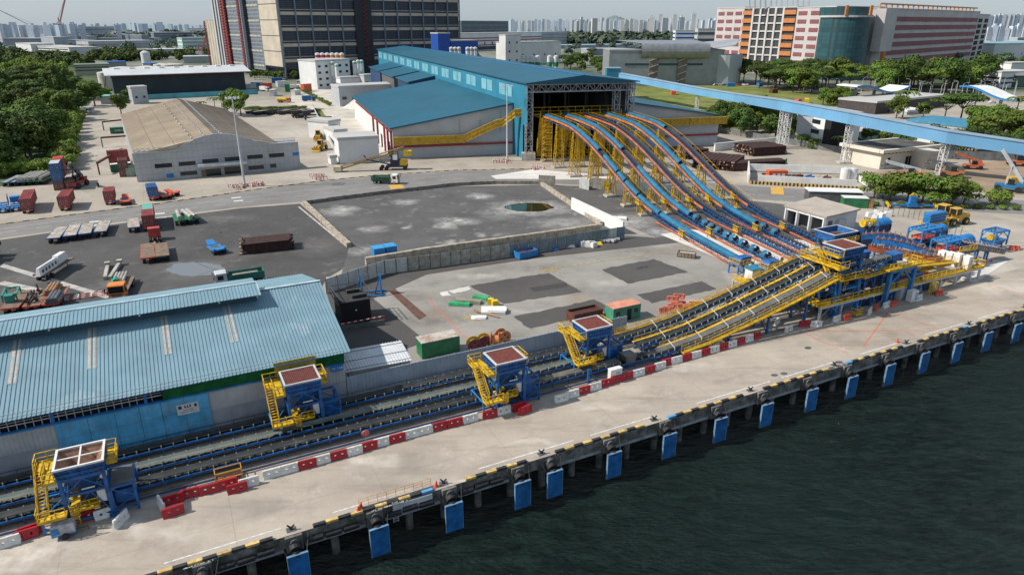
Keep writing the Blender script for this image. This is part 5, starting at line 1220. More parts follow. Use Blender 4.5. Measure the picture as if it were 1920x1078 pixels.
machine('yellow_motors','pair of rounded yellow motors on the deck beside the blue round hood','motor',*at_(1617,465),4.6,(('casing',YEL,lambda b:(b.tube((-1.5,0,1.0),(.1,0,1.0),.8,14),b.tube((.3,-.3,1.0),(1.7,-.3,1.0),.75,14))),('end_cap',WHITE,lambda b:b.tube((-.2,-.9,.8),(-.2,-.7,.8),.5,12)),('stand',NAVY,lambda b:b.box(-1.6,1.8,-.8,.8,-4.5,.2))))
t,L,zz=beltbridge('blue wheeled conveyor with yellow side panels sloping down to its tail on the right',g(1806,470,3.0),g(1875,472,1.4),4.2,1.6,2.0,BLUE,ncol=1)
b_=MB()
for k in range(14):b_.box(L*k/14+.15,L*(k+1)/14-.1,-1.12,-1.05,zz(k/14+.03)-.35,zz(k/14+.03)+.3)
b_.build('yellow_panels',mat('dull_yellow',(.35,.24,.06),.6,var=.4,scale=1),t)
b_=MB();b_.rail([(-3.5,-1.6,3.6),(1.5,-1.6,3.6)],1,1,.09);b_.box(-3.5,1.5,-1.6,-1.0,3.5,3.6);b_.build('landing',YEL,t)
machine('tail_box','open blue box frame with yellow motor at the far right end of the wheeled conveyor','frame',*at_(1858,468),0,(('frame',LBLUE,lambda b:(frame_box(b,-2.2,2.4,-1.4,1.4,1.2,4.3,.25),b.frus(-1.6,1.6,-1,1,1.2,-2.2,2.3,-1.4,1.4,2.4),[b.bar((-2.2,-1.4+k*.55,4.3),(2.4,-1.4+k*.55,4.3),.14)for k in range(6)])),('motor',YEL,lambda b:(b.box(-2,-.3,-.8,.4,2.5,3.3),b.tube((-.3,0,2.9),(.8,0,2.9),.4,10))),('legs',NAVY,lambda b:frame_box(b,-1.6,1.6,-1,1,0,1.3,.22))))
machine('control_box','stack of blue louvred boxes with yellow frame behind the slatted frames','machine',*at_(1748,428),0,(('louvred_box',LBLUE,lambda b:[b.box(-3,3,-.9,.9,1.6+.6*k,2.1+.6*k)for k in range(4)]),('frame',YEL,lambda b:frame_box(b,-2.8,3,-1.2,1.2,0,1.6,.22))))
t=machine('receiving_hopper','wide low blue hopper with open top holding rusty scrap, behind the tall hopper','hopper',*at_(1565,448,2.0),0,(('bin',BLUE,lambda b:([b.face(*f)for f in(((-3.6,-2.6,2.6),(3.6,-2.6,2.6),(4.2,-3.1,4.6),(-4.2,-3.1,4.6)),((3.6,-2.6,2.6),(3.6,2.6,2.6),(4.2,3.1,4.6),(4.2,-3.1,4.6)),((3.6,2.6,2.6),(-3.6,2.6,2.6),(-4.2,3.1,4.6),(4.2,3.1,4.6)),((-3.6,2.6,2.6),(-3.6,-2.6,2.6),(-4.2,-3.1,4.6),(-4.2,3.1,4.6)))],[b.bar((-4.1+k*.9,-3.15,4.5),(-3.6+k*.8,-2.7,2.6),.12)for k in range(10)],[b.bar((4.2,-3+k*.85,4.5),(3.7,-2.6+k*.75,2.6),.12)for k in range(8)],frame_box(b,-3.2,3.2,-2.2,2.2,0,2.6,.35))),('rim',LGREY,lambda b:(b.bar((-4.2,-3.1,4.65),(4.2,-3.1,4.65),.25,.15),b.bar((-4.2,3.1,4.65),(4.2,3.1,4.65),.25,.15),b.bar((-4.2,-3.1,4.66),(-4.2,3.1,4.66),.25,.15),b.bar((4.2,-3.1,4.66),(4.2,3.1,4.66),.25,.15))),('lining',COVERG,lambda b:b.face((-3.8,-2.7,3.3),(3.8,-2.7,3.3),(3.8,2.7,3.3),(-3.8,2.7,3.3))),('scrap',RUST,lambda b:b.frus(-1.8,2.2,-1,1.3,3.35,-1,1.4,-.5,.8,3.8)),('walkway_plate',YEL,lambda b:(b.box(-5.4,3.4,-4.2,-3.3,2.7,2.85),b.rail([(-5.4,-4.2,2.85),(3.4,-4.2,2.85)],1,1.2,.08)))))
t.scale=(.85,)*3
for i in range(14):
 u=117+i*1.5;v=15.4+(i%4)*1.25;z=4.3-(u-117)*.08
 machine('roller_unit','small '+('grey','navy')[i%2]+' roller unit on the yellow decks of the transfer station','machine',u,v,z,(('unit',(GALV,NAVY)[i%2],lambda b:(b.box(-.4,.5,-.3,.3,-.3,.35),b.tube((-.5,-.35,.3),(-.5,.35,.3),.22,8))),))['group']=('grey roller units on the yellow decks','navy roller units on the yellow decks')[i%2]
# ================= containers, trailers, trucks =================
NQ=QA
CCOL={'red':CRED,'blue':mat('container_blue',(.03,.12,.3),.55,var=.3,scale=.6,streak=.2),'green':mat('container_green',(.02,.16,.08),.55,var=.3,scale=.6,streak=.25),'teal':mat('container_teal',(.2,.5,.42),.55,var=.2,scale=.6),'pale':mat('container_pale',(.3,.4,.32),.55,var=.3,scale=.6,streak=.2),'white':WHITE,'brown':mat('container_brown',(.16,.05,.04),.6,var=.35,scale=.6,streak=.25)}
def cbody(t,L,m,z0=0,H_=2.59,W2=1.22,roof=None):
 b_=MB();b_.box(-W2,W2,0,L,z0,z0+H_-.02)
 y=.2
 while y<L-.2:
  for s in(-1,1):b_.box(min(s*W2,s*(W2+.035)),max(s*W2,s*(W2+.035)),y,y+.13,z0+.15,z0+H_-.15)
  y+=.28
 b_.build('body',m,t)
 b_=MB();b_.box(-W2+.03,W2-.03,.03,L-.03,z0+H_-.018,z0+H_);y=.3
 while y<L-.2:b_.box(-W2+.12,W2-.12,y,y+.14,z0+H_,z0+H_+.025);y+=.34
 b_.build('roof',roof or m,t)
 b_=MB()
 for s in(-1,1):
  for y in(0,L):b_.box(s*W2-.09,s*W2+.09,y-.06,y+.06,z0,z0+H_)
  b_.box(s*W2-.07,s*W2+.07,-.02,L,z0+H_-.1,z0+H_+.005);b_.box(s*W2-.07,s*W2+.07,-.02,L,z0,z0+.14)
 b_.box(-W2,W2,-.06,.02,z0,z0+.14);b_.box(-W2,W2,-.06,.02,z0+H_-.12,z0+H_);b_.build('corner_frame',m,t)
 b_=MB()
 for x in(-.85,-.45,.45,.85):b_.bar((x,-.07,z0+.12),(x,-.07,z0+H_-.12),.045)
 for x in(-.65,.65):b_.box(x-.16,x+.16,-.075,-.05,z0+1.25,z0+1.4)
 b_.box(-.02,.02,-.055,-.02,z0+.1,z0+H_-.1);b_.build('door_bars',GALV,t)
def chassis(t,L,m,wd=1.22):
 b_=MB()
 for s in(-.45,.45):b_.bar((s,0,1.0),(s,L,1.05),.16,.3)
 for k in range(5):b_.box(-wd,wd,L*k/4-.08,L*k/4+.08,.95,1.15)
 for s in(-.7,.7):b_.bar((s,L*.78,0),(s,L*.78,1),.12)
 b_.build('chassis',m,t)
 for y in(.9,2.1):
  for s in(-1,1):b_=MB();b_.tube((s*.62,y,.5),(s*1.15,y,.5),.5,14);b_.build('wheel',BLACK,t)
 b_=MB();b_.box(-1.2,1.2,-.12,0,.75,.95);b_.build('tail_bar',ORED,t)
def container(label,px,py,col,L=6.06,rot=0,z0=0,on=False,cm=None,group=None,roof=None,base=None,W2=1.22,H_=2.59):
 p=base if base is not None else g(px,py)
 t=thing('shipping_container',label,'container',(p[0],p[1],z0),NQ+R(rot),group)
 cbody(t,L,CCOL[col]if isinstance(col,str)else col,1.25 if on else 0,H_,W2,roof)
 if on:chassis(t,L+.4,cm or DGREY)
 return t
container('red container on a trailer, beside the blue tractor units at the left edge',53,401,'red',12.2,2,on=True)
container('red container on a trailer standing alone near the road kerb',123,396,'red',9,-3,on=True)
container('faded red container on a blue chassis beside the small orange low-bed trailer',208,385,'red',6.06,0,on=True,cm=BLUE)
container('blue container on a trailer between the road and the warehouse',290,377,'blue',6.06,4,on=True,cm=ORED,roof=CCOL['blue'])
t=container('red container with a mint-topped one behind it, parked in the dark yard',282,434,'red',6.06,0,on=True,cm=DGREY)
container('mint-green roofed container directly behind the red one in the dark yard',0,0,CCOL['red'],6.06,0,z0=1.25,roof=CCOL['teal'],base=g(282,434)+Vector((-math.sin(QA)*6.4,math.cos(QA)*6.4,0)))
p0=g(112,357)
container('dark brown container at the bottom of the stack by the reach stacker',0,0,'brown',6.06,0,base=p0)
container('blue container in the middle of the stack by the reach stacker',0,0,'blue',6.06,0,z0=2.6,base=p0)
container('white-topped blue container near the top of the stack by the reach stacker',0,0,'blue',6.06,0,z0=5.2,base=p0,roof=WHITE)
container('red container behind the blue stack',0,0,'red',6.06,0,z0=5.2,base=p0+Vector((-3.2,6.6,0)),roof=ORED)
container('red container under the topmost one behind the blue stack',0,0,'red',6.06,0,z0=2.6,base=p0+Vector((-3.2,6.6,0)))
container('brown container at the bottom right of the stack by the reach stacker',0,0,'brown',6.06,0,base=p0+Vector((2.6,1.2,0)))
SW=90-9
for lb,px,py,z,col,rf in(('red container on top of another beside the warehouse wall',199,312,2.6,'red',CCOL['brown']),('red container under another beside the warehouse wall',200,312,0,'red',None),('green container with a round emblem beside the warehouse wall',202,323,0,'green',WHITE)):
 p=g(px,py);t=thing('shipping_container',lb,'container',(p.x+1.2,p.y,z),QA+R(-90+8));cbody(t,6.06,CCOL[col],0,2.59,1.22,rf)
container('tall dark red container standing at the warehouse corner, upper of two',234,332,'brown',6.06,0,z0=2.6);container('dark red container at the warehouse corner, lower of two',234,332,'brown',6.06,0);container('pale green container between the dark red pair and the warehouse',247,331,'pale',6.06,0)
p=g(211,252);t=thing('shipping_container','long green container with white EVERGREEN lettering beside the tan-roofed warehouse','container',(p.x-1.5,p.y+1.5,0),QA+R(-90));cbody(t,9.5,CCOL['green'],0)
text_mesh('lettering','EVERGREEN',1.15,WHITE,t,Matrix.Translation((1.275,4.75,1.3))@Matrix.Rotation(math.pi/2,4,'Z')@Matrix.Rotation(math.pi/2,4,'X'))
for lb,xa,ya,xb,yb in(('rust-brown low gantry frame left of the EVERGREEN container',195,245,240,240),('rust-brown low gantry frame above the red containers',193,277,244,273),('rust-brown wall frame behind the green containers',187,328,232,300)):
 a,c=g(xa,ya),g(xb,yb);t=thing('gantry_frame',lb,'gantry',a,math.atan2(c.y-a.y,c.x-a.x));L=(c-a).length;b_=MB();b_.bar((0,0,3.8),(L,0,3.8),.7,.6);[b_.bar((x,0,0),(x,0,3.8),.35)for x in(0,L)];b_.build('steelwork',RUST,t)
def cabin(label,px,py,L,m,rm,rot=0,win=True,H_=2.5,name='site_cabin'):
 p=g(px,py);t=thing(name,label,'cabin',(p.x,p.y,0),QA+R(rot));b_=MB();b_.box(0,L,0,2.44,0,H_);x=.15
 while x<L:b_.box(x,x+.1,-.03,0,.1,H_-.12);x+=.28
 b_.build('body',m,t);b_=MB();b_.box(-.05,L+.05,-.08,2.5,H_,H_+.08);x=.1
 while x<L:b_.box(x,x+.08,-.05,2.48,H_+.08,H_+.12);x+=.5
 b_.build('roof',rm,t)
 if win:
  b_=MB();b_.box(.5,1.3,-.06,-.031,1.2,1.9);b_.build('window',GLASS,t);b_=MB();b_.box(L*.5,L*.5+.85,-.06,-.031,.1,2.0);b_.build('door',DARK,t)
  b_=MB();b_.box(L-1.3,L-.6,-.06,-.031,1.2,1.9);b_.build('window',GLASS,t)
 return t
cabin('green corrugated cabin with rusty white roof behind the corrugated fence',792,674,5.8,GREEN,mat('rusty_white_roof',(.5,.45,.4),.6,var=.2,scale=.8,dirt=((.25,.09,.04),.5,.7)),0,False)
cabin('green cabin with faded orange-pink roof at the end of the corrugated fence',1149,607,5.4,mat('jade_paint',(.06,.25,.16),.6,var=.3,scale=.8),mat('salmon_roof',(.55,.25,.17),.7,var=.2,scale=.8))
cabin('small blue site cabin, left of the pair by the block wall',703,490,2.3,mat('bright_blue',(.02,.2,.5),.5,var=.15),mat('bright_blue2',(.04,.28,.55),.5,var=.1),0,False)
cabin('small blue site cabin, right of the pair by the block wall',726,486,2.2,mat('bright_blue',(.02,.2,.5)),mat('bright_blue2',(.04,.28,.55)),0,False)
def skip(label,px,py,L,W2,m,inner,rot=0,H_=1.5):
 p=g(px,py);t=thing('open_skip',label,'skip',(p.x,p.y,0),QA+R(rot));b_=MB()
 for a in((0,0,L,.1),(0,W2-.1,L,W2),(0,.1,.1,W2-.1),(L-.1,.1,L,W2-.1)):b_.box(a[0],a[2],a[1],a[3],.15,H_)
 b_.box(0.1,L-.1,.1,W2-.1,.15,.25);k=0
 while k<L:b_.box(k,k+.1,-.08,0,.1,H_);k+=.7
 b_.build('body',m,t);b_=MB();b_.box(.12,L-.12,.12,W2-.12,.3,H_*.75);b_.build('load',inner,t);return t
skip('blue open skip with rusty inside by the yard hoarding',974,488,4.6,2.2,LBLUE,RUST,6);skip('rust-brown open skip behind the fourth hopper',1076,609,5.5,2.4,RUST,mat('dark_rust',(.07,.03,.02),.9),0,1.7)
skip('grey concrete-filled crate box on the lower yard near the conveyors',1269,482,3.6,1.8,mat('crate_brown',(.22,.17,.13),.8,var=.3),CONC,-50,1.1)
def trailer(label,px,py,L,deckm,rot=0,frame=BLUE,load=None,group=None,wd=1.25,zt=1.35):
 p=g(px,py);t=thing('flatbed_trailer',label,'trailer',(p.x,p.y,0),NQ+R(rot),group)
 b_=MB();n=int(L/1.0)
 for k in range(n):b_.box(-wd,wd,L*k/n+.02,L*(k+1)/n-.02,zt,zt+.07)
 b_.build('deck',deckm,t);b_=MB()
 for s in(-.45,.45):b_.bar((s,.05,zt-.25),(s,L-.1,zt-.25),.15,.4)
 for s in(-wd,wd):b_.bar((s*1.01,0,zt),(s*1.01,L,zt),.09,.16)
 b_.box(-wd,wd,-.1,-.01,zt-.2,zt+.05)
 for s in(-.75,.75):b_.bar((s,L*.8,0),(s,L*.8,zt),.14)
 b_.build('frame',frame,t)
 for y in(.9,2.1):
  for s in(-1,1):b_=MB();b_.tube((s*.6,y,.48),(s*1.12,y,.48),.48,14);b_.build('wheel',BLACK,t)
 return t
for i,(x,y,r_,L)in enumerate(((102,458,-6,9.5),(133,453,-2,10),(161,449,-1,9),(190,445,-4,10),(253,437,2,8.5))):
 trailer(('leftmost','second','third','fourth','lone')[i]+' pale planked flatbed trailer parked by the road edge of the dark yard',x,y,L,WOOD,r_)
BW=mat('brown_planks',(.2,.14,.1),.85,var=.35,scale=1.2)
trailer('brown plank-decked trailer coupled to the white and red truck',280,495,10.5,BW,0,ORED);trailer('brown plank-decked trailer standing beside the coupled one',307,492,9.8,BW,1,DGREY)
PIPE=mat('pale_pipe',(.36,.34,.31),.6,var=.3,scale=.7)
def pipes(label,px,py,z,n,L,r,m,rot=0,cols=None,name='pipe_load',cat='pipes',lay=2,dx=0):
 p=g(px,py);t=thing(name,label,cat,(p.x,p.y,z),NQ+R(rot))
 for k in range(n):
  row,i=divmod(k,max(1,(n+lay-1)//lay));b_=MB();x=dx+(i-(n/lay-1)/2)*2.05*r+row*r
  b_.tube((x,.3,r+row*1.75*r),(x,.3+L,r+row*1.75*r),r,10);b_.build('pipe',m,t)
 return t
for i,(x,y,n,r_)in enumerate(((340,424,1,2),(366,421,2,12))):
 trailer(('left','right')[i]+' green-decked trailer loaded with big round grey pipes',x,y,7.5,GREEN,r_,GREEN);pipes(('single big grey pipe','pair of big grey pipes')[i]+' lying on a green-decked trailer in the dark yard',x,y,1.45,n,7.5,.48,PIPE,r_,lay=1)
for i,x in enumerate((12,24,38,50,61,77)):
 y=348-i*.7;trailer(('first','second','third','fourth','fifth','sixth')[i]+' trailer from the left in the angled row by the green hedge',x,y+3,11,GREEN if i>2 else GALV,-14,GREEN if i>2 else BLUE)
 if i>1:pipes('pair of long grey pipes on the '+('','','third','fourth','fifth','sixth')[i]+' trailer of the angled row by the hedge',x,y+3,1.45,2 if i<5 else 1,10.5,.5,PIPE,-14,lay=1)
trailer('low-bed trailer with green machine at the far left bottom, by the shed ridge',22,592,8.5,BW,-6,ORED);trailer('low-bed trailer with heaped black steel parts near the shed ridge',62,588,8.5,BW,-8,ORED);trailer('low-bed trailer loaded with rusty and dark pipes near the shed ridge',98,584,8.5,BW,-6,ORED)
pipes('rusty pipes bundled on the rear part of a low-bed trailer by the shed ridge',96,570,1.45,7,4.5,.26,mat('rusty_pipe',(.34,.18,.09),.7,var=.3),-6,lay=2);pipes('dark grey pipes bundled on the front part of a low-bed trailer by the shed ridge',99,586,1.45,7,4.2,.26,mat('grey_pipe',(.2,.21,.23),.4,.5),-6,lay=2)
p=g(24,580);t=thing('green_machine','teal-green machine lashed on a low-bed trailer by the shed ridge','machine',(p.x,p.y,1.42),NQ);b_=MB();frame_box(b_,-1,1,0,4,0,1.2,.2);b_.build('frame',mat('teal_green',(.02,.3,.2),.5),t);b_=MB();b_.box(-.6,.6,-.8,.6,0,1.3);b_.build('engine_box',mat('teal_green' if 0 else 'teal_green2',(.03,.25,.2),.5),t)
p=g(62,586);t=thing('steel_parts','heap of black bent steel parts on a low-bed trailer by the shed ridge','steel parts',(p.x,p.y,1.42),NQ)
for k in range(14):b_=MB();a=Vector((rr.uniform(-.9,.9),rr.uniform(.2,7),rr.uniform(.1,.3)));b_.bar(a,a+Vector((rr.uniform(-.8,.8),rr.uniform(-1.2,1.2),rr.uniform(.2,1))),.28);b_.build('steel_part',BLACK,t)
def lowbed(label,px,py,L,rot,m=ORED):
 p=g(px,py);t=thing('low_bed_trailer',label,'trailer',(p.x,p.y,0),NQ+R(rot));b_=MB()
 b_.box(-1.3,1.3,1.6,L-2.2,.75,.95);b_.box(-1.3,1.3,0,1.6,.95,1.2);b_.hexa([(-.9,L-2.2,.8),(.9,L-2.2,.8),(.7,L,1.3),(-.7,L,1.3)],[(-.9,L-2.2,1.05),(.9,L-2.2,1.05),(.7,L,1.6),(-.7,L,1.6)])
 for s in(-1.1,1.1):b_.box(s-.2,s+.2,.1,1.4,1.2,1.4)
 b_.build('bed',m,t);b_=MB();b_.box(-.8,.8,2,L-2.6,.951,.98);b_.build('deck_grille',DGREY,t)
 for y in(.7,1.6):
  for s in(-1,1):b_=MB();b_.tube((s*.7,y,.45),(s*1.28,y,.45),.45,12);b_.build('wheel',BLACK,t)
lowbed('orange low-bed trailer beside the faded red container',237,386,8,2);lowbed('orange low-bed trailer beside the blue container',315,375,8.5,20);lowbed('short orange dolly trailer right of the orange low-bed',331,369,4.6,30)
lowbed('bright blue skeletal trailer between the yard centre and the rusty steel stack',414,478,7.2,12,mat('bright_blue',(.02,.2,.5)))
for i,(x,y)in enumerate(((8,400),(33,397))):
 p=g(x,y);t=thing('tractor_trailer',('leftmost','second')[i]+' bright blue skeletal trailer with upright posts at the left edge by the road','trailer',p,NQ+R(8));b_=MB();b_.box(-1.2,1.2,0,1.2,.8,1.1);b_.bar((-.5,0,.9),(-.5,9,.9),.3,.4);b_.bar((.5,0,.9),(.5,9,.9),.3,.4)
 for y_ in(2.5,5,8):b_.box(-1.3,1.3,y_-.2,y_+.2,.9,1.2)
 if i==0:
  for x_ in(-1.2,1.2):
   for y_ in(5,8.5):b_.bar((x_,y_,1),(x_,y_,3.2),.2)
 else:b_.box(-1.2,1.2,6.5,8.5,1.2,2.6)
 b_.build('frame',mat('bright_blue',(.02,.2,.5)),t)
 for y_ in(.8,2):
  for s in(-1,1):b_=MB();b_.tube((s*.7,y_,.5),(s*1.25,y_,.5),.5,12);b_.build('wheel',BLACK,t)
def truck(label,p,rot,cab,body=None,L=7.5,bodym=None,fill=None,name='truck',scale=1.0):
 """front faces local -y"""
 t=thing(name,label,'truck',(p[0],p[1],0),rot);t.scale=(scale,)*3
 b_=MB();b_.extr([(0,.55),(0,1.5),(.18,2.7),(.35,2.85),(2.1,2.85),(2.1,.55)],-1.2,1.2);b_.build('cab',cab,t)
 b_=MB();b_.face((-1.08,-.02,1.6),(1.08,-.02,1.6),(1.05,.155,2.6),(-1.05,.155,2.6));b_.build('windscreen',GLASS,t)
 for s in(-1,1):b_=MB();b_.box(min(s*1.2,s*1.215),max(s*1.2,s*1.215),.5,1.5,1.65,2.5);b_.build('side_window',GLASS,t);b_=MB();b_.box(s*.9-.18,s*.9+.18,-.04,0,.8,1.05);b_.build('headlight',WHITE,t);b_=MB();b_.bar((s*1.25,-.1,2.3),(s*1.5,-.15,2.3),.05);b_.box(s*1.5-.1,s*1.5+.1,-.2,-.1,1.8,2.5);b_.build('mirror',BLACK,t)
 b_=MB();b_.box(-1.15,1.15,-.06,0,.45,.78);b_.box(-.8,.8,-.03,0,1.1,1.45);b_.build('grille',DGREY,t)
 b_=MB()
 for s in(-.45,.45):b_.bar((s,.5,.75),(s,L,.75),.18,.3)
 b_.build('chassis',DGREY,t)
 for y in(1.1,L-2.3,L-1.1):
  for s in(-1,1):b_=MB();b_.tube((s*.75,y,.5),(s*1.2,y,.5),.5,16);o=b_.build('wheel',BLACK,t);m_=MB();m_.tube((s*1.2,y,.5),(s*1.22,y,.5),.25,10);m_.build('rim',GALV,o)
 if body=='tipper':
  b_=MB();y0=2.3
  for s in(-1,1):b_.hexa([(s*1.15-.05,y0,1.0),(s*1.15+.05,y0,1.0),(s*1.15+.05,L,1.0),(s*1.15-.05,L,1.0)],[(s*1.25-.05,y0,2.3),(s*1.25+.05,y0,2.3),(s*1.25+.05,L,2.3),(s*1.25-.05,L,2.3)]);[b_.bar((s*1.24,y0+k*.85,1.05),(s*1.32,y0+k*.85,2.3),.12)for k in range(7)]
  b_.box(-1.12,1.12,y0,y0+.12,1.0,2.6);b_.box(-1.12,1.12,L-.12,L,1.0,2.25);b_.box(-1.1,1.1,y0+.12,L-.12,.95,1.1);b_.build('tipper_body',bodym,t)
  if fill:b_=MB();b_.frus(-1.05,1.05,y0+.2,L-.2,1.1,-.8,.8,y0+1,L-1,1.9);b_.build('load',fill,t)
 if body=='flat':b_=MB();b_.box(-1.2,1.2,2.4,L,1.0,1.15);b_.build('bed',bodym,t)
 if body=='drum':b_=MB();b_.tube((0,2.6,1.9),(0,L-.8,2.2),.8,12,1.15);b_.tube((0,L-.8,2.2),(0,L,2.7),1.1,12,.5);b_.build('mixer_drum',bodym,t)
 if body=='box':b_=MB();b_.box(-1.22,1.22,2.4,L,1.0,3.4);b_.build('cargo_box',bodym,t)
 if body=='tank':b_=MB();b_.tube((0,2.5,2.0),(0,L,2.0),1.05,14);b_.build('tank',bodym,t)
 return t
p=g(748,345);truck('green tipper truck with white cab driving on the road past the walled yard',p,R(82),WHITE,'tipper',8.2,mat('tipper_green',(.03,.11,.07),.6,var=.3),mat('grey_load',(.25,.24,.22),.9))
p=g(275,457);truck('white and red truck cab coupled to a brown plank trailer, seen from behind',p+Vector((0,4,0)),QA+math.pi,mat('cab_red',(.5,.06,.05),.5),None,4.6)
p=g(222,567);truck('orange truck with a green engine on its bed, facing the shed ridge',p,QA+R(-8),mat('truck_orange',(.72,.22,.03),.4,var=.1),'flat',9.5,BW,scale=1.08)
p2=g(221,548);t=thing('diesel_engine','green and yellow engine on the bed of the orange truck','engine',(p2.x,p2.y,1.3),QA);b_=MB();b_.box(-.7,.7,-.2,1.4,0,.9);b_.tube((0,-.2,.9),(0,1.5,.9),.4,8);b_.build('block',mat('teal_green',(.02,.3,.2)),t);b_=MB();b_.bar((.3,-.1,1.2),(.8,1,1.0),.12);b_.build('hose',YEL,t)
pipes('long grey pipes loaded on the back of the orange truck',223,548,1.4,4,6,.26,PIPE,-6,lay=1)
p=g(450,535);truck('grey tipper truck with green body parked behind the shed ridge',p+Vector((-4,-1.2,0)),R(-62),LGREY,'tipper',8.6,mat('tipper_teal',(.02,.16,.13),.6,var=.3),mat('sand_load',(.26,.22,.18),.9))
p=g(2,478);t=truck('blue truck carrying white crates and yellow straps at the far left edge',p+Vector((-1.5,0,0)),QA+math.pi+R(-10),BLUE,'flat',9,BLUE,scale=1.1)
b_=MB();b_.box(-1.1,1.1,3,8.6,1.2,2.4);b_.box(-1.0,1.0,2.5,5,2.4,3.4);b_.build('crates',WHITE,t);b_=MB();b_.box(-.9,.9,6,8,2.41,2.7);b_.build('yellow_straps',YEL,t)
p=g(75,533);trailer('timber-decked trailer under the long white casting',78,528,10,BW,-22,DGREY)
t=thing('white_casting','long white tapering steel casting resting on a timber trailer','casting',(p.x,p.y,1.45),QA+R(-20))
b_=MB();b_.frus(-.45,.45,.0,9.6,0,-.2,.2,.4,9.4,1.5);b_.frus(-.65,.65,6.5,10.3,.2,-.5,.5,7,10,1.7);b_.build('shell',WHITE,t);b_=MB();[b_.box(.47-.02*k,.5-.02*k,1+k*1.2,1.5+k*1.2,.4,1.0)for k in range(6)];b_.build('slots',DGREY,t)
p=g(198,525)
for i,(dx,r_,lb)in enumerate(((0,-1,'left'),(.9,-9,'right'))):t=MB();t.box(-.3,.3,0,9,.1,.7);t.box(-.5,.5,7.5+i,8.5+i,.7,1.1);tag(t.build('concrete_beam',CONC,loc=(p.x+dx,p.y,0),rotz=QA+R(r_)),lb+' of two pale concrete beams lying on the dark yard','beam')
p=g(160,556);t=thing('barrier_frame','red and white striped tubular frame lying flat near the shed ridge','frame',p,QA);b_=MB();k=0
for y in(-1.2,-.2,.8):
 for i in range(10):b_.use(i%2).bar((-3+i*.62,y,.3),(-3+(i+1)*.62,y,.3),.16)
for x in(-3,-1,1,3.2):b_.use(0).bar((x,-1.2,.3),(x,.8,.3),.16)
b_.build('bars',[WPL,ORED],t)
RS=mat('dark_rusty_steel',(.05,.02,.016),.85,var=.5,scale=1.2)
def steelstack(label,px0,py0,px1,py1,D_,H_,seed,ends=True):
 a,c=g(px0,py0),g(px1,py1);L=(c-a).length;t=thing('steel_stack',label,'steel stack',a,math.atan2(c.y-a.y,c.x-a.x));r3=random.Random(seed);b_=MB();n=9
 for i in range(n):
  for j in range(int(H_/.45)):y=D_*i/n;b_.box(r3.uniform(-.5,.6),L+r3.uniform(-.8,.3),y,y+D_/n*.85,.1+j*.45,.1+j*.45+.36)
 b_.build('sections',RS,t)
 if ends:
  for k in range(24):b_=MB();y=r3.uniform(.1,D_-.2);z=r3.uniform(.2,H_-.2);b_.tube((-.75+r3.uniform(-.2,.2),y,z),(-.5,y,z),.22,8);b_.build('pipe_end',mat('pale_rust',(.4,.3,.24),.8,var=.4,scale=3),t)
 return t
steelstack('dark rusty steel section stack in the middle of the dark yard',459,478,552,468,5.2,2.6,1)
steelstack('rusty pipe stack with pale ends beside the lattice leg, near the white block wall',1412,294,1475,290,12,3.4,2);steelstack('rusty steel stack in front of the others by the striped wall, with green straps',1375,322,1475,316,5,3.0,3,False);steelstack('rusty pipe stack partly hidden behind the rightmost curved conveyor',1376,322,1395,308,14,3.4,4);steelstack('rusty stack in the shade under the curved conveyors',1290,300,1330,296,10,3.2,5)
for x in(1432,1472):p=g(x,317);m_=MB();m_.bar((0,-.2,0),(0,-.2,3.5),.3);tag(m_.build('strap_post',GREEN,loc=p),('left' if x<1450 else 'right')+' green post in front of the strapped rusty steel stack','post')
# ================= walls and hoardings of the walled yard =================
def blockwall(label,pts,h=.9,t_=.9,z=0,m=CONC):
 t=thing('block_wall',label,'wall',(0,0,0));r4=random.Random(len(label))
 b_=MB()
 for(a,c)in zip(pts,pts[1:]):
  a,c=g(*a),g(*c);n=max(1,int((c-a).length/1.8))
  for i in range(n):
   p_,q_=a.lerp(c,i/n),a.lerp(c,(i+.97)/n);zz=z+r4.uniform(-.03,.06)
   b_.bar(p_+Vector((0,0,zz+h/2)),q_+Vector((0,0,zz+h/2)),t_+r4.uniform(-.08,.08),h)
 b_.build('blocks',m,t)
TANC=mat('weathered_block',(.4,.35,.28),.9,var=.35,scale=.9,dirt=((.12,.1,.09),.3,.8))
blockwall('low concrete block wall on the left side of the walled yard',[(571,384),(655,464)],1.0,1.0,m=TANC)
blockwall('low dark-faced block wall along the road side of the walled yard',[(573,383),(700,366),(850,349),(930,345),(1015,346)],1.0,.8,m=mat('grimy_block',(.22,.2,.18),.9,var=.4,scale=.8))
blockwall('low concrete block wall on the right side of the walled yard',[(1016,348),(1128,424)],1.0,1.0,m=TANC)
blockwall('low concrete block wall behind the sheet hoarding',[(686,497),(790,480),(900,464),(1010,449),(1128,432)],1.6,.9,m=TANC)
FS=[(612,551),(673,530),(722,514),(807,503),(937,485),(1060,465),(1171,447)]
sheets=[mat('sheet_white',(.52,.53,.52),.5,var=.2,scale=.8,dirt=((.28,.15,.08),.25,.8),streak=.3),mat('sheet_grey',(.17,.22,.25),.5,var=.25,scale=.6,streak=.3),mat('sheet_rusty',(.36,.36,.32),.5,var=.3,scale=.8,dirt=((.2,.12,.07),.6,.9),streak=.4)]
t=thing('sheet_hoarding','patchwork hoarding of white, grey and rusty steel sheets along the walled yard','hoarding',(0,0,0));r5=random.Random(3);idx=0
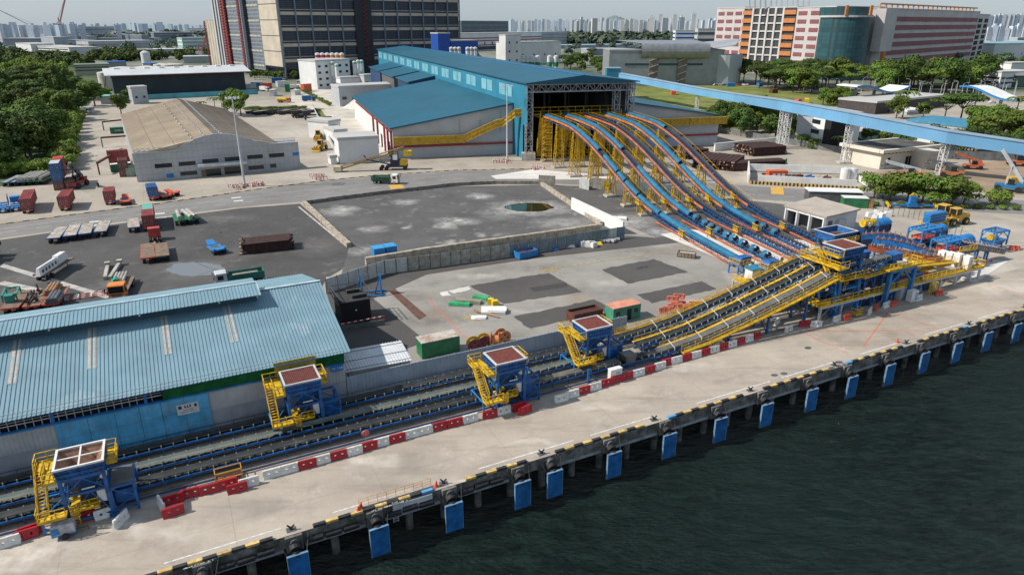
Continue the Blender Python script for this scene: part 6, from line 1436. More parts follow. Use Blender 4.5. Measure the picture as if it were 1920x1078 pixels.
for a,c in zip(FS,FS[1:]):
 a,c=g(*a),g(*c);n=int((c-a).length/2.0);d_=(c-a).normalized();nrm=Vector((d_.y,-d_.x,0))
 for i in range(n):
  p_,q_=a.lerp(c,i/n),a.lerp(c,(i+.97)/n);fx=(idx/56)
  k=0 if fx<.14 else(2 if fx<.32 else 1 if fx<.5 else(0 if .5<fx<.52 else 1 if fx<.74 else(0 if r5.random()<.4 else 2)))
  b_=MB();b_.bar(p_+Vector((0,0,1.45)),q_+Vector((0,0,1.45)),.08,2.7);b_.build('steel_sheet',sheets[k],t);idx+=1
  b_=MB();b_.bar(p_+nrm*.12,p_+nrm*.12+Vector((0,0,2.9)),.13);b_.build('post',mat('green_post',(.05,.12,.09),.6),t)
t=thing('white_wall','bright white smooth wall beside the curved conveyor feet','wall',(0,0,0));a,c=g(1072,392),g(1168,440);b_=MB();b_.bar(a+Vector((0,0,1.5)),c+Vector((0,0,1.5)),.4,3.0);b_.build('wall',WHITE,t);b_=MB();b_.bar(a+Vector((0,0,3.03)),c+Vector((0,0,3.03)),.5,.06);b_.build('coping',WHITE,t)
blockwall('short white slab stack beside the white wall end',[(1140,411),(1175,412)],.5,2.5,m=WHITE)
for lb,a,c,h,m_ in(('rust-streaked sheet gate at the corner of the walled yard',(1010,347),(1041,349),3.0,sheets[2]),('white sheet gate leaf beside the leg of the curved conveyor',(1086,352),(1104,357),3.0,sheets[0]),('rusty and grey sheet fence along the road under the curved conveyors',(1106,352),(1172,358),3.0,sheets[2]),('long rusty sheet fence on the road side behind the conveyor legs',(1175,358),(1300,372),3.0,sheets[1])):
 hoarding('sheet_gate',lb,g(*a),g(*c),h,m_,posts=2.2,cat='fence')
m_=MB();p=g(1132,355.5);m_.box(0,1.6,-.25,-.1,.1,2.6);tag(m_.build('gate_leaf',YEL,loc=p),'small yellow gate leaf in the rusty fence under the curved conveyors','gate')
t=thing('compound_wall','white parapet wall on a black and yellow striped base beside the road on the right','wall',(0,0,0));a,c=g(1405,345),g(1622,357);n=60;b_=MB()
for i in range(n):b_.use(i%2);p_,q_=a.lerp(c,i/n),a.lerp(c,(i+1)/n);b_.bar(p_+Vector((0,0,.45)),q_+Vector((0,0,.45)),.5,.9)
b_.build('striped_base',[KY,KB],t);b_=MB();b_.bar(g(1420,343)+Vector((0,0,1.6)),g(1605,353)+Vector((0,0,1.6)),.4,1.6);b_.bar(g(1403,345)+Vector((0,0,1.4)),g(1402,318)+Vector((0,0,1.4)),.4,2.8);b_.bar(g(1402,322)+Vector((0,0,1.5)),g(1590,328)+Vector((0,0,1.5)),.4,2.2);b_.bar(g(1590,328)+Vector((0,0,1.3)),g(1625,352)+Vector((0,0,1.3)),.4,2.0);b_.build('parapet',WHITE,t)
p=g(1455,335);t=thing('shipping_container','orange-red container with white pictures inside the striped compound','container',p,QA-R(22));t.location=p
b_=MB();b_.box(-3,3,-1.2,1.2,0,2.6);b_.build('body',mat('vivid_red',(.6,.1,.03),.5,var=.2),t);b_=MB();[b_.box(-1.8+k*1.5,-.9+k*1.5,-1.23,-1.205,.9,1.8)for k in range(3)];b_.build('white_marks',WHITE,t)
for i,(x,y)in enumerate(((1582,341),(1596,340))):p=g(x,y);t=thing('storage_tank',('left','right')[i]+' of two white upright tanks in the striped compound','tank',p);b_=MB();b_.tube((0,0,0),(0,0,4.0),1.35,18);b_.build('shell',WHITE,t);b_=MB();b_.tube((0,0,4.0),(0,0,4.35),1.35,18,.3);b_.build('lid',LGREY,t)
for i in range(7):x=1440+i*19;y=333+i*.9;p=g(x+(i%3)*3,y);m_=MB();m_.box(-1.6,1.6,-.5,.5,0,.9+.3*(i%2));m_.tube((-1.8,.8,1),(1.8,.8,1),.3,8);tag(m_.build('material_pile',(RUST,LBLUE,WOOD)[i%3],loc=p,rotz=R(10*i)),('rusty','pale blue wrapped','timber')[i%3]+' material pile in the striped compound, '+('beside','left of','right of','beyond','next after','in front of','nearest')[i]+' the red container or tanks','material pile')
RC=[g(1550,407,4.9),g(1614,392,4.9),g(1529,369,4.9),g(1470,385,4.9)]
t=thing('workshop_shed','small white workshop with flat sand-grey roof and open bays near the conveyor feet','shed',(0,0,0))
cen=sum(RC,Vector())/4;WC=[cen+(p-cen)*.93 for p in RC];dn=lambda p,z:Vector((p.x,p.y,z))
b_=MB();b_.hexa([dn(p,4.6)for p in RC],[dn(p,4.95)for p in RC]);b_.build('roof',mat('sandy_roof',(.4,.35,.3),.9,var=.15,scale=.3),t)
b_=MB();b_.face(dn(WC[0],0),dn(WC[1],0),dn(WC[1],4.6),dn(WC[0],4.6));b_.face(dn(WC[1],0),dn(WC[2],0),dn(WC[2],4.6),dn(WC[1],4.6));b_.face(dn(WC[2],0),dn(WC[3],0),dn(WC[3],4.6),dn(WC[2],4.6));b_.build('wall',HWALL2,t)
lw=lambda f,s=0:WC[0].lerp(WC[3],f)+(WC[1]-WC[0])*s
b_=MB();[b_.bar(dn(lw(f),0),dn(lw(f),4.6),.6)for f in(.02,.36,.68,.98)];b_.bar(dn(lw(0),4.3),dn(lw(1),4.3),.5,.6);b_.build('bay_columns',WHITE,t)
b_=MB();b_.face(dn(lw(0,.3),0),dn(lw(1,.3),0),dn(lw(1,.3),4.6),dn(lw(0,.3),4.6));b_.build('dark_bay',mat('bay_dark',(.2,.2,.19),.9),t)
wa=(WC[1]-WC[0]).normalized();wo=Vector((wa.y,-wa.x,0))*.1;W0=dn(WC[0],0)+wo
b_=MB();b_.bar(W0+wa*1.2+Vector((0,0,3)),W0+wa*2.6+Vector((0,0,3)),.1,1.0);b_.build('window',GLASS,t);b_=MB();b_.bar(W0+wa*4+wo*3+Vector((0,0,2.8)),W0+wa*7+wo*3+Vector((0,0,2.8)),.8,1.3);b_.build('canopy',LGREY,t)
p=g(1560,377);t=thing('carport','white flat-roofed carport behind the workshop','carport',p,QA-R(35));b_=MB();b_.box(-7,7,-2.5,2.5,2.9,3.1);b_.build('roof',WHITE,t);b_=MB();b_.box(-6.8,6.8,-2.3,2.3,.1,2.6);b_.build('stored_goods',DGREY,t)
p=g(1600,388);t=thing('green_container','bright green container with pale roof beside the carport','container',p,QA-R(35));b_=MB();b_.box(-3,3,-1.5,1.5,0,2.6);b_.build('body',GREEN,t);b_=MB();b_.box(-3.1,3.1,-1.6,1.6,2.6,2.7);b_.build('roof',WPL,t)
hoarding('timber_fence','brown timber slat fence beside the green container',g(1613,390),g(1636,392),2.6,mat('timber_slats',(.3,.17,.09),.8,var=.3),posts=2)
for i,(x,y)in enumerate(((1630,406),(1642,403),(1652,408),(1664,405),(1640,411),(1093,461),(1104,462),(1112,463))):p=g(x,y);m_=MB();m_.frus(-.75,.75,-.7,.7,0,-.65,.65,-.6,.6,1.1);m_.bar((-.5,0,1.1),(.5,0,1.25),.15);tag(m_.build('bulk_bag',WPL,loc=p,rotz=i),'white bulk bag standing '+('near the workshop corner' if i<5 else 'by the yard hoarding'),'bag','white bulk bags near the workshop' if i<5 else 'white bulk bags by the hoarding')
for i in range(6):p=g(1640+i*5,414+(i%2)*2);m_=MB();m_.tube((0,0,0),(0,0,.4),.75,14);m_.tube((0,0,.4),(0,0,.42),.4,10);tag(m_.build('old_tyre',BLACK,loc=p),'old black tyre lying near the workshop','tyre','old tyres near the workshop')
fpst=None
for i in range(16):
 p=g(1655+i*9.5,398+i*2.2)if i<9 else g(1740+(i-9)*10,418+(i-9)*4.5)
 if fpst is None:m_=MB();m_.bar((0,0,0),(0,0,2.3),.08);m_.bar((0,0,2.3),(.25,0,2.6),.07);fpst=m_.build('fence_post',mat('green_post',(.05,.12,.09)));tag(fpst,'thin green fence post standing on the open right apron','post','thin green fence posts on the right apron');o=fpst
 else:o=fpst.copy();COL.objects.link(o)
 o.location=p
def loader(label,px,py,rot,m=mat('loader_yellow',(.6,.36,.06),.5,var=.25,scale=1,dirt=((.2,.13,.07),.3,1)),s=1.0):
 p=g(px,py);t=thing('wheel_loader',label,'wheel loader',p,rot);t.scale=(s,)*3
 b_=MB();b_.box(-1.1,1.1,-3.8,-.3,1.1,2.4);b_.frus(-1.0,1.0,-3.8,-1.2,2.4,-.8,.8,-3.4,-1.4,2.75);b_.box(-.7,.7,-.3,2.2,1.0,1.7);b_.build('body',m,t)
 b_=MB();b_.box(-.8,.8,-1.2,.5,2.4,3.7);b_.build('cab',GLASS,t);b_=MB();b_.box(-.95,.95,-1.35,.7,3.7,3.85);[b_.bar((sx*.82,y,2.4),(sx*.82,y,3.7),.12)for sx in(-1,1)for y in(-1.2,.5)];b_.build('cab_roof',m,t)
 for y in(-2.6,1.5):
  for sx in(-1,1):b_=MB();b_.tube((sx*.95,y,.85),(sx*1.55,y,.85),.85,18);o=b_.build('wheel',BLACK,t);r_=MB();r_.tube((sx*1.55,y,.85),(sx*1.58,y,.85),.4,12);r_.build('rim',m,o)
 for sx in(-.65,.65):b_=MB();b_.bar((sx,.8,1.8),(sx,2.6,1.5),.25,.4);b_.bar((sx,2.6,1.5),(sx,3.6,.6),.25,.4);b_.build('lift_arm',m,t)
 b_=MB();b_.extr([(3.4,.2),(3.4,1.3),(4.0,1.5),(3.7,.5),(4.9,.25),(4.9,.15)],-1.6,1.6);b_.build('bucket',m,t)
 return t
loader('yellow wheel loader, left one with raised exhaust, on the open right apron',1762,417,R(118),s=1.15);loader('yellow wheel loader, right one with a tan cab roof, on the open right apron',1785,421,R(112),s=1.05)
loader('yellow wheel loader farther from the road in the lot beside the warehouse',597,262,R(190));loader('yellow wheel loader nearer the road in the lot beside the warehouse',601,282,R(170))
p=g(742,318);t=thing('mobile_stacker','yellow and navy mobile conveyor stacker reaching left in front of the big left hall','stacker',p,R(2))
b_=MB();b_.box(-2.5,4,-1.6,1.6,1.0,1.6);b_.box(-1.5,1.5,-1.4,1.4,1.6,3.4);b_.build('base',mat('dark_purple',(.03,.03,.07),.6),t);b_=MB();b_.box(1.6,3.9,-1.4,1.4,1.6,3.2);b_.box(3.0,5.5,-1.2,1.2,4.6,6.2);b_.build('engine_house',YEL,t)
b_=MB();A2,B2=Vector((3,0,6.6)),Vector((-17.5,-3,.8));[b_.bar(A2+Vector((0,y,z)),B2+Vector((0,y,z)),.2)for y in(-.8,.8)for z in(0,.9)];n=16
for i in range(n):[b_.bar(A2.lerp(B2,i/n)+Vector((0,y,0)),A2.lerp(B2,(i+1)/n)+Vector((0,y,.9)),.12)for y in(-.8,.8)]
b_.build('boom_truss',mat('boom_yellow',(.45,.28,.05),.6),t);b_=MB();b_.bar(A2+Vector((0,0,.95)),B2+Vector((0,0,.95)),1.2,.1);b_.build('belt',mat('purple_belt',(.08,.06,.1),.7),t)
b_=MB();b_.box(-19.5,-17,-4.4,-1.6,.3,1.8);b_.build('feed_hopper',mat('cream_hopper',(.5,.45,.3),.6),t);b_=MB();b_.bar((-.5,0,3),(-2,0,5.2),.3);b_.bar((-.8,0,1.5),(-9,-1,3.5),.35);b_.bar((-9,-1,3.4),(-10,-1,5),.3);b_.bar((1,0,3),(1,0,6),.3);b_.build('struts',NAVY,t)
b_=MB();b_.box(-.6,.9,-1.5,-.5,3.4,5.0);b_.build('operator_cab',WHITE,t)
for x in(-4.5,-2.8,3.2):
 for y in(-1.5,1.5):b_=MB();b_.tube((x,y-.25,.65),(x,y+.25,.65),.65,14);b_.build('wheel',BLACK,t)
pipes('bundle of green and grey scaffold tubes lying on the lower yard, left heap',884,574,0,8,3.6,.14,mat('bright_green',(.02,.3,.12),.6,var=.3),55,lay=2)
pipes('bundle of brown and grey poles beside the green tubes on the lower yard',905,570,0,9,4.6,.15,mat('grey_brown_pole',(.22,.2,.16),.7,var=.4),48,lay=2)
pipes('bundle of green tubes beside yellow bales on the lower yard',918,563,0,9,2.8,.15,mat('bright_green',(.02,.3,.12)),40,lay=2)
for i,(x,y)in enumerate(((920,570),(928,573))):p=g(x,y);m_=MB();m_.box(-.5,.5,-.4,.4,0,1.0);m_.box(-.55,.55,-.1,.1,.3,.8);tag(m_.build('yellow_bale',mat('bale_yellow',(.7,.5,.02),.7),loc=p,rotz=.4*i),('left','right')[i]+' of two yellow bales on the lower yard','bale')
for i,(x,y,w_,l_,h)in enumerate(((897,596,1.2,.8,.15),(925,585,2.0,1.3,.55))):p=g(x,y);m_=MB();m_.box(-w_,w_,-l_,l_,0.05,h);m_.box(-w_*.5,w_*1.1,-l_*.8,l_*.5,h,h+.15);tag(m_.build('white_sheets',WHITE,loc=p,rotz=QA+R(-25)),('single flat','thick stack of')[i]+' white sheets lying on the lower yard','sheets')
for i in range(6):p=g(908+i*1.5,588+i*.6);m_=MB();m_.bar((-2.2,i*.1,.2+.1*(i%2)),(2.0,-i*.15,.25),.18);tag(m_.build('timber_plank',mat('fresh_timber',(.38,.24,.14),.8),loc=p,rotz=R(-35+4*i)),'brown timber plank in the loose pile by the white sheets','plank','timber planks by the white sheets')
p=g(697,552);t=thing('a_frame_stand','bright blue double A-frame stand near the hoarding corner','stand',p,QA-R(15));b_=MB()
for x in(-1.7,1.7):
 b_.bar((x,-1.2,.1),(x,0,3.8),.28);b_.bar((x,1.2,.1),(x,0,3.8),.28);b_.bar((x-1.1,0,.1),(x,0,3.6),.2);b_.bar((x,-1.4,.1),(x,1.4,.1),.3)
for y in(-1.2,1.2):b_.bar((-2.4,y,.12),(2.4,y,.12),.3)
b_.build('frame',LBLUE,t)
P1,P2=g(643,612),g(697,602)
t=thing('black_plant_box','large matt black boxed plant unit with scaffold rails behind the shed end','plant unit',P1,math.atan2((P2-P1).y,(P2-P1).x));Lx=(P2-P1).length
b_=MB();b_.box(0,Lx,0,5.0,0,3.9);b_.build('casing',mat('matt_black',(.012,.012,.013),.9,var=.3,scale=.8),t);b_=MB();b_.box(.1,Lx-.1,.1,4.9,3.9,3.96);b_.box(Lx*.45,Lx*.95,1,2.0,3.96,4.5);b_.box(Lx*.4,Lx*.85,3.6,4.3,3.96,4.5);b_.build('roof',mat('roof_black',(.04,.04,.042),.9,var=.5,scale=1.5),t)
b_=MB();b_.rail([(-.4,-.2,3.6),(-.4,5.4,3.6),(Lx+.3,5.4,3.6),(Lx+.3,-.2,3.6)],1.5,1.3,.07);b_.build('scaffold_rail',DGREY,t)
b_=MB();b_.tube((Lx*.5,-.03,2.4),(Lx*.5,-.01,2.4),.14,10);b_.build('white_badge',WHITE,t)
t2=thing('safety_rail','red and white striped rail around the black plant unit','rail',P1,math.atan2((P2-P1).y,(P2-P1).x));b_=MB()
for z in(.4,1.0):
 for i in range(14):b_.use(i%2).bar((-.5+i*.5,-1.2,z),(i*.5,-1.2,z),.14)
for i in range(5):b_.use(1).bar((i*1.5,-1.2,0),(i*1.5,-1.2,1.2),.12)
b_.build('bars',[WPL,mat('rail_red',(.5,.04,.04),.6)],t2)
hoarding('mesh_fence','glassy low fence panel around the black plant unit',P1+Vector((-1,-2.2,0)),P2+Vector((2.4,-1.4,0)),.9,mat('dull_mesh',(.16,.17,.17),.5),posts=2)
def reel(label,px,py,r,m1,m2,rot):
 p=g(px,py);t=thing('cable_reel',label,'cable reel',p,rot)
 for s in(-1,1):
  b_=MB();b_.tube((0,s*.55,r),(0,s*.65,r),r,22);b_.build('flange',m1 if s<0 else m2,t)
 b_=MB();b_.tube((0,-.55,r),(0,.55,r),r*.55,16);b_.build('drum',m2,t);b_=MB();[b_.tube((r*.5*math.cos(a),-.67,r+r*.5*math.sin(a)),(r*.5*math.cos(a),-.66,r+r*.5*math.sin(a)),.16,8)for a in(0,1.57,3.14,4.71)];b_.build('spoke_holes',DARK,t)
MAR=mat('maroon_paint',(.14,.02,.03),.5,var=.2);OCH=mat('ochre_paint',(.5,.36,.05),.6,var=.3);OWD=mat('orange_wood',(.5,.2,.08),.8,var=.3)
reel('maroon-faced cable reel with ochre back, left of the pair behind the fence',889,657,1.05,MAR,OCH,QA+R(-12));reel('maroon-faced cable reel with ochre back, right of the pair behind the fence',908,651,1.05,MAR,OCH,QA+R(-12))
reel('orange wooden cable reel standing left of the green posts',928,649,1.15,OWD,OWD,QA+R(60));reel('orange wooden cable reel standing among the green posts',942,644,1.15,OWD,OWD,QA+R(10))
for i in range(7):p=g(1127+(i%4)*9,452+(i//4)*3);m_=MB();m_.tube((-.9,0,.4),(.9,0,.4),.4,10);m_.tube((-.9,.7,.4),(.9,.7,.4),.35,10);tag(m_.build('sheet_roll',GALV,loc=p,rotz=QA+R(-10*i)),'grey wrapped roll lying by the right end of the yard hoarding','roll','grey rolls by the yard hoarding')
for i,(x,y,m_,lb)in enumerate(((1070,463,WPL,'white'),(1081,460,LBLUE,'blue'),(1040,468,LBLUE,'flat blue'),(1122,458,mat('bale_yellow',(.7,.5,.02)),'yellow'),(1150,448,RUST,'rusty'))):p=g(x,y);b_=MB();b_.frus(-1,1,-.6,.6,0,-.6,.7,-.3,.4,.5);tag(b_.build('tarpaulin_heap',m_,loc=p,rotz=i),lb+' heap of wrapped material at the foot of the yard hoarding','heap')
# ================= masts, blue overhead gallery, red reach stackers =================
def mast(label,px,py,pt):
 p=g(px,py);h=hgt(px,pt,p);t=thing('light_mast',label,'light mast',p);b_=MB();b_.tube((0,0,0),(0,0,h),.38,10,.16);b_.build('pole',LGREY,t)
 b_=MB()
 for k in range(8):a=k*math.pi/4;b_.bar((0,0,h-.4),(1.7*math.cos(a),1.7*math.sin(a),h-.1),.1)
 b_.build('crown_arms',GREY,t)
 for k in range(8):a=k*math.pi/4;m_=MB();m_.box(1.7*math.cos(a)-.3,1.7*math.cos(a)+.3,1.7*math.sin(a)-.3,1.7*math.sin(a)+.3,h-.5,h-.1);m_.build('floodlight',WHITE,t)
 b_=MB();b_.tube((0,0,0),(0,0,.5),.9,10);b_.build('footing',CONC,t);return t
mast('tall grey light mast in front of the tan-roofed warehouse',459,350,182);mast('tall grey light mast in front of the left hall wall',951,302,160)
sb=None;r6=random.Random(9)
SBL={'mast':('red and white striped tripod barrier in the heap around the light mast','striped tripod barriers around the light mast'),'far':('red and white striped tripod barrier in the heap near the road edge','striped tripod barriers near the road'),'hall':('red and white striped tripod barrier in front of the hangar','striped tripod barriers in front of the hangar')}
for key,x0,y0,n,sp_ in(('mast',446,353,9,7),('mast',478,350,7,7),('far',595,334,9,6),('hall',940,305,9,6),('hall',1008,316,7,6)):
 for k in range(n):
  if sb is None:
   m_=MB()
   for i in range(6):m_.use(i%2).bar((-1.2+i*.4,0,.75),(-.8+i*.4,0,.75),.18)
   for s in(-1,1):m_.use(1).bar((s*1.1,-.4,0),(s*1.1,0,.9),.14);m_.use(0).bar((s*1.1,.4,0),(s*1.1,0,.9),.14)
   sb=m_.build('striped_barrier',[WPL,mat('rail_red',(.5,.04,.04))]);o=sb
  else:o=sb.copy();COL.objects.link(o)
  tag(o,SBL[key][0],'barrier',SBL[key][1]);o.location=g(x0+r6.uniform(-sp_*2,sp_*2),y0+r6.uniform(-3,3));o.rotation_euler.z=r6.uniform(0,3.1)
GBL=mat('gallery_blue',(.15,.36,.58),.5,var=.1,scale=.1,streak=.12);GRF=mat('gallery_roof',(.24,.33,.42),.5,var=.15,scale=.1)
LEG=[((1250,205),2.6),((1306,209),2.6),((1373,222),2.6),((1465,278),3.2),((1582,306),3.2),((1760,330),3.4)]
gt=thing('overhead_gallery','long pale blue enclosed conveyor gallery crossing above the trees on lattice legs','gallery',(0,0,0))
GP=[(g(1158,190),26.5),(g(1305,206),18.5),(g(1373,222),15.6),(g(1465,278),15.0),(g(1582,306),14.6),(g(1760,330),12.2),(g(1975,350),9.5)]
def gal_pts():
 a=g(1465,278);c=g(1760,330);d_=(c-a).normalized();return a,d_
def sight(px,py,base):
 return Vector((base.x,base.y,hgt(px,py,base)))
JB=[(1157,148,183),(1306,178,208),(1373,190,222),(1465,208,278),(1582,232,306),(1760,268,330),(1990,303,352)]
pts=[sight(x,yb,g(x,yg))for x,yb,yg in JB]
b_=MB();rf=MB();fr_=[]
for i,p in enumerate(pts):
 d_=(pts[min(i+1,len(pts)-1)]-pts[max(i-1,0)]);d_.z=0;d_.normalize();fr_.append((p,Vector((d_.y,-d_.x,0)),Vector((0,0,1))))
GH=3.7
b_.sweep(fr_,[(-1.9,0),(1.9,0),(1.9,GH),(-1.9,GH)]);b_.build('cladding',GBL,gt)
rf.sweep([(p+Vector((0,0,.02)),s,u)for p,s,u in fr_],[(-2.15,GH-.1),(2.15,GH-.1),(2.15,GH+.1),(0,GH+.45),(-2.15,GH+.1)]);rf.build('roof',GRF,gt)
for(x,yb,yg),p in list(zip(JB,pts))[1:-1]:
 base=g(x,yg);h=p.z;t=thing('lattice_leg','white lattice leg under the blue gallery, '+{1306:'thinnest and farthest, over the field',1373:'second from the left, behind the trees',1465:'wide double one beside the rusty pipe stacks',1582:'one left of the cream flat-roofed building',1760:'rightmost one beside the reach stackers'}[x],'lattice leg',base)
 d_=(pts[-1]-pts[2]).normalized();ax_=Vector((d_.x,d_.y,0)).normalized();w_=1.5 if x<1400 else 1.7
 nset=(-1.6,1.6)if x==1465 else(0,)
 for s in nset:
  b_=MB();lattice(b_,ax_*s,ax_*s+Vector((0,0,h)),w_,max(4,int(h/1.9)),.2,ax_);b_.build('lattice',WHITE,t)
 m_=MB();m_.box(-2.2,2.2,-1.6,1.6,.02,.5);m_.build('footing',CONC,t)
p=pts[0];t=thing('transfer_tower','pale blue transfer tower at the hangar end of the overhead gallery','tower',(p.x-3,p.y,0));b_=MB();b_.box(-5,4,-4,5,6,p.z+6.5);b_.build('cladding',TEALW,t);b_=MB();b_.box(-5.3,4.3,-4.3,5.3,p.z+6.5,p.z+6.9);b_.build('roof',GRF,t)
def stacker(label,px,py,rot,m,boom,ang=20,s=1.0,ext=7):
 p=g(px,py);t=thing('reach_stacker',label,'reach stacker',p,rot);t.scale=(s,)*3;b_=MB();b_.box(-1.6,1.6,-3.6,3.4,1.0,2.0);b_.box(-1.6,1.6,-3.9,-2.0,2.0,2.7);b_.build('chassis',m,t)
 for y in(-2.8,2.4):
  for sx in(-1,1):b_=MB();b_.tube((sx*1.2,y,.9),(sx*2.0,y,.9),.9,16);b_.build('wheel',BLACK,t)
 b_=MB();b_.box(-.8,.8,-1.4,.3,2.0,3.7);b_.build('cab',GLASS,t);a=R(ang);q0=Vector((0,-3.2,3.2));q1=q0+Vector((0,ext*1.6*math.cos(a),ext*1.6*math.sin(a)))
 b_=MB();b_.bar(q0,q1,.9,1.0);b_.build('boom',boom,t);b_=MB();[b_.bar((x,.8,1.8),q0.lerp(q1,.5)+Vector((x,0,0)),.3)for x in(-.6,.6)];[b_.bar((x,-3.4,2),q0+Vector((x,0,.3)),.3)for x in(-.6,.6)];b_.build('lift_ram',boom,t)
 b_=MB();b_.bar(q1,q1-Vector((0,0,1.8)),.5);b_.bar(q1-Vector((3,0,1.9)),q1+Vector((3,0,-1.9)),.5,.4);b_.bar(q1-Vector((3,.8,2.1)),q1-Vector((3,-.8,2.1)),.4);b_.bar(q1+Vector((3,-.8,-2.1)),q1+Vector((3,.8,-2.1)),.4);b_.build('spreader',DGREY if m is not CRED else BLACK,t)
 return t
OR2=mat('stacker_orange',(.55,.14,.06),.5,var=.3);BL2=mat('stacker_blue',(.02,.15,.3),.5,var=.2)
stacker('red reach stacker with dark raised spreader beside the container stack',145,351,R(185),mat('stacker_red',(.3,.04,.04),.6,var=.3),DGREY,45,.95,4)
stacker('orange reach stacker with pale grey boom in front of the cream building',1702,335,R(70),OR2,mat('pale_boom',(.42,.45,.48),.5),12,.9)
stacker('orange-brown reach stacker behind the rightmost lattice leg',1782,332,R(60),mat('stacker_brown',(.35,.14,.05),.6,var=.3),DGREY,12,.9);stacker('small red reach stacker parked far on the muddy yard',1822,317,R(75),OR2,OR2,18,.75);stacker('large red reach stacker at the right edge beneath the gallery',1908,311,R(78),OR2,DGREY,22,.9)
stacker('blue reach stacker with a steep grey boom at the right edge of the muddy yard',1888,358,R(50),BL2,mat('pale_boom',(.42,.45,.48)),52,.95)
p=g(1898,345);m_=MB();m_.box(-1.5,1.5,-1,1,0,2.2);[m_.box(-1.4+k*.6,-1.1+k*.6,-1.1,-1,.2,2.1)for k in range(5)];tag(m_.build('yellow_skip',YEL,loc=p),'yellow ribbed skip beside the blue reach stacker','skip')
p=g(1708,391);t=thing('spreader_bar','light blue and yellow spreader machine parked under the roadside trees','spreader',p,QA-R(30));b_=MB();b_.bar((-6,0,.8),(6,0,.8),.5,.4);b_.box(-1.2,1.2,-.8,.8,.5,1.5);b_.box(-.8,.8,-.6,.6,1.5,3.2);b_.build('body',LBLUE,t);b_=MB();[b_.bar((x,-1.1,.6),(x,1.1,1.4),.5)for x in(-6,6)];b_.bar((-1,0,3.2),(0,0,4),.3);b_.bar((1,0,3.2),(0,0,4),.3);b_.build('yellow_ends',YEL,t)
p=g(1612,430);t=thing('forklift','dark forklift parked beside the workshop wall','forklift',p+Vector((2,0,0)),QA);b_=MB();b_.box(-.7,.7,-1.2,1.0,.4,1.2);b_.build('body',DGREY,t);b_=MB();frame_box(b_,-.6,.6,-.8,.6,1.2,2.3,.1);b_.box(-.65,.65,-.85,.65,2.3,2.38);b_.build('overhead_guard',BLACK,t);b_=MB();[b_.bar((x,1.1,.1),(x,1.1,2.6),.12)for x in(-.4,.4)];b_.build('mast',BLACK,t);[MB().tube((s*.5,y,.35),(s*.8,y,.35),.35,12).build('wheel',BLACK,t)for s in(-1,1)for y in(-.8,.6)]
for i,(x,y)in enumerate(((1845,496),(1858,491),(1478,622),(1682,642))):p=g(x,y);m_=MB();m_.tube((0,0,.04),(0,0,.75),.2,10,.04);m_.box(-.25,.25,-.25,.25,0.03,.06);tag(m_.build('traffic_cone',ORED,loc=p),'small orange traffic cone standing on the '+('pale slab right of the platforms','pale slab right of the platforms','apron near the barriers','quay near a bollard')[i],'cone',*(['orange cones on the pale slab']if i<2 else[]))
# ================= background buildings =================
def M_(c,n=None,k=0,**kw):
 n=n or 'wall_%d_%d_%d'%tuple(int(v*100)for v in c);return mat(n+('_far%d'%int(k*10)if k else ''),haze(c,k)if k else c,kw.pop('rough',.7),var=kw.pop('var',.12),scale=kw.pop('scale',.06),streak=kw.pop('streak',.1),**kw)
def wgrid(name,wall,win,w,h,gap=.3,k=0):
 """wall material with a regular window grid, laid out in object space"""
 if name in MATS:return MATS[name]
 m,nt,b=newmat(name);tc=nn(nt,'ShaderNodeTexCoord').outputs['Object']
 sp=nn(nt,'ShaderNodeSeparateXYZ');nt.links.new(tc,sp.inputs[0]);cb=nn(nt,'ShaderNodeCombineXYZ')
 nt.links.new(mathn(nt,'ADD',sp.outputs[0],sp.outputs[1]),cb.inputs[0]);nt.links.new(sp.outputs[2],cb.inputs[1])
 br=nn(nt,'ShaderNodeTexBrick');br.offset=0;br.inputs['Scale'].default_value=1;br.inputs['Mortar Size'].default_value=gap;br.inputs['Mortar Smooth'].default_value=0
 br.inputs['Brick Width'].default_value=w;br.inputs['Row Height'].default_value=h;nt.links.new(cb.outputs[0],br.inputs['Vector'])
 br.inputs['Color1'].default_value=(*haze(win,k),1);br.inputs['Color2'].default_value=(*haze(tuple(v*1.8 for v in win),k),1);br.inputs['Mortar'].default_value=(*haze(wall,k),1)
 nt.links.new(br.outputs['Color'],b.inputs['Base Color']);b.inputs['Roughness'].default_value=.5;MATS[name]=m;return m
def block(label,x0,y0,x1,y1,yt,dep,m,cat='building',roof=None,bands=None,wins=None,name='building',par=1.0,group=None,setb=None,D=None,ground_front=True):
 a,c=g(x0,y0),g(x1,y1);h=hgt(x0,yt,a);L=(c-a).length;t=thing(name,label,cat,a,math.atan2(c.y-a.y,c.x-a.x),group)
 b_=MB();b_.box(0,L,0,dep,0,h);b_.build('wall',m,t)
 b_=MB();b_.box(-.3,L+.3,-.3,dep+.3,h,h+par);b_.build('roof',roof or M_((.45,.45,.44)),t)
 if bands:
  n,f0,f1,bm=bands
  for i in range(n):z=h*(f0+(f1-f0)*(i+.5)/n);b_=MB();b_.box(L*.03,L*.97,-.25,-.02,z-h*(f1-f0)/n*.2,z+h*(f1-f0)/n*.2);b_.box(-.25,-.02,dep*.05,dep*.95,z-h*(f1-f0)/n*.2,z+h*(f1-f0)/n*.2)if dep>4 else 0;b_.build('window_band',bm,t)
 if wins:
  nx,nz,ww,wh=wins
  for i in range(nx):
   for j in range(nz):x=L*(i+.5)/nx;z=h*(j+.6)/(nz+.4);b_=MB();b_.box(x-ww/2,x+ww/2,-.2,-.02,z-wh/2,z+wh/2);b_.build('window',GLASS,t)
 return t,L,h
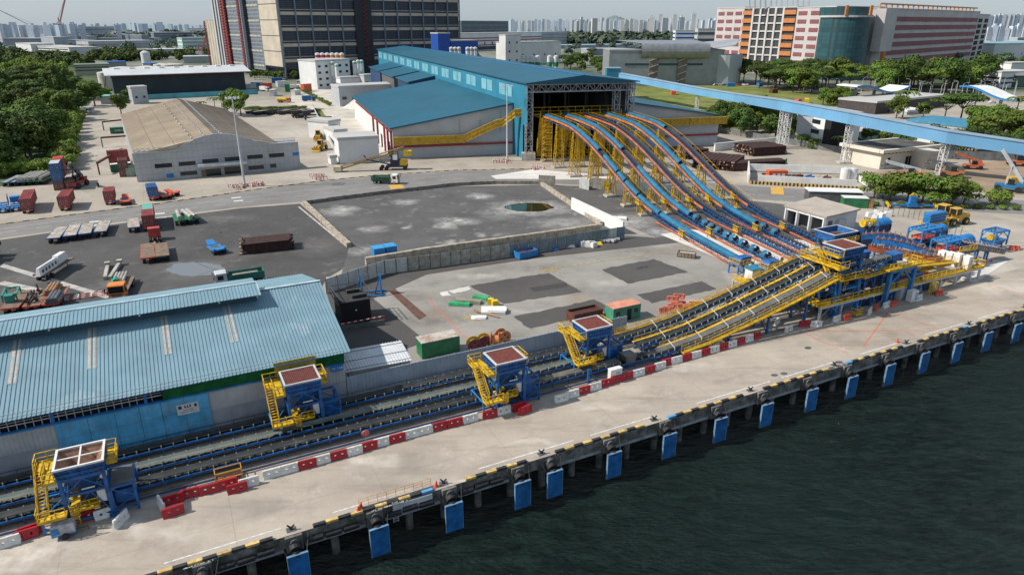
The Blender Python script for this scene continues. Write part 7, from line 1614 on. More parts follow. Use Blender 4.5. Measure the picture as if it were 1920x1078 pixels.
WH2=M_((.66,.67,.67));GR2=M_((.4,.42,.45));GR3=M_((.28,.3,.33));CRM=M_((.62,.58,.5));DKW=M_((.05,.06,.075),'charcoal_wall');BANDG=mat('band_glass',(.04,.06,.08),.3);FARG=M_((.05,.07,.09),'far_glass',.4)
C=g(536,150);Lf=g(400,130);dl=(C-Lf);Ll=dl.length;dl.normalize();dr=Vector((-dl.y,dl.x,0))
if dr.x<0:dr=-dr
tw=thing('logistics_tower','huge dark multi-storey logistics block with cream panels and red-brown ribs, top out of frame','building',C)
Lr=40.0
while(lambda p:960+CF*p.x/(p.y*math.cos(CP)+CH*math.sin(CP)))(C+dr*Lr)<862:Lr+=1
TH=100.0;TDK=wgrid('tower_charcoal',(.045,.06,.085),(.014,.018,.026),7.3,1.6,.28);TC=mat('tower_cream',(.5,.44,.36),.8,var=.15,scale=.1,streak=.2);TG=mat('tower_steel',(.16,.2,.26),.6);TR=mat('tower_red',(.2,.03,.03),.7,var=.4,scale=.5)
o2=lambda s,t_,z=0:dr*s-dl*t_+Vector((0,0,z))
def tbox(mb,s0,s1,t0,t1,z0,z1):
 P=[o2(s0,t0),o2(s1,t0),o2(s1,t1),o2(s0,t1)];return mb.hexa([p+Vector((0,0,z0))for p in P],[p+Vector((0,0,z1))for p in P])
def tt(px):
 lo,hi=0.0,Ll*1.1
 for _ in range(40):
  m=(lo+hi)/2;p=C-dl*m
  if 960+CF*p.x/(p.y*math.cos(CP)+CH*math.sin(CP))>px:lo=m
  else:hi=m
 return m
T1,T2,T3,T4,T5,T6,T7,T8=[tt(v)for v in(503,480,470,466,443,434,424,414)]
b_=MB();tbox(b_,.5,Lr,.5,T8,8,TH);tbox(b_,3,Lr-1,4,T7,0,8);b_.build('wall',TDK,tw)
FH=12.6
px0=0
for i in range(8):
 z=14+i*FH
 if z>TH:break
 b_=MB();tbox(b_,.1,Lr,-.1,.4,z,z+2.6);b_.build('cream_band',TC,tw)
 b_=MB();tbox(b_,.1,Lr,-.15,.4,z+4.0,z+4.7);b_.build('floor_edge',M_((.35,.33,.3)),tw)
nc=13
for i in range(nc+1):
 s=Lr*i/nc
 if i in(5,6):continue
 b_=MB();tbox(b_,s,s+1.1,-.9,.1,0,TH);b_.build('column',TG,tw)
b_=MB();tbox(b_,Lr*5/nc-1,Lr*6.1/nc,-1.2,.6,0,TH);b_.build('stair_core',mat('core_dark',(.02,.028,.035),.7),tw)
b_=MB()
for k in range(26):z=8+k*3.6;s0=Lr*5.45/nc;(b_.bar(o2(s0,-1.5,z),o2(s0+4.5,-1.5,z+1.8),.8,.5),b_.bar(o2(s0+4.5,-1.5,z+1.8),o2(s0,-1.5,z+3.6),.8,.5))
b_.build('red_stair',TR,tw)
b_=MB();tbox(b_,-1.2,.6,.2,T1,10,TH);b_.build('cream_slab',TC,tw)
b_=MB();[tbox(b_,-1.35,-1.1,.2,T1,10+k*FH,10.5+k*FH)for k in range(8)];b_.build('slab_joints',TDK,tw)
LG=wgrid('loggia_grid',(.2,.235,.28),(.07,.075,.085),3.4,3.2,.5)
def loggia(t0,t1):
 a=C+o2(0,t1)+dr*(-1.0);o_=MB();L=t1-t0;o_.box(0,L,0,3,6,TH);t=o_.build('loggia_grid',LG,tw);t.location=a-C;t.rotation_euler.z=math.atan2(dl.y,dl.x)
 for k in range(8):
  z=9+k*FH;n=int(L/3.4)
  for j in range(n):m_=MB();m_.box(.8+j*3.4,2.5+j*3.4,-.25,-.02,z,z+1.5);m_.build('cream_infill',M_((.62,.6,.45)),t)
loggia(T1+.3,T2);loggia(T4,T5)
b_=MB();tbox(b_,-4,1,T2+.3,(T2+T3)/2,0,TH);b_.build('dark_fin',TDK,tw);b_=MB();tbox(b_,-2.5,1,(T2+T3)/2+.3,T3,0,TH);b_.build('steel_fin',TG,tw)
for t0,dt in((T3,T4-T3),(T5,T6-T5)):
 b_=MB();n=40
 for k in range(n):z=2+k*2.5;(b_.bar(o2(-2.5,t0,z),o2(-2.5,t0+dt,z+2.5),1.2),b_.bar(o2(-2.5,t0+dt,z),o2(-2.5,t0,z+2.5),1.2))
 b_.build('red_rib',TR,tw)
b_=MB();[tbox(b_,-1.5,0,T6+k*(T8-T6)/4,T6+(k+.4)*(T8-T6)/4,0,TH-6-k*3)for k in range(4)];b_.build('steel_fins',M_((.45,.46,.48)),tw)
t,L,h=block('narrow cream slab block with a red rib left of the big dark tower',398,128,421,130,38,40,TC);b_=MB();[b_.bar((-2,-1,2+k*2.4),(0,-1,4.4+k*2.4),1.0)for k in range(int(h/2.5))];b_.build('red_rib',TR,t);b_=MB();[b_.box(L*k/5,L*k/5+.3,-.2,-.02,0,h)for k in range(1,5)];b_.build('joints',GR3,t)
t,L,h=block('white five-storey concrete-plant building with small windows, left of the green-banded silos',596,168,659,163,116,22,WH2,wins=(5,4,2.2,1.6))
block('grey windowless plant tower rising above the striped silos',637,122,657,121,68,10,GR2);block('low grey plant house behind the red and orange banded silos',596,120,637,118,88,8,GR2)
def silo(label,px,py,yt,r,cols,zb=0,group=None):
 p=g(px,py);h=hgt(px,yt,p);t=thing('silo',label,'silo',p,0,group);b_=MB();b_.tube((0,0,zb),(0,0,h),r,14);b_.build('shell',WHITE,t)
 for f0,f1,m in cols:b_=MB();b_.tube((0,0,zb+(h-zb)*f0),(0,0,zb+(h-zb)*f1),r+.06,14);b_.build('band',m,t)
 b_=MB();b_.tube((0,0,h),(0,0,h+r*.4),r,14,r*.3);b_.build('cap',LGREY,t)
 if zb:b_=MB();b_.tube((0,0,zb-2.5),(0,0,zb),.6,12,r);b_.build('cone',LGREY,t);b_=MB();[b_.bar((sx*r*.8,sy*r*.8,0),(sx*r*.8,sy*r*.8,zb),.3)for sx in(-1,1)for sy in(-1,1)];b_.build('legs',LGREY,t)
SGR=mat('silo_green',(.02,.28,.13),.5);SRD=mat('silo_red',(.4,.04,.05),.5);SOR=mat('silo_orange',(.6,.28,.08),.5)
for i,x in enumerate((600,609,618,627,636,645)):silo(('red','orange')[i>2]+' banded silo in the row on the white plant roof',x,152,101,2.0,[(.86,.95,(SRD,SOR)[i>2]),(.7,.76,(SRD,SOR)[i>2])],0,('red banded silos','orange banded silos')[i>2])
for i,(x,y,yt)in enumerate(((621,165,117),(627,166,117),(635,168,121))):silo('slender green-banded white silo in front of the white plant building',x,y,yt,1.4,[(.8,.85,SGR),(.88,.93,SGR)],9,'green-banded silos before the white plant')
for i,(x,y,yt)in enumerate(((668,163,116),(675,163,114),(681,162,114))):silo('slender green-banded white silo beside the dark side halls',x,y,yt,1.5,[(.8,.85,SGR),(.88,.93,SGR)],9,'green-banded silos beside the dark halls')
block('grey two-storey office block with a row of dark windows behind the big left hall',638,200,745,194,165,16,GR2,wins=(6,1,2.6,1.6));block('pale low building with small windows in front of the dark side halls',684,165,714,163,143,10,M_((.5,.5,.48)),wins=(3,1,2,1.2));block('low glass and white canopy building in front of the green-banded silos',640,172,676,170,148,8,WH2,bands=(1,.2,.8,BANDG))
t,L,h=block('white windowless block nearest the road beside the big left hall',638,308,712,303,264,12,WH2);block('white block behind the largest of three beside the hall',629,270,652,268,248,14,WH2);block('small white block farthest back of three beside the hall',618,262,640,258,231,12,WH2)
block('tiny white guard booth at the lot gate by the road',621,309,632,308,297,4,WHITE,cat='booth',name='guard_booth')
p=g(664,203);m_=MB();n=14
for k in range(n):a,c=6.283*k/n,6.283*(k+1)/n;r1,r2=9+2*math.sin(k*2.1),9+2*math.sin((k+1)*2.1);m_.face((r1*math.cos(a),r1*.8*math.sin(a),0),(r2*math.cos(c),r2*.8*math.sin(c),0),(2.5*math.cos(c),1.5*math.sin(c),5.5),(2.5*math.cos(a),1.5*math.sin(a),5.5));m_.face((2.5*math.cos(a),1.5*math.sin(a),5.5),(2.5*math.cos(c),1.5*math.sin(c),5.5),(0,0,6))
tag(m_.build('sand_heap',mat('pale_sand',(.6,.56,.5),.95,bump=.5),loc=p+Vector((4,0,0))),'pale sand heap against the far corner of the big left hall','heap')
hoarding('concrete_fence','long grey concrete boundary fence running back from the lot gate',g(635,300),g(586,203),2.2,LGREY,3.0,back=-1)
sk=None
for i in range(22):
 if i<16:p=g(462+i*7.6+(i%2)*2,214+(i%3)*1.5-i*.1)
 else:p=g((546,552,560,570,575,580)[i-16],(221,222,220,226,227,225)[i-16])
 if sk is None:
  sk=thing('skeletal_trailer','black skeletal container trailer parked in the lot behind the warehouse','trailer',p,R(10),'black skeletal trailers behind the warehouse');b_=MB();[b_.bar((0,s,1.1),(11,s,1.1),.25,.35)for s in(-.5,.5)];[b_.bar((x,-1.2,1.1),(x,1.2,1.1),.25)for x in(.2,3.5,7,10.8)];b_.build('chassis',BLACK,sk)
  for x in(1,2.3,3.6):b_=MB();b_.tube((x,-1.2,.5),(x,1.2,.5),.5,10);b_.build('axle',BLACK,sk)
  o=sk
 else:o=copy_tree(sk,p)
 o.rotation_euler.z=R((60 if i<16 else 14)+r6.uniform(-8,8))
t,L,h=block('long dark green-black shed with overhanging pale grey roof behind the tan-roofed warehouse',216,181,462,170,143,34,mat('dark_green_wall',(.025,.04,.05),.7,var=.2,scale=.1),roof=M_((.38,.39,.4),'long_grey_roof'),bands=(1,.8,1.0,mat('louvre_brown',(.08,.035,.03),.8)))
b_=MB();b_.hexa([(-4,-5,h+.2),(L+4,-5,h+.2),(L+4,20,h+3.5),(-4,20,h+3.5)],[(-4,-5,h+.6),(L+4,-5,h+.6),(L+4,20,h+3.9),(-4,20,h+3.9)]);b_.build('overhang_roof',M_((.5,.52,.54),'overhang_grey'),t)
for k in range(9):b_=MB();b_.box(L*(k+.3)/9,L*(k+.3)/9+3,15.5,18.5,h+3.3,h+4.2);b_.build('skylight',WHITE,t)
hoarding('site_fence','blue-green and white site fence in front of the dark green-black shed',g(190,192),g(482,177),3.2,mat('turquoise_sheet',(.1,.38,.45),.6,var=.3,scale=.1),3.0,posts=12)
TANK=mat('tank_white',(.58,.56,.5),.7,var=.25,scale=.12,dirt=((.25,.14,.08),.35,.2),streak=.35)
for i,(x,y,yt,r)in enumerate(((205,168,136,6),(232,148,127,9.5),(277,146,126,10),(326,143,121,9.5),(352,141,125,8),(305,138,121,7))):
 p=g(x,y);h=hgt(x,yt,p);t=thing('storage_tank',('leftmost','second','third','fourth','rightmost','rearmost')[i]+' rust-streaked white round tank of the tank farm behind the dark shed','tank',p);b_=MB();b_.tube((0,0,0),(0,0,h),r,26);b_.build('shell',TANK,t);b_=MB();b_.tube((0,0,h),(0,0,h+.8),r,26,r*.2);b_.build('roof',TANK,t);b_=MB();b_.bar((0,-r-.3,0),(r*.6,-r-.3,h),.3);b_.build('ladder',RUST,t)
silo('tall rusty grey vertical silo behind the tank farm',276,124,99,5.0,[(0,.02,RUST)])
block('two-storey office with green roof edge, left of the tank farm',143,142,208,140,124,22,M_((.42,.42,.36)),roof=M_((.16,.2,.16)),bands=(2,.35,.95,M_((.06,.1,.05))));block('blue-roofed open shed behind the tank farm',204,127,238,126,118,14,GR3,roof=mat('vivid_blue_roof',(.02,.16,.5),.5));block('small blue-roofed shed right of the rusty silo',283,128,296,127,121,10,GR3,roof=mat('vivid_blue_roof',(.02,.16,.5)))
block('grey two-storey cabin block behind the left corner of the warehouse',251,196,280,194,166,7,GR2,wins=(2,1,1.2,1.2));block('low turquoise-roofed shed left of the grey cabin block',190,196,236,194,184,10,GR2,roof=M_((.2,.45,.42)));block('low white-roofed shed among trees left of the dark shed',165,213,178,212,205,8,WH2)
for i,(x,y,m,b2,r_)in enumerate(((545,193,mat('truck_orange',(.72,.22,.03)),'tank',85),(504,172,WHITE,'box',60),(592,190,mat('cab_blue',(.04,.1,.2),.5),'box',100),(560,167,WHITE,'box',140),(604,157,WHITE,'drum',20),(170,213,WHITE,'box',90))):
 truck('small '+('orange tanker','white box','dark blue box','white box','white mixer','white box')[i]+' truck '+('on the works road by the hedge','beside the red cabin of the works site','on the works road near the hedge bend','climbing the works ramp','before the white plant building','parked by the hedge left of the warehouse')[i],g(x,y),R(r_),m,b2,8,(YEL,WHITE,BLUE,WPL,WPL,WPL)[i])
mx=truck('white concrete mixer truck in the row beside the white plant',g(559,158),R(0),WHITE,'drum',8,WPL,name='mixer_truck');mx['group']='row of white mixer trucks'
for i in range(1,5):copy_tree(mx,g(559+i*7,157.6-i*.3),R(0))
for i,(x,y,c)in enumerate(((482,163,LBLUE),(520,156,BLUE),(500,170,ORED),(470,166,LGREY),(528,163,LGREY),(575,172,ORED),(555,178,WPL),(513,180,LGREY),(540,172,GREEN))):p=g(x,y);m_=MB();m_.box(-4,4,-1.5,1.5,0,3+(i%3));m_.box(-4.2,4.2,-1.7,1.7,3+(i%3),3.2+(i%3));tag(m_.build('site_hut',c,loc=p,rotz=R(i*13)),('light blue','navy','red','grey','pale grey','orange-red','white','steel grey','green')[i]+' site hut below the dark tower, near '+('its left foot','its corner','the red cabin','the shed end','the hedge','the hedge bend','the ramp','the turquoise fence end','the works road')[i],'hut')
t,L,h=block('bright blue plant tower with round openings behind the hangar roof',824,146,846,145,64,14,mat('vivid_blue_wall',(.01,.07,.35),.6,var=.1));block('bright blue low plant wing beside the blue plant tower',847,144,897,141,78,12,mat('vivid_blue_wall',(.01,.07,.35)))
for i,x in enumerate((848,855,862,878,885,892)):silo('small white silo in front of the bright blue plant',x,152,90,1.7,[(.9,.97,GREY)],0,'white silos before the bright blue plant')
t,L,h=block('long white three-storey building with red bands behind the blue plant',858,98,1015,90,64,30,WH2,wins=(12,1,3.5,4));b_=MB();[b_.box(0,L,-.5,-.1,h*f,h*f+1.6)for f in(.3,.55,.7)];b_.build('red_band',mat('band_red',(.25,.06,.07),.7),t);b_=MB();b_.box(0,L*.7,-.4,-.02,h*.05,h*.25);b_.build('dark_ground_floor',DKW,t)
block('grey ribbed end block of the long white building',1015,90,1062,88,61,26,GR2,bands=(4,.1,.95,GR3));block('charcoal office block with zigzag lit lines behind the white building',866,78,953,74,40,40,M_((.07,.09,.11),'char_far',.15),bands=(3,.2,.9,M_((.14,.17,.2),'char_band',.1)))
t,L,h=block('tall white plant building with flat roof and green-banded silos in front',948,122,1051,118,81,20,WH2,wins=(5,1,1.6,2));block('white stair tower of the plant building with four dark windows',948,124,976,123,67,14,WH2,wins=(2,3,1.8,2.2))
for i,x in enumerate((981,989,997,1008,1030,1042)):silo('white silo with a broad green band in front of the white plant building',x,130,106,2.6,[(.2,.55,SGR)],0,'silos with broad green bands')
block('long low pale blue roofed shed beyond the trees behind the hangar',1050,92,1200,90,86,40,GR3,roof=M_((.3,.5,.62),'pale_blue_roof',.1));block('low cream building with pink sign far behind the hangar',1068,84,1125,83,77,15,CRM,bands=(1,.3,.7,FARG));block('dark grey hall with flat roof behind the trees',1105,104,1165,103,93,30,GR3)
t,L,h=block('silver-grey panelled building with a rolled metal roof edge behind the gallery',1140,160,1352,160,96,40,mat('silver_panel',(.3,.32,.34),.45,.3,var=.15,scale=.2),roof=M_((.33,.34,.35),'silver_roof'))
b_=MB();rr_=5.5
for k in range(10):
 a,c=-1.4+k*.34,-1.4+(k+1)*.34
 b_.face((L*.27,-2-rr_*math.cos(a)*.6,h+rr_*math.sin(a)),(L*.86,-2-rr_*math.cos(a)*.6,h+rr_*math.sin(a)),(L*.86,-2-rr_*math.cos(c)*.6,h+rr_*math.sin(c)),(L*.27,-2-rr_*math.cos(c)*.6,h+rr_*math.sin(c)))
b_.face((L*.27,-2,h+5.4),(L*.86,-2,h+5.4),(L*.86,42,h+7),(L*.1,42,h+7));b_.build('rolled_roof',mat('zinc_roof',(.32,.32,.33),.35,.5,var=.2,scale=.3),t)
for s in(.35,.6):b_=MB();b_.box(L*s,L*s+7,-1.2,-.1,0,h-1);b_.build('brown_recess',mat('recess_brown',(.2,.16,.13),.8),t);b_=MB();[b_.bar((L*s,-1.6,3+k*5),(L*s+7,-1.6,5.5+k*5),.8,.5)for k in range(5)];b_.build('stair_flights',LGREY,t)
b_=MB();b_.box(L*.14,L*.82,-.3,-.05,h*.58,h*.64);b_.build('glass_band',mat('teal_glass',(.02,.07,.07),.2),t);b_=MB();b_.tube((L+4,10,0),(L+4,10,h-3),13,24);b_.build('round_end',M_((.4,.43,.45),'round_end'),t);b_=MB();b_.hexa([(L*.85,0,h+1),(L+6,-6,h+4),(L+18,20,h+8),(L*.85,30,h+5)],[(L*.85,0,h+1.5),(L+6,-6,h+4.5),(L+18,20,h+8.5),(L*.85,30,h+5.5)]);b_.build('wing_roof',GR3,t)
block('white office tower with blue stripes left of the pink-banded block',1264,92,1328,92,58,20,WH2,bands=(4,.05,.95,mat('stripe_blue',(.02,.08,.3),.5)));block('open concrete frame building beside the blue-striped office',1305,98,1342,98,55,20,M_((.5,.48,.47)),bands=(3,.1,.95,BANDG))
PB=mat('band_maroon',(.23,.08,.085),.7,var=.15,scale=.1);MW=mat('mall_grey',(.5,.47,.47),.75,var=.12,scale=.06,streak=.12);MOR=mat('mall_orange',(.52,.19,.06),.6,var=.15)
def face(label,x0,y0,x1,y1,yt,dep,m=MW,name='building',par=1):
 return block(label,x0,y0,x1,y1,yt,dep,m,par=par)
t,L,h=face('pale pink-grey multi-storey block with short maroon bands, left part of the big complex',1334,128,1384,132,17,60)
for i in range(7):
 for j in range(3):b_=MB();z=h*(.14+.125*i);b_.box(L*(.07+.31*j),L*(.29+.31*j),-.4,-.05,z,z+3.2);b_.build('maroon_band',PB,t)
t,L,h=face('open concrete car-park bay with orange balconies at each side, between the banded blocks',1383,134,1478,141,17,50,mat('bay_dark2',(.05,.055,.06),.8));sp3=L
for i in range(8):
 z=h*(.03+.122*i)
 for s0,s1 in((.0,.2),(.78,1.0)):b_=MB();b_.box(L*s0,L*s1,-1.5,-.05,z+1,z+4.8);b_.build('orange_balcony',MOR,t)
 b_=MB();b_.box(L*.2,L*.78,-1.0,-.05,z,z+1.3);b_.build('floor_slab',M_((.55,.52,.5)),t)
for i in range(5):b_=MB();b_.box(L*(.2+.145*i)-1,L*(.2+.145*i)+1,-1.6,-.05,0,h);b_.build('column',M_((.55,.54,.53)),t)
t,L,h=face('pink-grey block with short maroon bands, left of the glass cylinder',1478,142,1548,148,16,60)
for i in range(8):
 for j in range(3):
  if i<4 and j>1:continue
  b_=MB();z=h*(.06+.12*i);b_.box(L*(.05+.33*j),L*(.28+.33*j),-.4,-.05,z,z+3.2);b_.build('maroon_band',PB,t)
b_=MB();b_.box(L*.74,L*.96,-4,-.1,h*.42,h);b_.build('projecting_bay',MW,t);b_=MB();b_.bar((L*.85,-4,0),(L*.85,-4,h*.42),3);b_.build('orange_column',MOR,t)
p=g(1587,152);hC=hgt(1587,33,p);t=thing('glass_cylinder','dark teal curved glass atrium between the two pink-banded blocks','building',p+Vector((0,20,0)));GT=wgrid('atrium_glass',(.015,.05,.06),(.015,.055,.065),4,3.2,.16)
b_=MB();b_.tube((0,0,0),(0,0,hC),20,40);b_.build('glazing',GT,t,smooth=False);b_=MB();b_.tube((0,0,hC),(0,0,hC+1.5),21,40);b_.build('cornice',MW,t);b_=MB();b_.tube((0,4,hC+1.5),(0,4,hC+8),20,32);b_.build('upper_glazing',GT,t)
for x in(-9,11):b_=MB();b_.bar((x,-19,hC+1.5),(x,-19,hC+9),2);b_.build('orange_column',MOR,t)
t,L,h=face('long grey block with continuous maroon bands and an orange roof pergola, far right',1626,148,1815,124,17,90)
for i in range(6):b_=MB();z=h*(.2+.125*i);b_.box(L*(.02 if i>1 else .1),L*.985,-.45,-.05,z,z+4.0);b_.build('maroon_band',PB,t)
for i in range(5):
 for s in(.42,.9):b_=MB();z=h*(.3+.125*i);b_.box(L*s-1,L*s+1,-.4,-.05,z+1,z+3.6);b_.build('window',PB,t)
b_=MB();b_.box(L*.1,L*.97,-.3,-.05,0,h*.13);b_.build('louvred_base',GR3,t);b_=MB();b_.box(-6,L*.07,-8,-.1,h*.4,h);b_.build('projecting_bay',MW,t);b_=MB();b_.bar((1,-9,0),(1,-9,h*.4),3.2);b_.bar((16,-3,0),(16,-3,h*.24),3);b_.build('orange_column',MOR,t)
b_=MB();b_.bar((0,0,h+4),(L*.95,0,h+4),1.2);[b_.bar((L*k/22,0,h),(L*k/22,0,h+4),1)for k in range(21)];b_.build('roof_pergola',MOR,t)
t,L,h=block('white open-balcony end tower at the right of the maroon-banded block',1813,124,1836,118,28,50,M_((.5,.5,.48)));b_=MB();[(MB().box(L*.1+L*.5*j,L*.1+L*.5*j+L*.28,-.5,-.05,h*(.08+.11*i),h*(.08+.11*i)+4).build('opening',DARK,t))for i in range(8)for j in range(2)]
for i in range(12):p=g(1404+i*10,140);m_=MB();hh=hgt(1404,17,p);m_.bar((0,20,hh),(-2,20,hh+12+i%3*3),1.2);tag(m_.build('roof_mast',M_((.6,.6,.6)),loc=(p.x,p.y,0)),'white slanting roof mast on top of the open car-park block','mast','white roof masts on the car-park block')
block('large pale grey hall with small windows behind the trees at the far right',1858,118,1990,112,84,60,M_((.5,.52,.54)),roof=M_((.2,.35,.4)),wins=(9,1,1.2,3));t,L,h=block('white three-storey stepped office with dark window bands at the right edge',1872,165,1940,163,137,20,WH2,bands=(2,.15,.8,BANDG));block('white rooftop storey block behind the stepped office',1890,150,1930,149,120,14,WH2);block('dark glazed wing left of the stepped white office',1838,158,1872,164,137,18,mat('green_glass_wing',(.03,.06,.06),.3));block('blue truck-like canopy under the end tower',1842,134,1862,133,127,6,LBLUE)
t,L,h=block('white three-storey office with black recess partly hidden by the overhead gallery',1487,267,1541,280,208,16,WH2);
for i in range(3):
 for j in range(2):b_=MB();b_.box(L*(.08+.42*j),L*(.4+.42*j),-.2,-.02,h*(.12+.3*i),h*(.12+.3*i)+1.5);b_.build('window',GLASS,t)
b_=MB();b_.box(L,L+3.5,-.5,8,0,h);b_.build('dark_recess',DARK,t);block('grey side wing right of the white three-storey office',1553,279,1582,272,222,14,GR2)
block('dark two-storey glazed building under trees behind the cream building',1600,262,1680,272,246,16,mat('green_glass_wing',(.03,.06,.06)));block('long white low building with window row behind the gallery',1683,277,1762,290,252,10,WH2,wins=(6,1,2.6,1.3))
t,L,h=block('cream flat-roofed bungalow building with dark roof felt beside the muddy yard',1648,318,1752,306,283,15,CRM,roof=mat('roof_felt',(.07,.065,.06),.95,var=.5,scale=.25,dirt=((.2,.19,.17),.4,.2)),par=.15)
b_=MB();b_.box(-1.2,L+1.2,-1.4,0,h-.7,h+.35);b_.box(-1.4,0,0,16,h-.7,h+.35);b_.box(0,L,15,16,h-.2,h+.35);b_.build('cornice',CRM,t);b_=MB();[b_.box(1+k*(L-2)/14,2+k*(L-2)/14,-.1,-.02,h-1.3,h-.9)for k in range(14)];b_.build('vent_slots',DARK,t)
for x,w_,z0,z1 in((.12,1.2,1.2,3.6),(.44,1.3,.3,3.4),(.5,1.2,.3,3.4),(.82,2,1.5,2.6)):b_=MB();b_.box(L*x,L*x+w_,-.1,-.02,z0,z1);b_.build('doorway',DARK if w_<1.5 else GR2,t)
block('cream annex with parapet joined to the right end of the bungalow building',1735,318,1758,316,290,8,CRM,roof=CRM)
block('low white block wall corner beside the rusty pipe stacks',1340,284,1455,272,270,.6,WHITE,cat='wall',name='block_wall',par=.1);block('light turquoise-roofed court among trees at the right',1700,232,1830,246,228,26,GR2,roof=mat('court_roof',(.06,.25,.4),.5));block('dark brown slatted hall under the wave canopy',1640,215,1770,200,194,22,mat('dark_slats',(.06,.05,.05),.8));block('white low roof beside the overhead gallery',1600,203,1700,216,198,14,GR2,roof=WH2)
for lb,xa,ya,xb,yb,zt,amp in(('white wave-shaped canopy with blue edge, left of two',1600,205,1700,198,10,2.2),('white wave-shaped canopy with blue edge, longer right one',1790,205,1930,222,10,2.5)):
 a,c=g(xa,ya),g(xb,yb);L=(c-a).length;t=thing('wave_canopy',lb,'canopy',a,math.atan2(c.y-a.y,c.x-a.x));b_=MB();e_=MB();n=24
 zf=lambda f:zt+amp*math.sin(f*5.5+1)
 for i in range(n):f0,f1=i/n,(i+1)/n;b_.hexa([(L*f0,0,zf(f0)),(L*f1,0,zf(f1)),(L*f1,14,zf(f1)),(L*f0,14,zf(f0))],[(L*f0,0,zf(f0)+.5),(L*f1,0,zf(f1)+.5),(L*f1,14,zf(f1)+.5),(L*f0,14,zf(f0)+.5)]);e_.bar((L*f0,-.2,zf(f0)+.2),(L*f1,-.2,zf(f1)+.2),.3,1.0)
 b_.build('roof',WHITE,t);e_.build('blue_edge',LBLUE,t);b_=MB();[b_.bar((L*f,6,0),(L*f,6,zf(f)),1.2)for f in(.15,.5,.85)];b_.build('pillars',GR3,t)
hoarding('mesh_fence','tall chain-link fence along the lot behind the rusty stacks',g(1330,246),g(1600,292),2.4,mat('dull_mesh',(.16,.17,.17)),2.5,posts=4);hoarding('mesh_fence','grey security fence on the far side of the muddy yard',g(1765,298),g(1990,306),3.0,mat('dull_mesh',(.16,.17,.17)),2.5,posts=4)
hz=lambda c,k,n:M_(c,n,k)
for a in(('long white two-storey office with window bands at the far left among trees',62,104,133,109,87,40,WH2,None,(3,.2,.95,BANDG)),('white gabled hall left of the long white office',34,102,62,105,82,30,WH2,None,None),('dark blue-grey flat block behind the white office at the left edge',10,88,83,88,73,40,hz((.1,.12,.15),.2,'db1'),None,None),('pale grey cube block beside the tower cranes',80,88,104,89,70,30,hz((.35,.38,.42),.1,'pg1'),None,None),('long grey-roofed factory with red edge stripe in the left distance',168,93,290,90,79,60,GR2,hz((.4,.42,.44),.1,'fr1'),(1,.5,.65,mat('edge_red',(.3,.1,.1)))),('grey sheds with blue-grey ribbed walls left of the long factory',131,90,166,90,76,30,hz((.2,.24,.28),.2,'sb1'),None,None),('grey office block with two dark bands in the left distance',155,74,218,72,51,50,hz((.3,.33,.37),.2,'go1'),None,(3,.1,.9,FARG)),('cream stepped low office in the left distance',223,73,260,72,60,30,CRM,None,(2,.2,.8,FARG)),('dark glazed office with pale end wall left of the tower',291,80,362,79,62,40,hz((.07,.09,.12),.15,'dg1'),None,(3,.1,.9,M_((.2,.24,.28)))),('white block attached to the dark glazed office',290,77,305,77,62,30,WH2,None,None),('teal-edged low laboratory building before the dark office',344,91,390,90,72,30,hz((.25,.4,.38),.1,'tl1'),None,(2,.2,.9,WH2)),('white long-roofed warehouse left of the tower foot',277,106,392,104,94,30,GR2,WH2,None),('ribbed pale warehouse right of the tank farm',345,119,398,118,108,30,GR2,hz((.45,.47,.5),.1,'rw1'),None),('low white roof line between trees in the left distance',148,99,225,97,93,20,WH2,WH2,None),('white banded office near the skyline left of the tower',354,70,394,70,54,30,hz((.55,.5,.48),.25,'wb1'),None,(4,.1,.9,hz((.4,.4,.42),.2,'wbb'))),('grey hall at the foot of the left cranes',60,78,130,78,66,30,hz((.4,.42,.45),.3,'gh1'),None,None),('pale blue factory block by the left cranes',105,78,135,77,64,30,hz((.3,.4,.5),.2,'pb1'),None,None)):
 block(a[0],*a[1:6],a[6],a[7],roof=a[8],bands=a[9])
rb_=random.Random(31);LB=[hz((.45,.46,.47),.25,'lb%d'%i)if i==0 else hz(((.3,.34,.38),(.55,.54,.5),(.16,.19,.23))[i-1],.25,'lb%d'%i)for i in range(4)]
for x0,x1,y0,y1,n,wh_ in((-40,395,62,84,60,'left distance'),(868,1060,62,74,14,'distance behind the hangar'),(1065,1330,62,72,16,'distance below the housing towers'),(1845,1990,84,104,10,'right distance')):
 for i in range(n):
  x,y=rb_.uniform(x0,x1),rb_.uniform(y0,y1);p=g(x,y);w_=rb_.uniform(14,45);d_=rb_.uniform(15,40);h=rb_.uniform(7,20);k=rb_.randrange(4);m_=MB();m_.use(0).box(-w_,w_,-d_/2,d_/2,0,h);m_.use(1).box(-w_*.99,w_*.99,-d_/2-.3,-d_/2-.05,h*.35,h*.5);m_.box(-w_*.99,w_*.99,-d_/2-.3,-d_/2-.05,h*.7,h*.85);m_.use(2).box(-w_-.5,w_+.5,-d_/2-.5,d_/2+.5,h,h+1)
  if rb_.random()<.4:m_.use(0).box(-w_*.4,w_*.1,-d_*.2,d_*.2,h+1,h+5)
  o=m_.build('low_building',[LB[k],FARG,LB[(k+1)%4 if k!=2 else 0]],loc=p,rotz=R(rb_.uniform(-25,25)));kn=('grey','slate-grey','cream','charcoal')[k];tag(o,'hazy low '+kn+' industrial block in the '+wh_,'building',kn+' low blocks in the '+wh_)
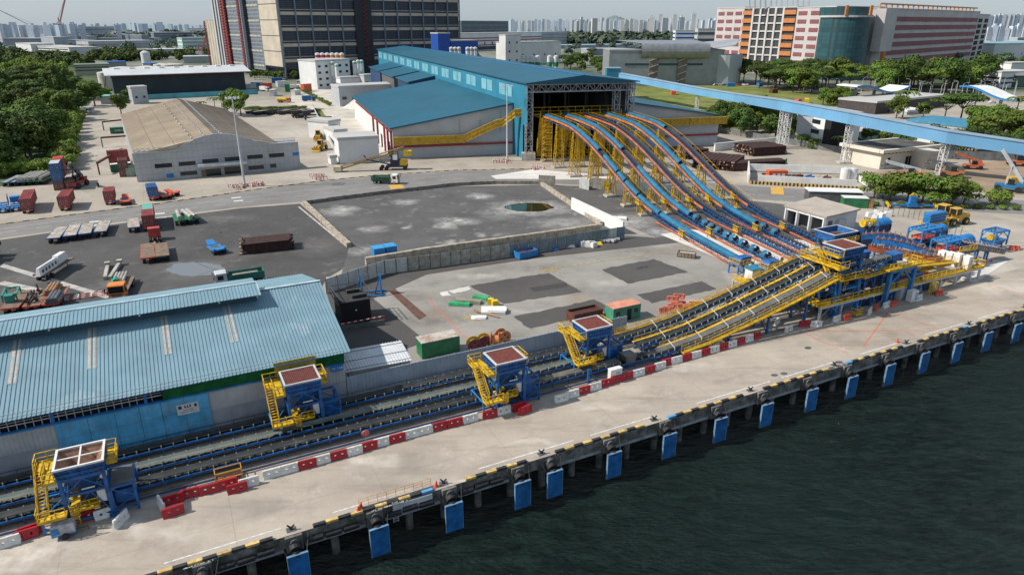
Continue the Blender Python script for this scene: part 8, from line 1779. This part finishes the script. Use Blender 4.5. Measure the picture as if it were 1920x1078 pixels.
def crane(label,px,py,yt,jib,m,k=3):
 p=g(px,py);h=hgt(px,yt,p);t=thing('tower_crane',label,'crane',p);b_=MB();lattice(b_,(0,0,0),(0,0,h),5,10,1.3,Vector((1,0,0)));b_.build('mast',BLUE,t)
 b_=MB();e=Vector((jib[0],0,h+jib[1]));b_.bar((0,0,h),e,2.2);b_.bar((0,0,h+12),e*.6+Vector((0,0,h*.4)),.6);b_.bar((0,0,h),(0,0,h+14),1.8);b_.bar((0,0,h),(-jib[0]*.25,0,h),3);b_.build('jib',m,t);b_=MB();b_.box(-4,4,-3,3,h,h+5);b_.build('cab',LGREY,t)
crane('red and white luffing crane with its jib raised to the right, in the left distance',120,84,46,(50,105),mat('crane_red',(.4,.15,.13),.6));crane('grey crane with a long jib slanting up to the left edge',68,70,52,(-170,90),mat('crane_grey',(.3,.32,.36),.6));crane('short red crawler crane beside the ribbed warehouse',376,112,104,(16,30),mat('crane_red',(.4,.15,.13)))
r7=random.Random(21)
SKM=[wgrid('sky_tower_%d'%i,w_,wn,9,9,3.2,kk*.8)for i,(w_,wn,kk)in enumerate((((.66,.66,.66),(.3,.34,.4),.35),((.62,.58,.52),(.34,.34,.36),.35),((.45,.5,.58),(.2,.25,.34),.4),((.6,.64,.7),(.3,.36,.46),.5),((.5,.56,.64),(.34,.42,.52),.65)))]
SKL=('white','cream','blue-grey','pale grey','haze-blue')
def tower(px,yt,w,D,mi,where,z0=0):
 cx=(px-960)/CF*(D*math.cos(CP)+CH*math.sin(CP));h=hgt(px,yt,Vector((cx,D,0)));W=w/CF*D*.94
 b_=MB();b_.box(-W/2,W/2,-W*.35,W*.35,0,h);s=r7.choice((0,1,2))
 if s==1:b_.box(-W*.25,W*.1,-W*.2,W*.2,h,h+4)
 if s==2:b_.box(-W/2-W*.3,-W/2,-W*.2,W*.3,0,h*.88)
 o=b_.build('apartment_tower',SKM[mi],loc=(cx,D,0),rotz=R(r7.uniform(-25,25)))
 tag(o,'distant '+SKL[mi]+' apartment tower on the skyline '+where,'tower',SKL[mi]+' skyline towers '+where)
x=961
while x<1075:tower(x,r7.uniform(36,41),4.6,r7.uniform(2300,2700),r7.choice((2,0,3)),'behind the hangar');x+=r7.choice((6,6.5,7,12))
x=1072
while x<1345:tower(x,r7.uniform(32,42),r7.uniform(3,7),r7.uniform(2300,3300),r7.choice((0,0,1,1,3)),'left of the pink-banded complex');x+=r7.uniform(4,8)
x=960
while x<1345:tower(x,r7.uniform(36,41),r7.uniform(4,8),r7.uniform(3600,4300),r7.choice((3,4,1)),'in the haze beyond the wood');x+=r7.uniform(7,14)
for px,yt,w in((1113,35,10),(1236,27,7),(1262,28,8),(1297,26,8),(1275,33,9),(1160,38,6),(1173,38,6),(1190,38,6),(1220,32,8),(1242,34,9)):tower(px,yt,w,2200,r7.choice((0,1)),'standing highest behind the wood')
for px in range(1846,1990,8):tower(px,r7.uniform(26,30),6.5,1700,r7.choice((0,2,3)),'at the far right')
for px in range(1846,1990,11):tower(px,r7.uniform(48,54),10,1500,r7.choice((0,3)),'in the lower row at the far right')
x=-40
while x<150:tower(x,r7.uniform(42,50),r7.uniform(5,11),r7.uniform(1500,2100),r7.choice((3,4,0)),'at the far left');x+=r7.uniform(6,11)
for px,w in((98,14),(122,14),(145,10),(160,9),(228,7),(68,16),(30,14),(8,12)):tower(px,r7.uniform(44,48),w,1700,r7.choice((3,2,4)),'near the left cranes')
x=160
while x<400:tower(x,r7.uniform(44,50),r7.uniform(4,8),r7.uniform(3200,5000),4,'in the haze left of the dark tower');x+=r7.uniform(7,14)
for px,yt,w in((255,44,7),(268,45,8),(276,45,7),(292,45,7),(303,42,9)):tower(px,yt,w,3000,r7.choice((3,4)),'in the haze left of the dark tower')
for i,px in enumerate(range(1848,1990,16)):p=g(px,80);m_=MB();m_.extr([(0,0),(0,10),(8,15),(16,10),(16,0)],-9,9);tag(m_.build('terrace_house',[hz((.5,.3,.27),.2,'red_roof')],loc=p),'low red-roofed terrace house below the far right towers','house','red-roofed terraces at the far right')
# ================= trees =================
def leafmat(name,c1,c2,tr=.12):
 m,nt,b=newmat(name);oi=nn(nt,'ShaderNodeObjectInfo');pos=nn(nt,'ShaderNodeNewGeometry').outputs['Position']
 f=noise(nt,pos,.45,4,.7,.32,.68);c=mixc(nt,f,c1,c2)
 hs=nn(nt,'ShaderNodeHueSaturation');nt.links.new(c,hs.inputs['Color']);mr=nn(nt,'ShaderNodeMapRange');mr.inputs[3].default_value=.65;mr.inputs[4].default_value=1.3;nt.links.new(oi.outputs['Random'],mr.inputs[0]);nt.links.new(mr.outputs[0],hs.inputs['Value'])
 mr=nn(nt,'ShaderNodeMapRange');mr.inputs[3].default_value=.48;mr.inputs[4].default_value=.52;nt.links.new(oi.outputs['Random'],mr.inputs[0]);nt.links.new(mr.outputs[0],hs.inputs['Hue'])
 nt.links.new(hs.outputs[0],b.inputs['Base Color']);b.inputs['Roughness'].default_value=.75;b.inputs['Specular IOR Level'].default_value=.2
 return m
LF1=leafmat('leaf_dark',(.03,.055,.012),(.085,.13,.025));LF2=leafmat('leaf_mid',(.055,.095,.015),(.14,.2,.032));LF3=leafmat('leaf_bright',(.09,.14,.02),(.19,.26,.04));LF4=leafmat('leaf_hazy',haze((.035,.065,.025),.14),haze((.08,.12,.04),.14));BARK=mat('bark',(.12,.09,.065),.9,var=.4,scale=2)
def crown(mb,rnd,lobes,n,size,flat=.5):
 """leaf clumps spread over and inside several lobes"""
 tot=sum(l[3]*l[4]for l in lobes)
 for(cx,cy,cz,rx,rz)in lobes:
  k=int(n*rx*rz/tot)
  for _ in range(k):
   while True:
    d=Vector((rnd.gauss(0,1),rnd.gauss(0,1),rnd.gauss(0,1)))
    if d.length>.1:break
   d.normalize();rr2=rnd.uniform(.72,1.04)if rnd.random()<.8 else rnd.uniform(.3,.8)
   if d.z<-.35 and rnd.random()<.6:d.z*=-.4
   p=Vector((cx+d.x*rx*rr2,cy+d.y*rx*rr2,cz+d.z*rz*rr2));nrm=(d+Vector((rnd.uniform(-.6,.6),rnd.uniform(-.6,.6),rnd.uniform(-.1,.8)))).normalized()
   t1=nrm.cross(Vector((rnd.uniform(-1,1),rnd.uniform(-1,1),rnd.uniform(-1,1)))).normalized();t2=nrm.cross(t1);s=size*rnd.uniform(.6,1.3)
   mb.face(p-t1*s-t2*s*.35,p+t1*s*.2-t2*s*.7,p+t1*s+t2*s*.3,p-t1*s*.2+t2*s*.75)
def tree_proto(label,group,seed,H_,Rr,n,size,lm,kind='round',cat='tree',name='tree'):
 rnd=random.Random(seed);t=thing(name,label,cat,(0,0,-500),0,group);lobes=[];b_=MB()
 if kind=='round':
  b_.tube((0,0,0),(0,0,H_*.4),H_*.03,7,H_*.02)
  for k in range(11):a=k*.785+rnd.uniform(-.4,.4);r=Rr*rnd.uniform(.3,.7);z=H_*rnd.uniform(.32,.82);lobes.append((r*math.cos(a),r*math.sin(a),z,Rr*rnd.uniform(.26,.5),H_*rnd.uniform(.12,.2)));b_.tube((0,0,H_*.38),(r*.8*math.cos(a),r*.8*math.sin(a),z),H_*.014,5,H_*.006)
  lobes.append((0,0,H_*.8,Rr*.5,H_*.19))
 elif kind=='low':
  b_.tube((0,0,0),(0,0,H_*.4),H_*.03,6,H_*.02)
  for k in range(9):a=k*.7+rnd.uniform(-.3,.3);r=Rr*rnd.uniform(.3,.7);lobes.append((r*math.cos(a),r*math.sin(a),H_*rnd.uniform(.3,.75),Rr*rnd.uniform(.3,.45),H_*rnd.uniform(.2,.28)))
 elif kind=='umbrella':
  b_.tube((0,0,0),(0,0,H_*.5),H_*.03,7,H_*.022)
  for k in range(9):a=k*.7+rnd.uniform(-.3,.3);r=Rr*rnd.uniform(.45,.75);z=H_*rnd.uniform(.7,.86);lobes.append((r*math.cos(a),r*math.sin(a),z,Rr*rnd.uniform(.3,.42),H_*.09));b_.tube((0,0,H_*.42),(r*math.cos(a),r*math.sin(a),z),H_*.015,5,H_*.006)
  lobes.append((0,0,H_*.88,Rr*.5,H_*.1))
 elif kind=='feather':
  b_.tube((0,0,0),(0,0,H_*.95),H_*.02,6,.05)
  for k in range(9):z=H_*(.2+.085*k);lobes.append((rnd.uniform(-.7,.7),rnd.uniform(-.7,.7),z,Rr*(1.05-.09*k)*rnd.uniform(.7,1),H_*.09))
 elif kind=='bush':
  b_.tube((0,0,0),(0,0,H_*.4),H_*.05,6,H_*.02)
  for k in range(6):a=k*1.05;r=Rr*.5;lobes.append((r*math.cos(a),r*math.sin(a),H_*.5,Rr*.5,H_*.42))
 c=MB()
 if kind=='palm':
  b_.tube((0,0,0),(.3,0,H_*.8),.2,7,.14)
  for k in range(13):
   a=k*.483+rnd.uniform(-.1,.1);pr=Vector((.3,0,H_*.8));dirv=Vector((math.cos(a),math.sin(a),.9))
   for j in range(6):
    nx=pr+dirv*Rr*.19;sd=Vector((-math.sin(a),math.cos(a),0))*Rr*.13*(1-j*.1);c.face(pr-sd-Vector((0,0,.25)),pr,nx,nx-sd-Vector((0,0,.25)));c.face(pr,pr+sd-Vector((0,0,.25)),nx+sd-Vector((0,0,.25)),nx);pr=nx;dirv.z-=.38
 else:crown(c,rnd,lobes,n,size)
 b_.build('trunk',BARK,t);c.build('crown',lm,t);return t
TP={'r1':tree_proto('rounded broad-leaved tree','x',1,12,6,2600,.42,LF2),'r2':tree_proto('dark rounded tree','x',2,14,7,2800,.45,LF1),'r3':tree_proto('bright green low tree','x',3,6.4,4.8,2000,.34,LF3,'low','shrub','shrub'),'u1':tree_proto('umbrella rain tree','x',4,13,9,2600,.42,LF1,'umbrella'),'u2':tree_proto('umbrella tree','x',5,11,8,2400,.4,LF2,'umbrella'),'f1':tree_proto('feathery casuarina','x',6,22,4.5,3000,.4,LF1,'feather'),'b1':tree_proto('bush','x',7,4,3,1200,.25,LF3,'bush','bush','bush'),'b2':tree_proto('bush','x',8,3,3,1200,.25,LF2,'bush','bush','bush'),'h1':tree_proto('hazy distant tree','x',9,15,9,1500,.9,LF4),'h2':tree_proto('hazy distant tree','x',10,13,10,1400,.9,LF4,'umbrella'),'p1':tree_proto('palm','x',11,9,3.6,0,0,LF2,'palm','palm','palm_tree'),'s1':tree_proto('sparse street tree','x',12,7.5,5.2,1500,.3,LF2)}  # r3 stands for low trees, filed apart from the tree category
rt=random.Random(77)
TN={'r1':'mid-green rounded tree','r2':'dark rounded tree','r3':'low bright green tree','u1':'dark umbrella-crowned tree','u2':'mid-green umbrella-crowned tree','f1':'tall dark feathery tree','b1':'bright green bush','b2':'mid-green bush','h1':'hazy rounded tree','h2':'hazy flat-crowned tree','p1':'palm tree','s1':'sparse roadside tree'}
def plant(k,px,py,s=1.0,where='',hs=1.0,gp_=True,lab=None):
 o=copy_tree(TP[k],g(px,py),rt.uniform(0,6.28),scale=(s,s,s*hs));l=lab or TN[k]+' '+where;o['label']=l
 if lab:o.pop('group',None)
 else:o['group']=TN[k]+'s '+where
def scatter(poly,n,kinds,where,s0=.8,s1=1.2,md=0):
 xs=[p[0]for p in poly];ys=[p[1]for p in poly];out=[];tries=0
 while len(out)<n and tries<n*60:
  tries+=1;x,y=rt.uniform(min(xs),max(xs)),rt.uniform(min(ys),max(ys));ins=False;j=len(poly)-1
  for i in range(len(poly)):
   if(poly[i][1]>y)!=(poly[j][1]>y)and x<(poly[j][0]-poly[i][0])*(y-poly[i][1])/(poly[j][1]-poly[i][1])+poly[i][0]:ins=not ins
   j=i
  if not ins:continue
  p=g(x,y)
  if any((p-q_).length<md for q_ in out):continue
  out.append(p);plant(rt.choice(kinds),x,y,rt.uniform(s0,s1),where)
scatter([(-60,150),(60,145),(160,160),(185,196),(170,222),(105,230),(80,300),(-60,345)],66,['r2','r2','u1','r1','r1'],'in the wood at the left edge',.8,1.25,7)
scatter([(-60,128),(130,124),(140,148),(60,158),(-60,165)],34,['r3'],'on the lit rise behind the left wood',1.4,2.2,7)
for x,y,s in((100,205,.95),(118,203,1.15),(132,200,1.0),(112,190,.9)):plant('f1',x,y,s,'rising from the left wood')
for x,y,s,k in((92,262,.95,'u1'),(60,270,1,'u2'),(112,250,.9,'r1'),(30,295,1.2,'r2'),(10,310,1.3,'r2'),(50,300,.8,'r2'),(20,325,.8,'r2'),(75,285,.7,'r1')):plant(k,x,y,s,'near the lot edge of the left wood')
for i in range(15):f=i/14;plant('r3',143-f*22+rt.uniform(-4,4),222+f*96,rt.uniform(.75,1.0),'in the row along the lot edge')
for i in range(18):plant('r3',-20+i*7.4+rt.uniform(-3,3),329+rt.uniform(-4,5)-i*.3,rt.uniform(.6,.9),'in the hedge behind the parked pipe trailers')
for i in range(12):plant('r3',95+rt.uniform(-12,30),255+rt.uniform(-8,50),rt.uniform(.6,.9),'beside the small green clearing')
plant('r1',228,216,.95,lab='rounded tree between the container lot and the grey cabin block');plant('r1',244,193,.7,lab='small rounded tree left of the grey cabin block');plant('r2',130,205,.8,'near the lot edge of the left wood');plant('r1',205,190,.7,lab='small tree left of the dark green-black shed');plant('r1',184,175,.6,lab='small tree beside the leftmost round tank')
for x,y,s in((380,214,.6),(404,212,.75),(418,214,.8),(440,216,.9),(452,218,.8)):plant('p1' if x<430 else 'r1',x,y,s*1.3,'behind the right slope of the tan roof')
for i in range(13):plant('b2',462+i*9,207-i*.2,rt.uniform(.6,.9),'in the hedge behind the skeletal trailers')
for i in range(12):plant('b1',560+i*5.2,168+i*2.8,rt.uniform(.5,.7),'in the curved hedge by the works road')
for i in range(16):plant(rt.choice(['r1','r2']),470+i*8.3,148+rt.uniform(-2,3),rt.uniform(.5,.75),'at the foot of the dark tower')
scatter([(1055,118),(1138,108),(1150,150),(1060,148)],16,['r2','u1','r1'],'left of the silver-grey building',.8,1.2,9)
scatter([(860,112),(950,108),(950,122),(870,120)],7,['r1','r2'],'behind the hangar ridge',.8,1.0,8)
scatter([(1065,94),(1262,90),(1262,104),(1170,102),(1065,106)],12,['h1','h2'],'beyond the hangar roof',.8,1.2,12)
scatter([(1368,150),(1560,160),(1560,175),(1480,178),(1368,160)],26,['u1','u2','r1','u1'],'before the open car-park block',1.15,1.6,9)
scatter([(1560,158),(1640,160),(1850,150),(1850,172),(1700,178),(1560,176)],38,['r2','r1','r2','u2'],'before the maroon-banded block',1.2,1.9,9)
scatter([(1740,128),(1990,124),(1990,140),(1850,136)],12,['r2','h1'],'right of the end tower',.9,1.3,10)
for x,y in((1476,165),(1496,166),(1540,168),(1512,160)):plant('p1',x,y,2.0,'before the open car-park block')
scatter([(1322,226),(1400,228),(1490,246),(1482,268),(1400,258),(1330,250)],22,['r1','r2','r1','r2'],'behind the wide lattice leg',.65,1.0,5)
scatter([(1540,185),(1600,188),(1610,205),(1540,204)],9,['r1','u2'],'at the right end of the grass field',.6,.9,7)
for x,y,k,s in((1680,222,'r1',1.0),(1692,220,'p1',1.6),(1800,228,'u1',1.1),(1770,226,'u1',.9),(1832,232,'u2',.8),(1900,232,'p1',1.5),(1730,222,'r1',.7)):plant(k,x,y,s,'around the wave canopies')
scatter([(1800,245),(1990,262),(1990,292),(1860,276),(1800,262)],20,['r1','r1','u2'],'above the right end of the gallery',.9,1.2,6)
scatter([(1600,255),(1700,268),(1980,292),(1980,300),(1790,297),(1600,275)],18,['r1','r2'],'behind the overhead gallery',.55,.8,5)
for x,y,s in((1510,275,.45),(1522,279,.4),(1570,285,.5),(1500,272,.4)):plant('s1' if x!=1570 else 'p1',x,y,s*1.4,'in front of the white three-storey office')
plant('b1',1744,272,1.2,lab='rounded bright bush on top edge behind the cream bungalow')
for x,y,s in((1638,372,.95),(1668,377,1.1),(1700,380,1.15),(1728,383,1.15),(1752,385,1.05),(1783,386,1.1),(1806,384,.9),(1655,372,.8),(1768,378,.9)):plant('s1',x,y,s,'in the roadside row on the right')
plant('b1',1869,384,1.15,lab='round clipped bright green bush on the right verge')
for i in range(12):plant('b2',1640+i*24,386+i*.7,.42,'low along the right verge')
scatter([(1340,236),(1345,250),(1325,246),(1325,232)],3,['r1'],'at the end wall of the right hall',.6,.8,4)
wdm=MB();rw=random.Random(5)
for k in range(620):
 x=rw.uniform(1040,1345)if k<430 else(rw.uniform(1835,2000)if k<480 else rw.uniform(-50,400));y=rw.uniform(63,88)if k<480 else rw.uniform(64,80)
 p=g(x,y);r=rw.uniform(10,19);crown(wdm,rw,[(p.x,p.y,r*.7,r,r*rw.uniform(.5,.8))],34,r*.34)
def belt(name,label,polys,m,rng,dens):
 mb=MB()
 for(x0,x1,y0,y1,n)in polys:
  for k in range(n):p=g(rw.uniform(x0,x1),rw.uniform(y0,y1));r=rw.uniform(*rng);crown(mb,rw,[(p.x,p.y,r*.8,r,r*rw.uniform(.6,.95)),(p.x+rw.uniform(-r,r),p.y+rw.uniform(-r,r),r*.6,r*.7,r*.6)],dens,r*.2)
 tag(mb.build(name,m),label,'wood',kind='stuff')
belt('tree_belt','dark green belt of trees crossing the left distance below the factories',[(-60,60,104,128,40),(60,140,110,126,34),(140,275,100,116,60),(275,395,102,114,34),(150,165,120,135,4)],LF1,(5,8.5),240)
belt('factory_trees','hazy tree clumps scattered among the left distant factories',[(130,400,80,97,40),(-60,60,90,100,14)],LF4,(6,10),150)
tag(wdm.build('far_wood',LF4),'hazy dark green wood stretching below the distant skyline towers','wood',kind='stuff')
for t in TP.values():
 for ch in list(t.children):bpy.data.objects.remove(ch)
 bpy.data.objects.remove(t)
lp=None
for i in range(34):
 x,y=[(1548+i*22,176+(i%3)*4)if i<20 else(1700+(i-20)*20,186+((i*7)%3)*3)][0]
 if lp is None:
  lp=thing('street_lamp','tall slim grey street lamp with curved arm beside the road before the maroon-banded block','street lamp',g(x,y),0,'street lamps before the maroon-banded block');b_=MB();b_.tube((0,0,0),(0,0,10),.16,6,.1);b_.bar((0,0,10),(1.2,0,10.8),.12);b_.bar((1.2,0,10.8),(2.4,0,10.9),.12);b_.build('pole',LGREY,lp);b_=MB();b_.box(2.0,3.0,-.15,.15,10.8,10.95);b_.build('lamp_head',WHITE,lp);o=lp
 else:o=copy_tree(lp,g(x,y))
 o.rotation_euler.z=rt.choice((0,3.14))+rt.uniform(-.3,.3)
cr=None
for i in range(26):
 x,y=[(1342+i*6.5,161)if i<10 else(1640+(i-10)*17,184+(i%3)*5)][0]
 b_=MB();b_.extr([(-.85,.3),(-.85,.8),(-.7,.85),(-.6,1.4),(.6,1.4),(.7,.85),(.85,.8),(.85,.3)],-1.3,1.2);b_.extr([(-.85,.3),(-.85,.85),(.85,.85),(.85,.3)],-2.1,2.1);c_=rt.choice((WHITE,LGREY,DGREY,CRED,WHITE));
 t=thing('parked_car',{'white_paint':'small white','pale_grey_steel':'small silver','dark_grey_steel':'small dark grey','container_red':'small red'}[c_.name]+' car '+('parked beside the grass field' if i<10 else 'on the road area before the maroon-banded block'),'car',g(x,y),rt.uniform(0,3),('cars by the grass field' if i<10 else 'cars before the maroon-banded block')+' '+c_.name.split('_')[0])
 b_.build('body',c_,t);b_=MB();b_.box(-1.25,1.15,-.72,.72,.95,1.3);b_.build('windows',GLASS,t);b_=MB();[b_.tube((sx,-.9,.32),(sx,.9,.32),.32,10)for sx in(-1.3,1.3)];b_.build('wheels',BLACK,t)
for i,(x,y,c,w_)in enumerate(((1370,163,LBLUE,3),(1424,163,LBLUE,2),(1450,175,RUST,3),(1495,195,ORED,3),(1512,194,YEL,3),(1262,178,ORED,3),(1400,212,CRED,5),(1385,213,LBLUE,4),(1418,213,BLUE,4),(1745,184,mat('pale_yellow_box',(.55,.45,.25),.7),5),(1760,186,WHITE,6),(1800,188,WHITE,8),(1910,190,CRED,5),(1840,210,YEL,3),(1340,215,CRED,4),(1355,214,LGREY,4))):
 p=g(x,y);m_=MB();m_.box(-w_,w_,-1.4,1.4,0,2.6);m_.frus(-w_*.9,w_*.9,-1.3,1.3,2.6,-w_*.8,w_*.8,-1,1,2.9);tag(m_.build('storage_box',c,loc=p,rotz=R(i*17)),('blue tent-like','pale blue','rusty','orange','yellow','orange-red','dark red','light blue','deep blue','pale yellow','white','long white','red','bright yellow','brick-red','grey')[i]+' storage box '+('by the left trees beyond the field','beyond the field','on the right of the field','at the near right edge of the field','at the near right corner of the field','in the middle of the field','between the gallery legs','left of the dark red box by the gallery','right of the dark red box by the gallery','before the wave canopies','beside the pale yellow box','by the road lamps','at the far right road edge','under the right wave canopy','at the near left edge of the field','beside the brick-red box')[i],'box')
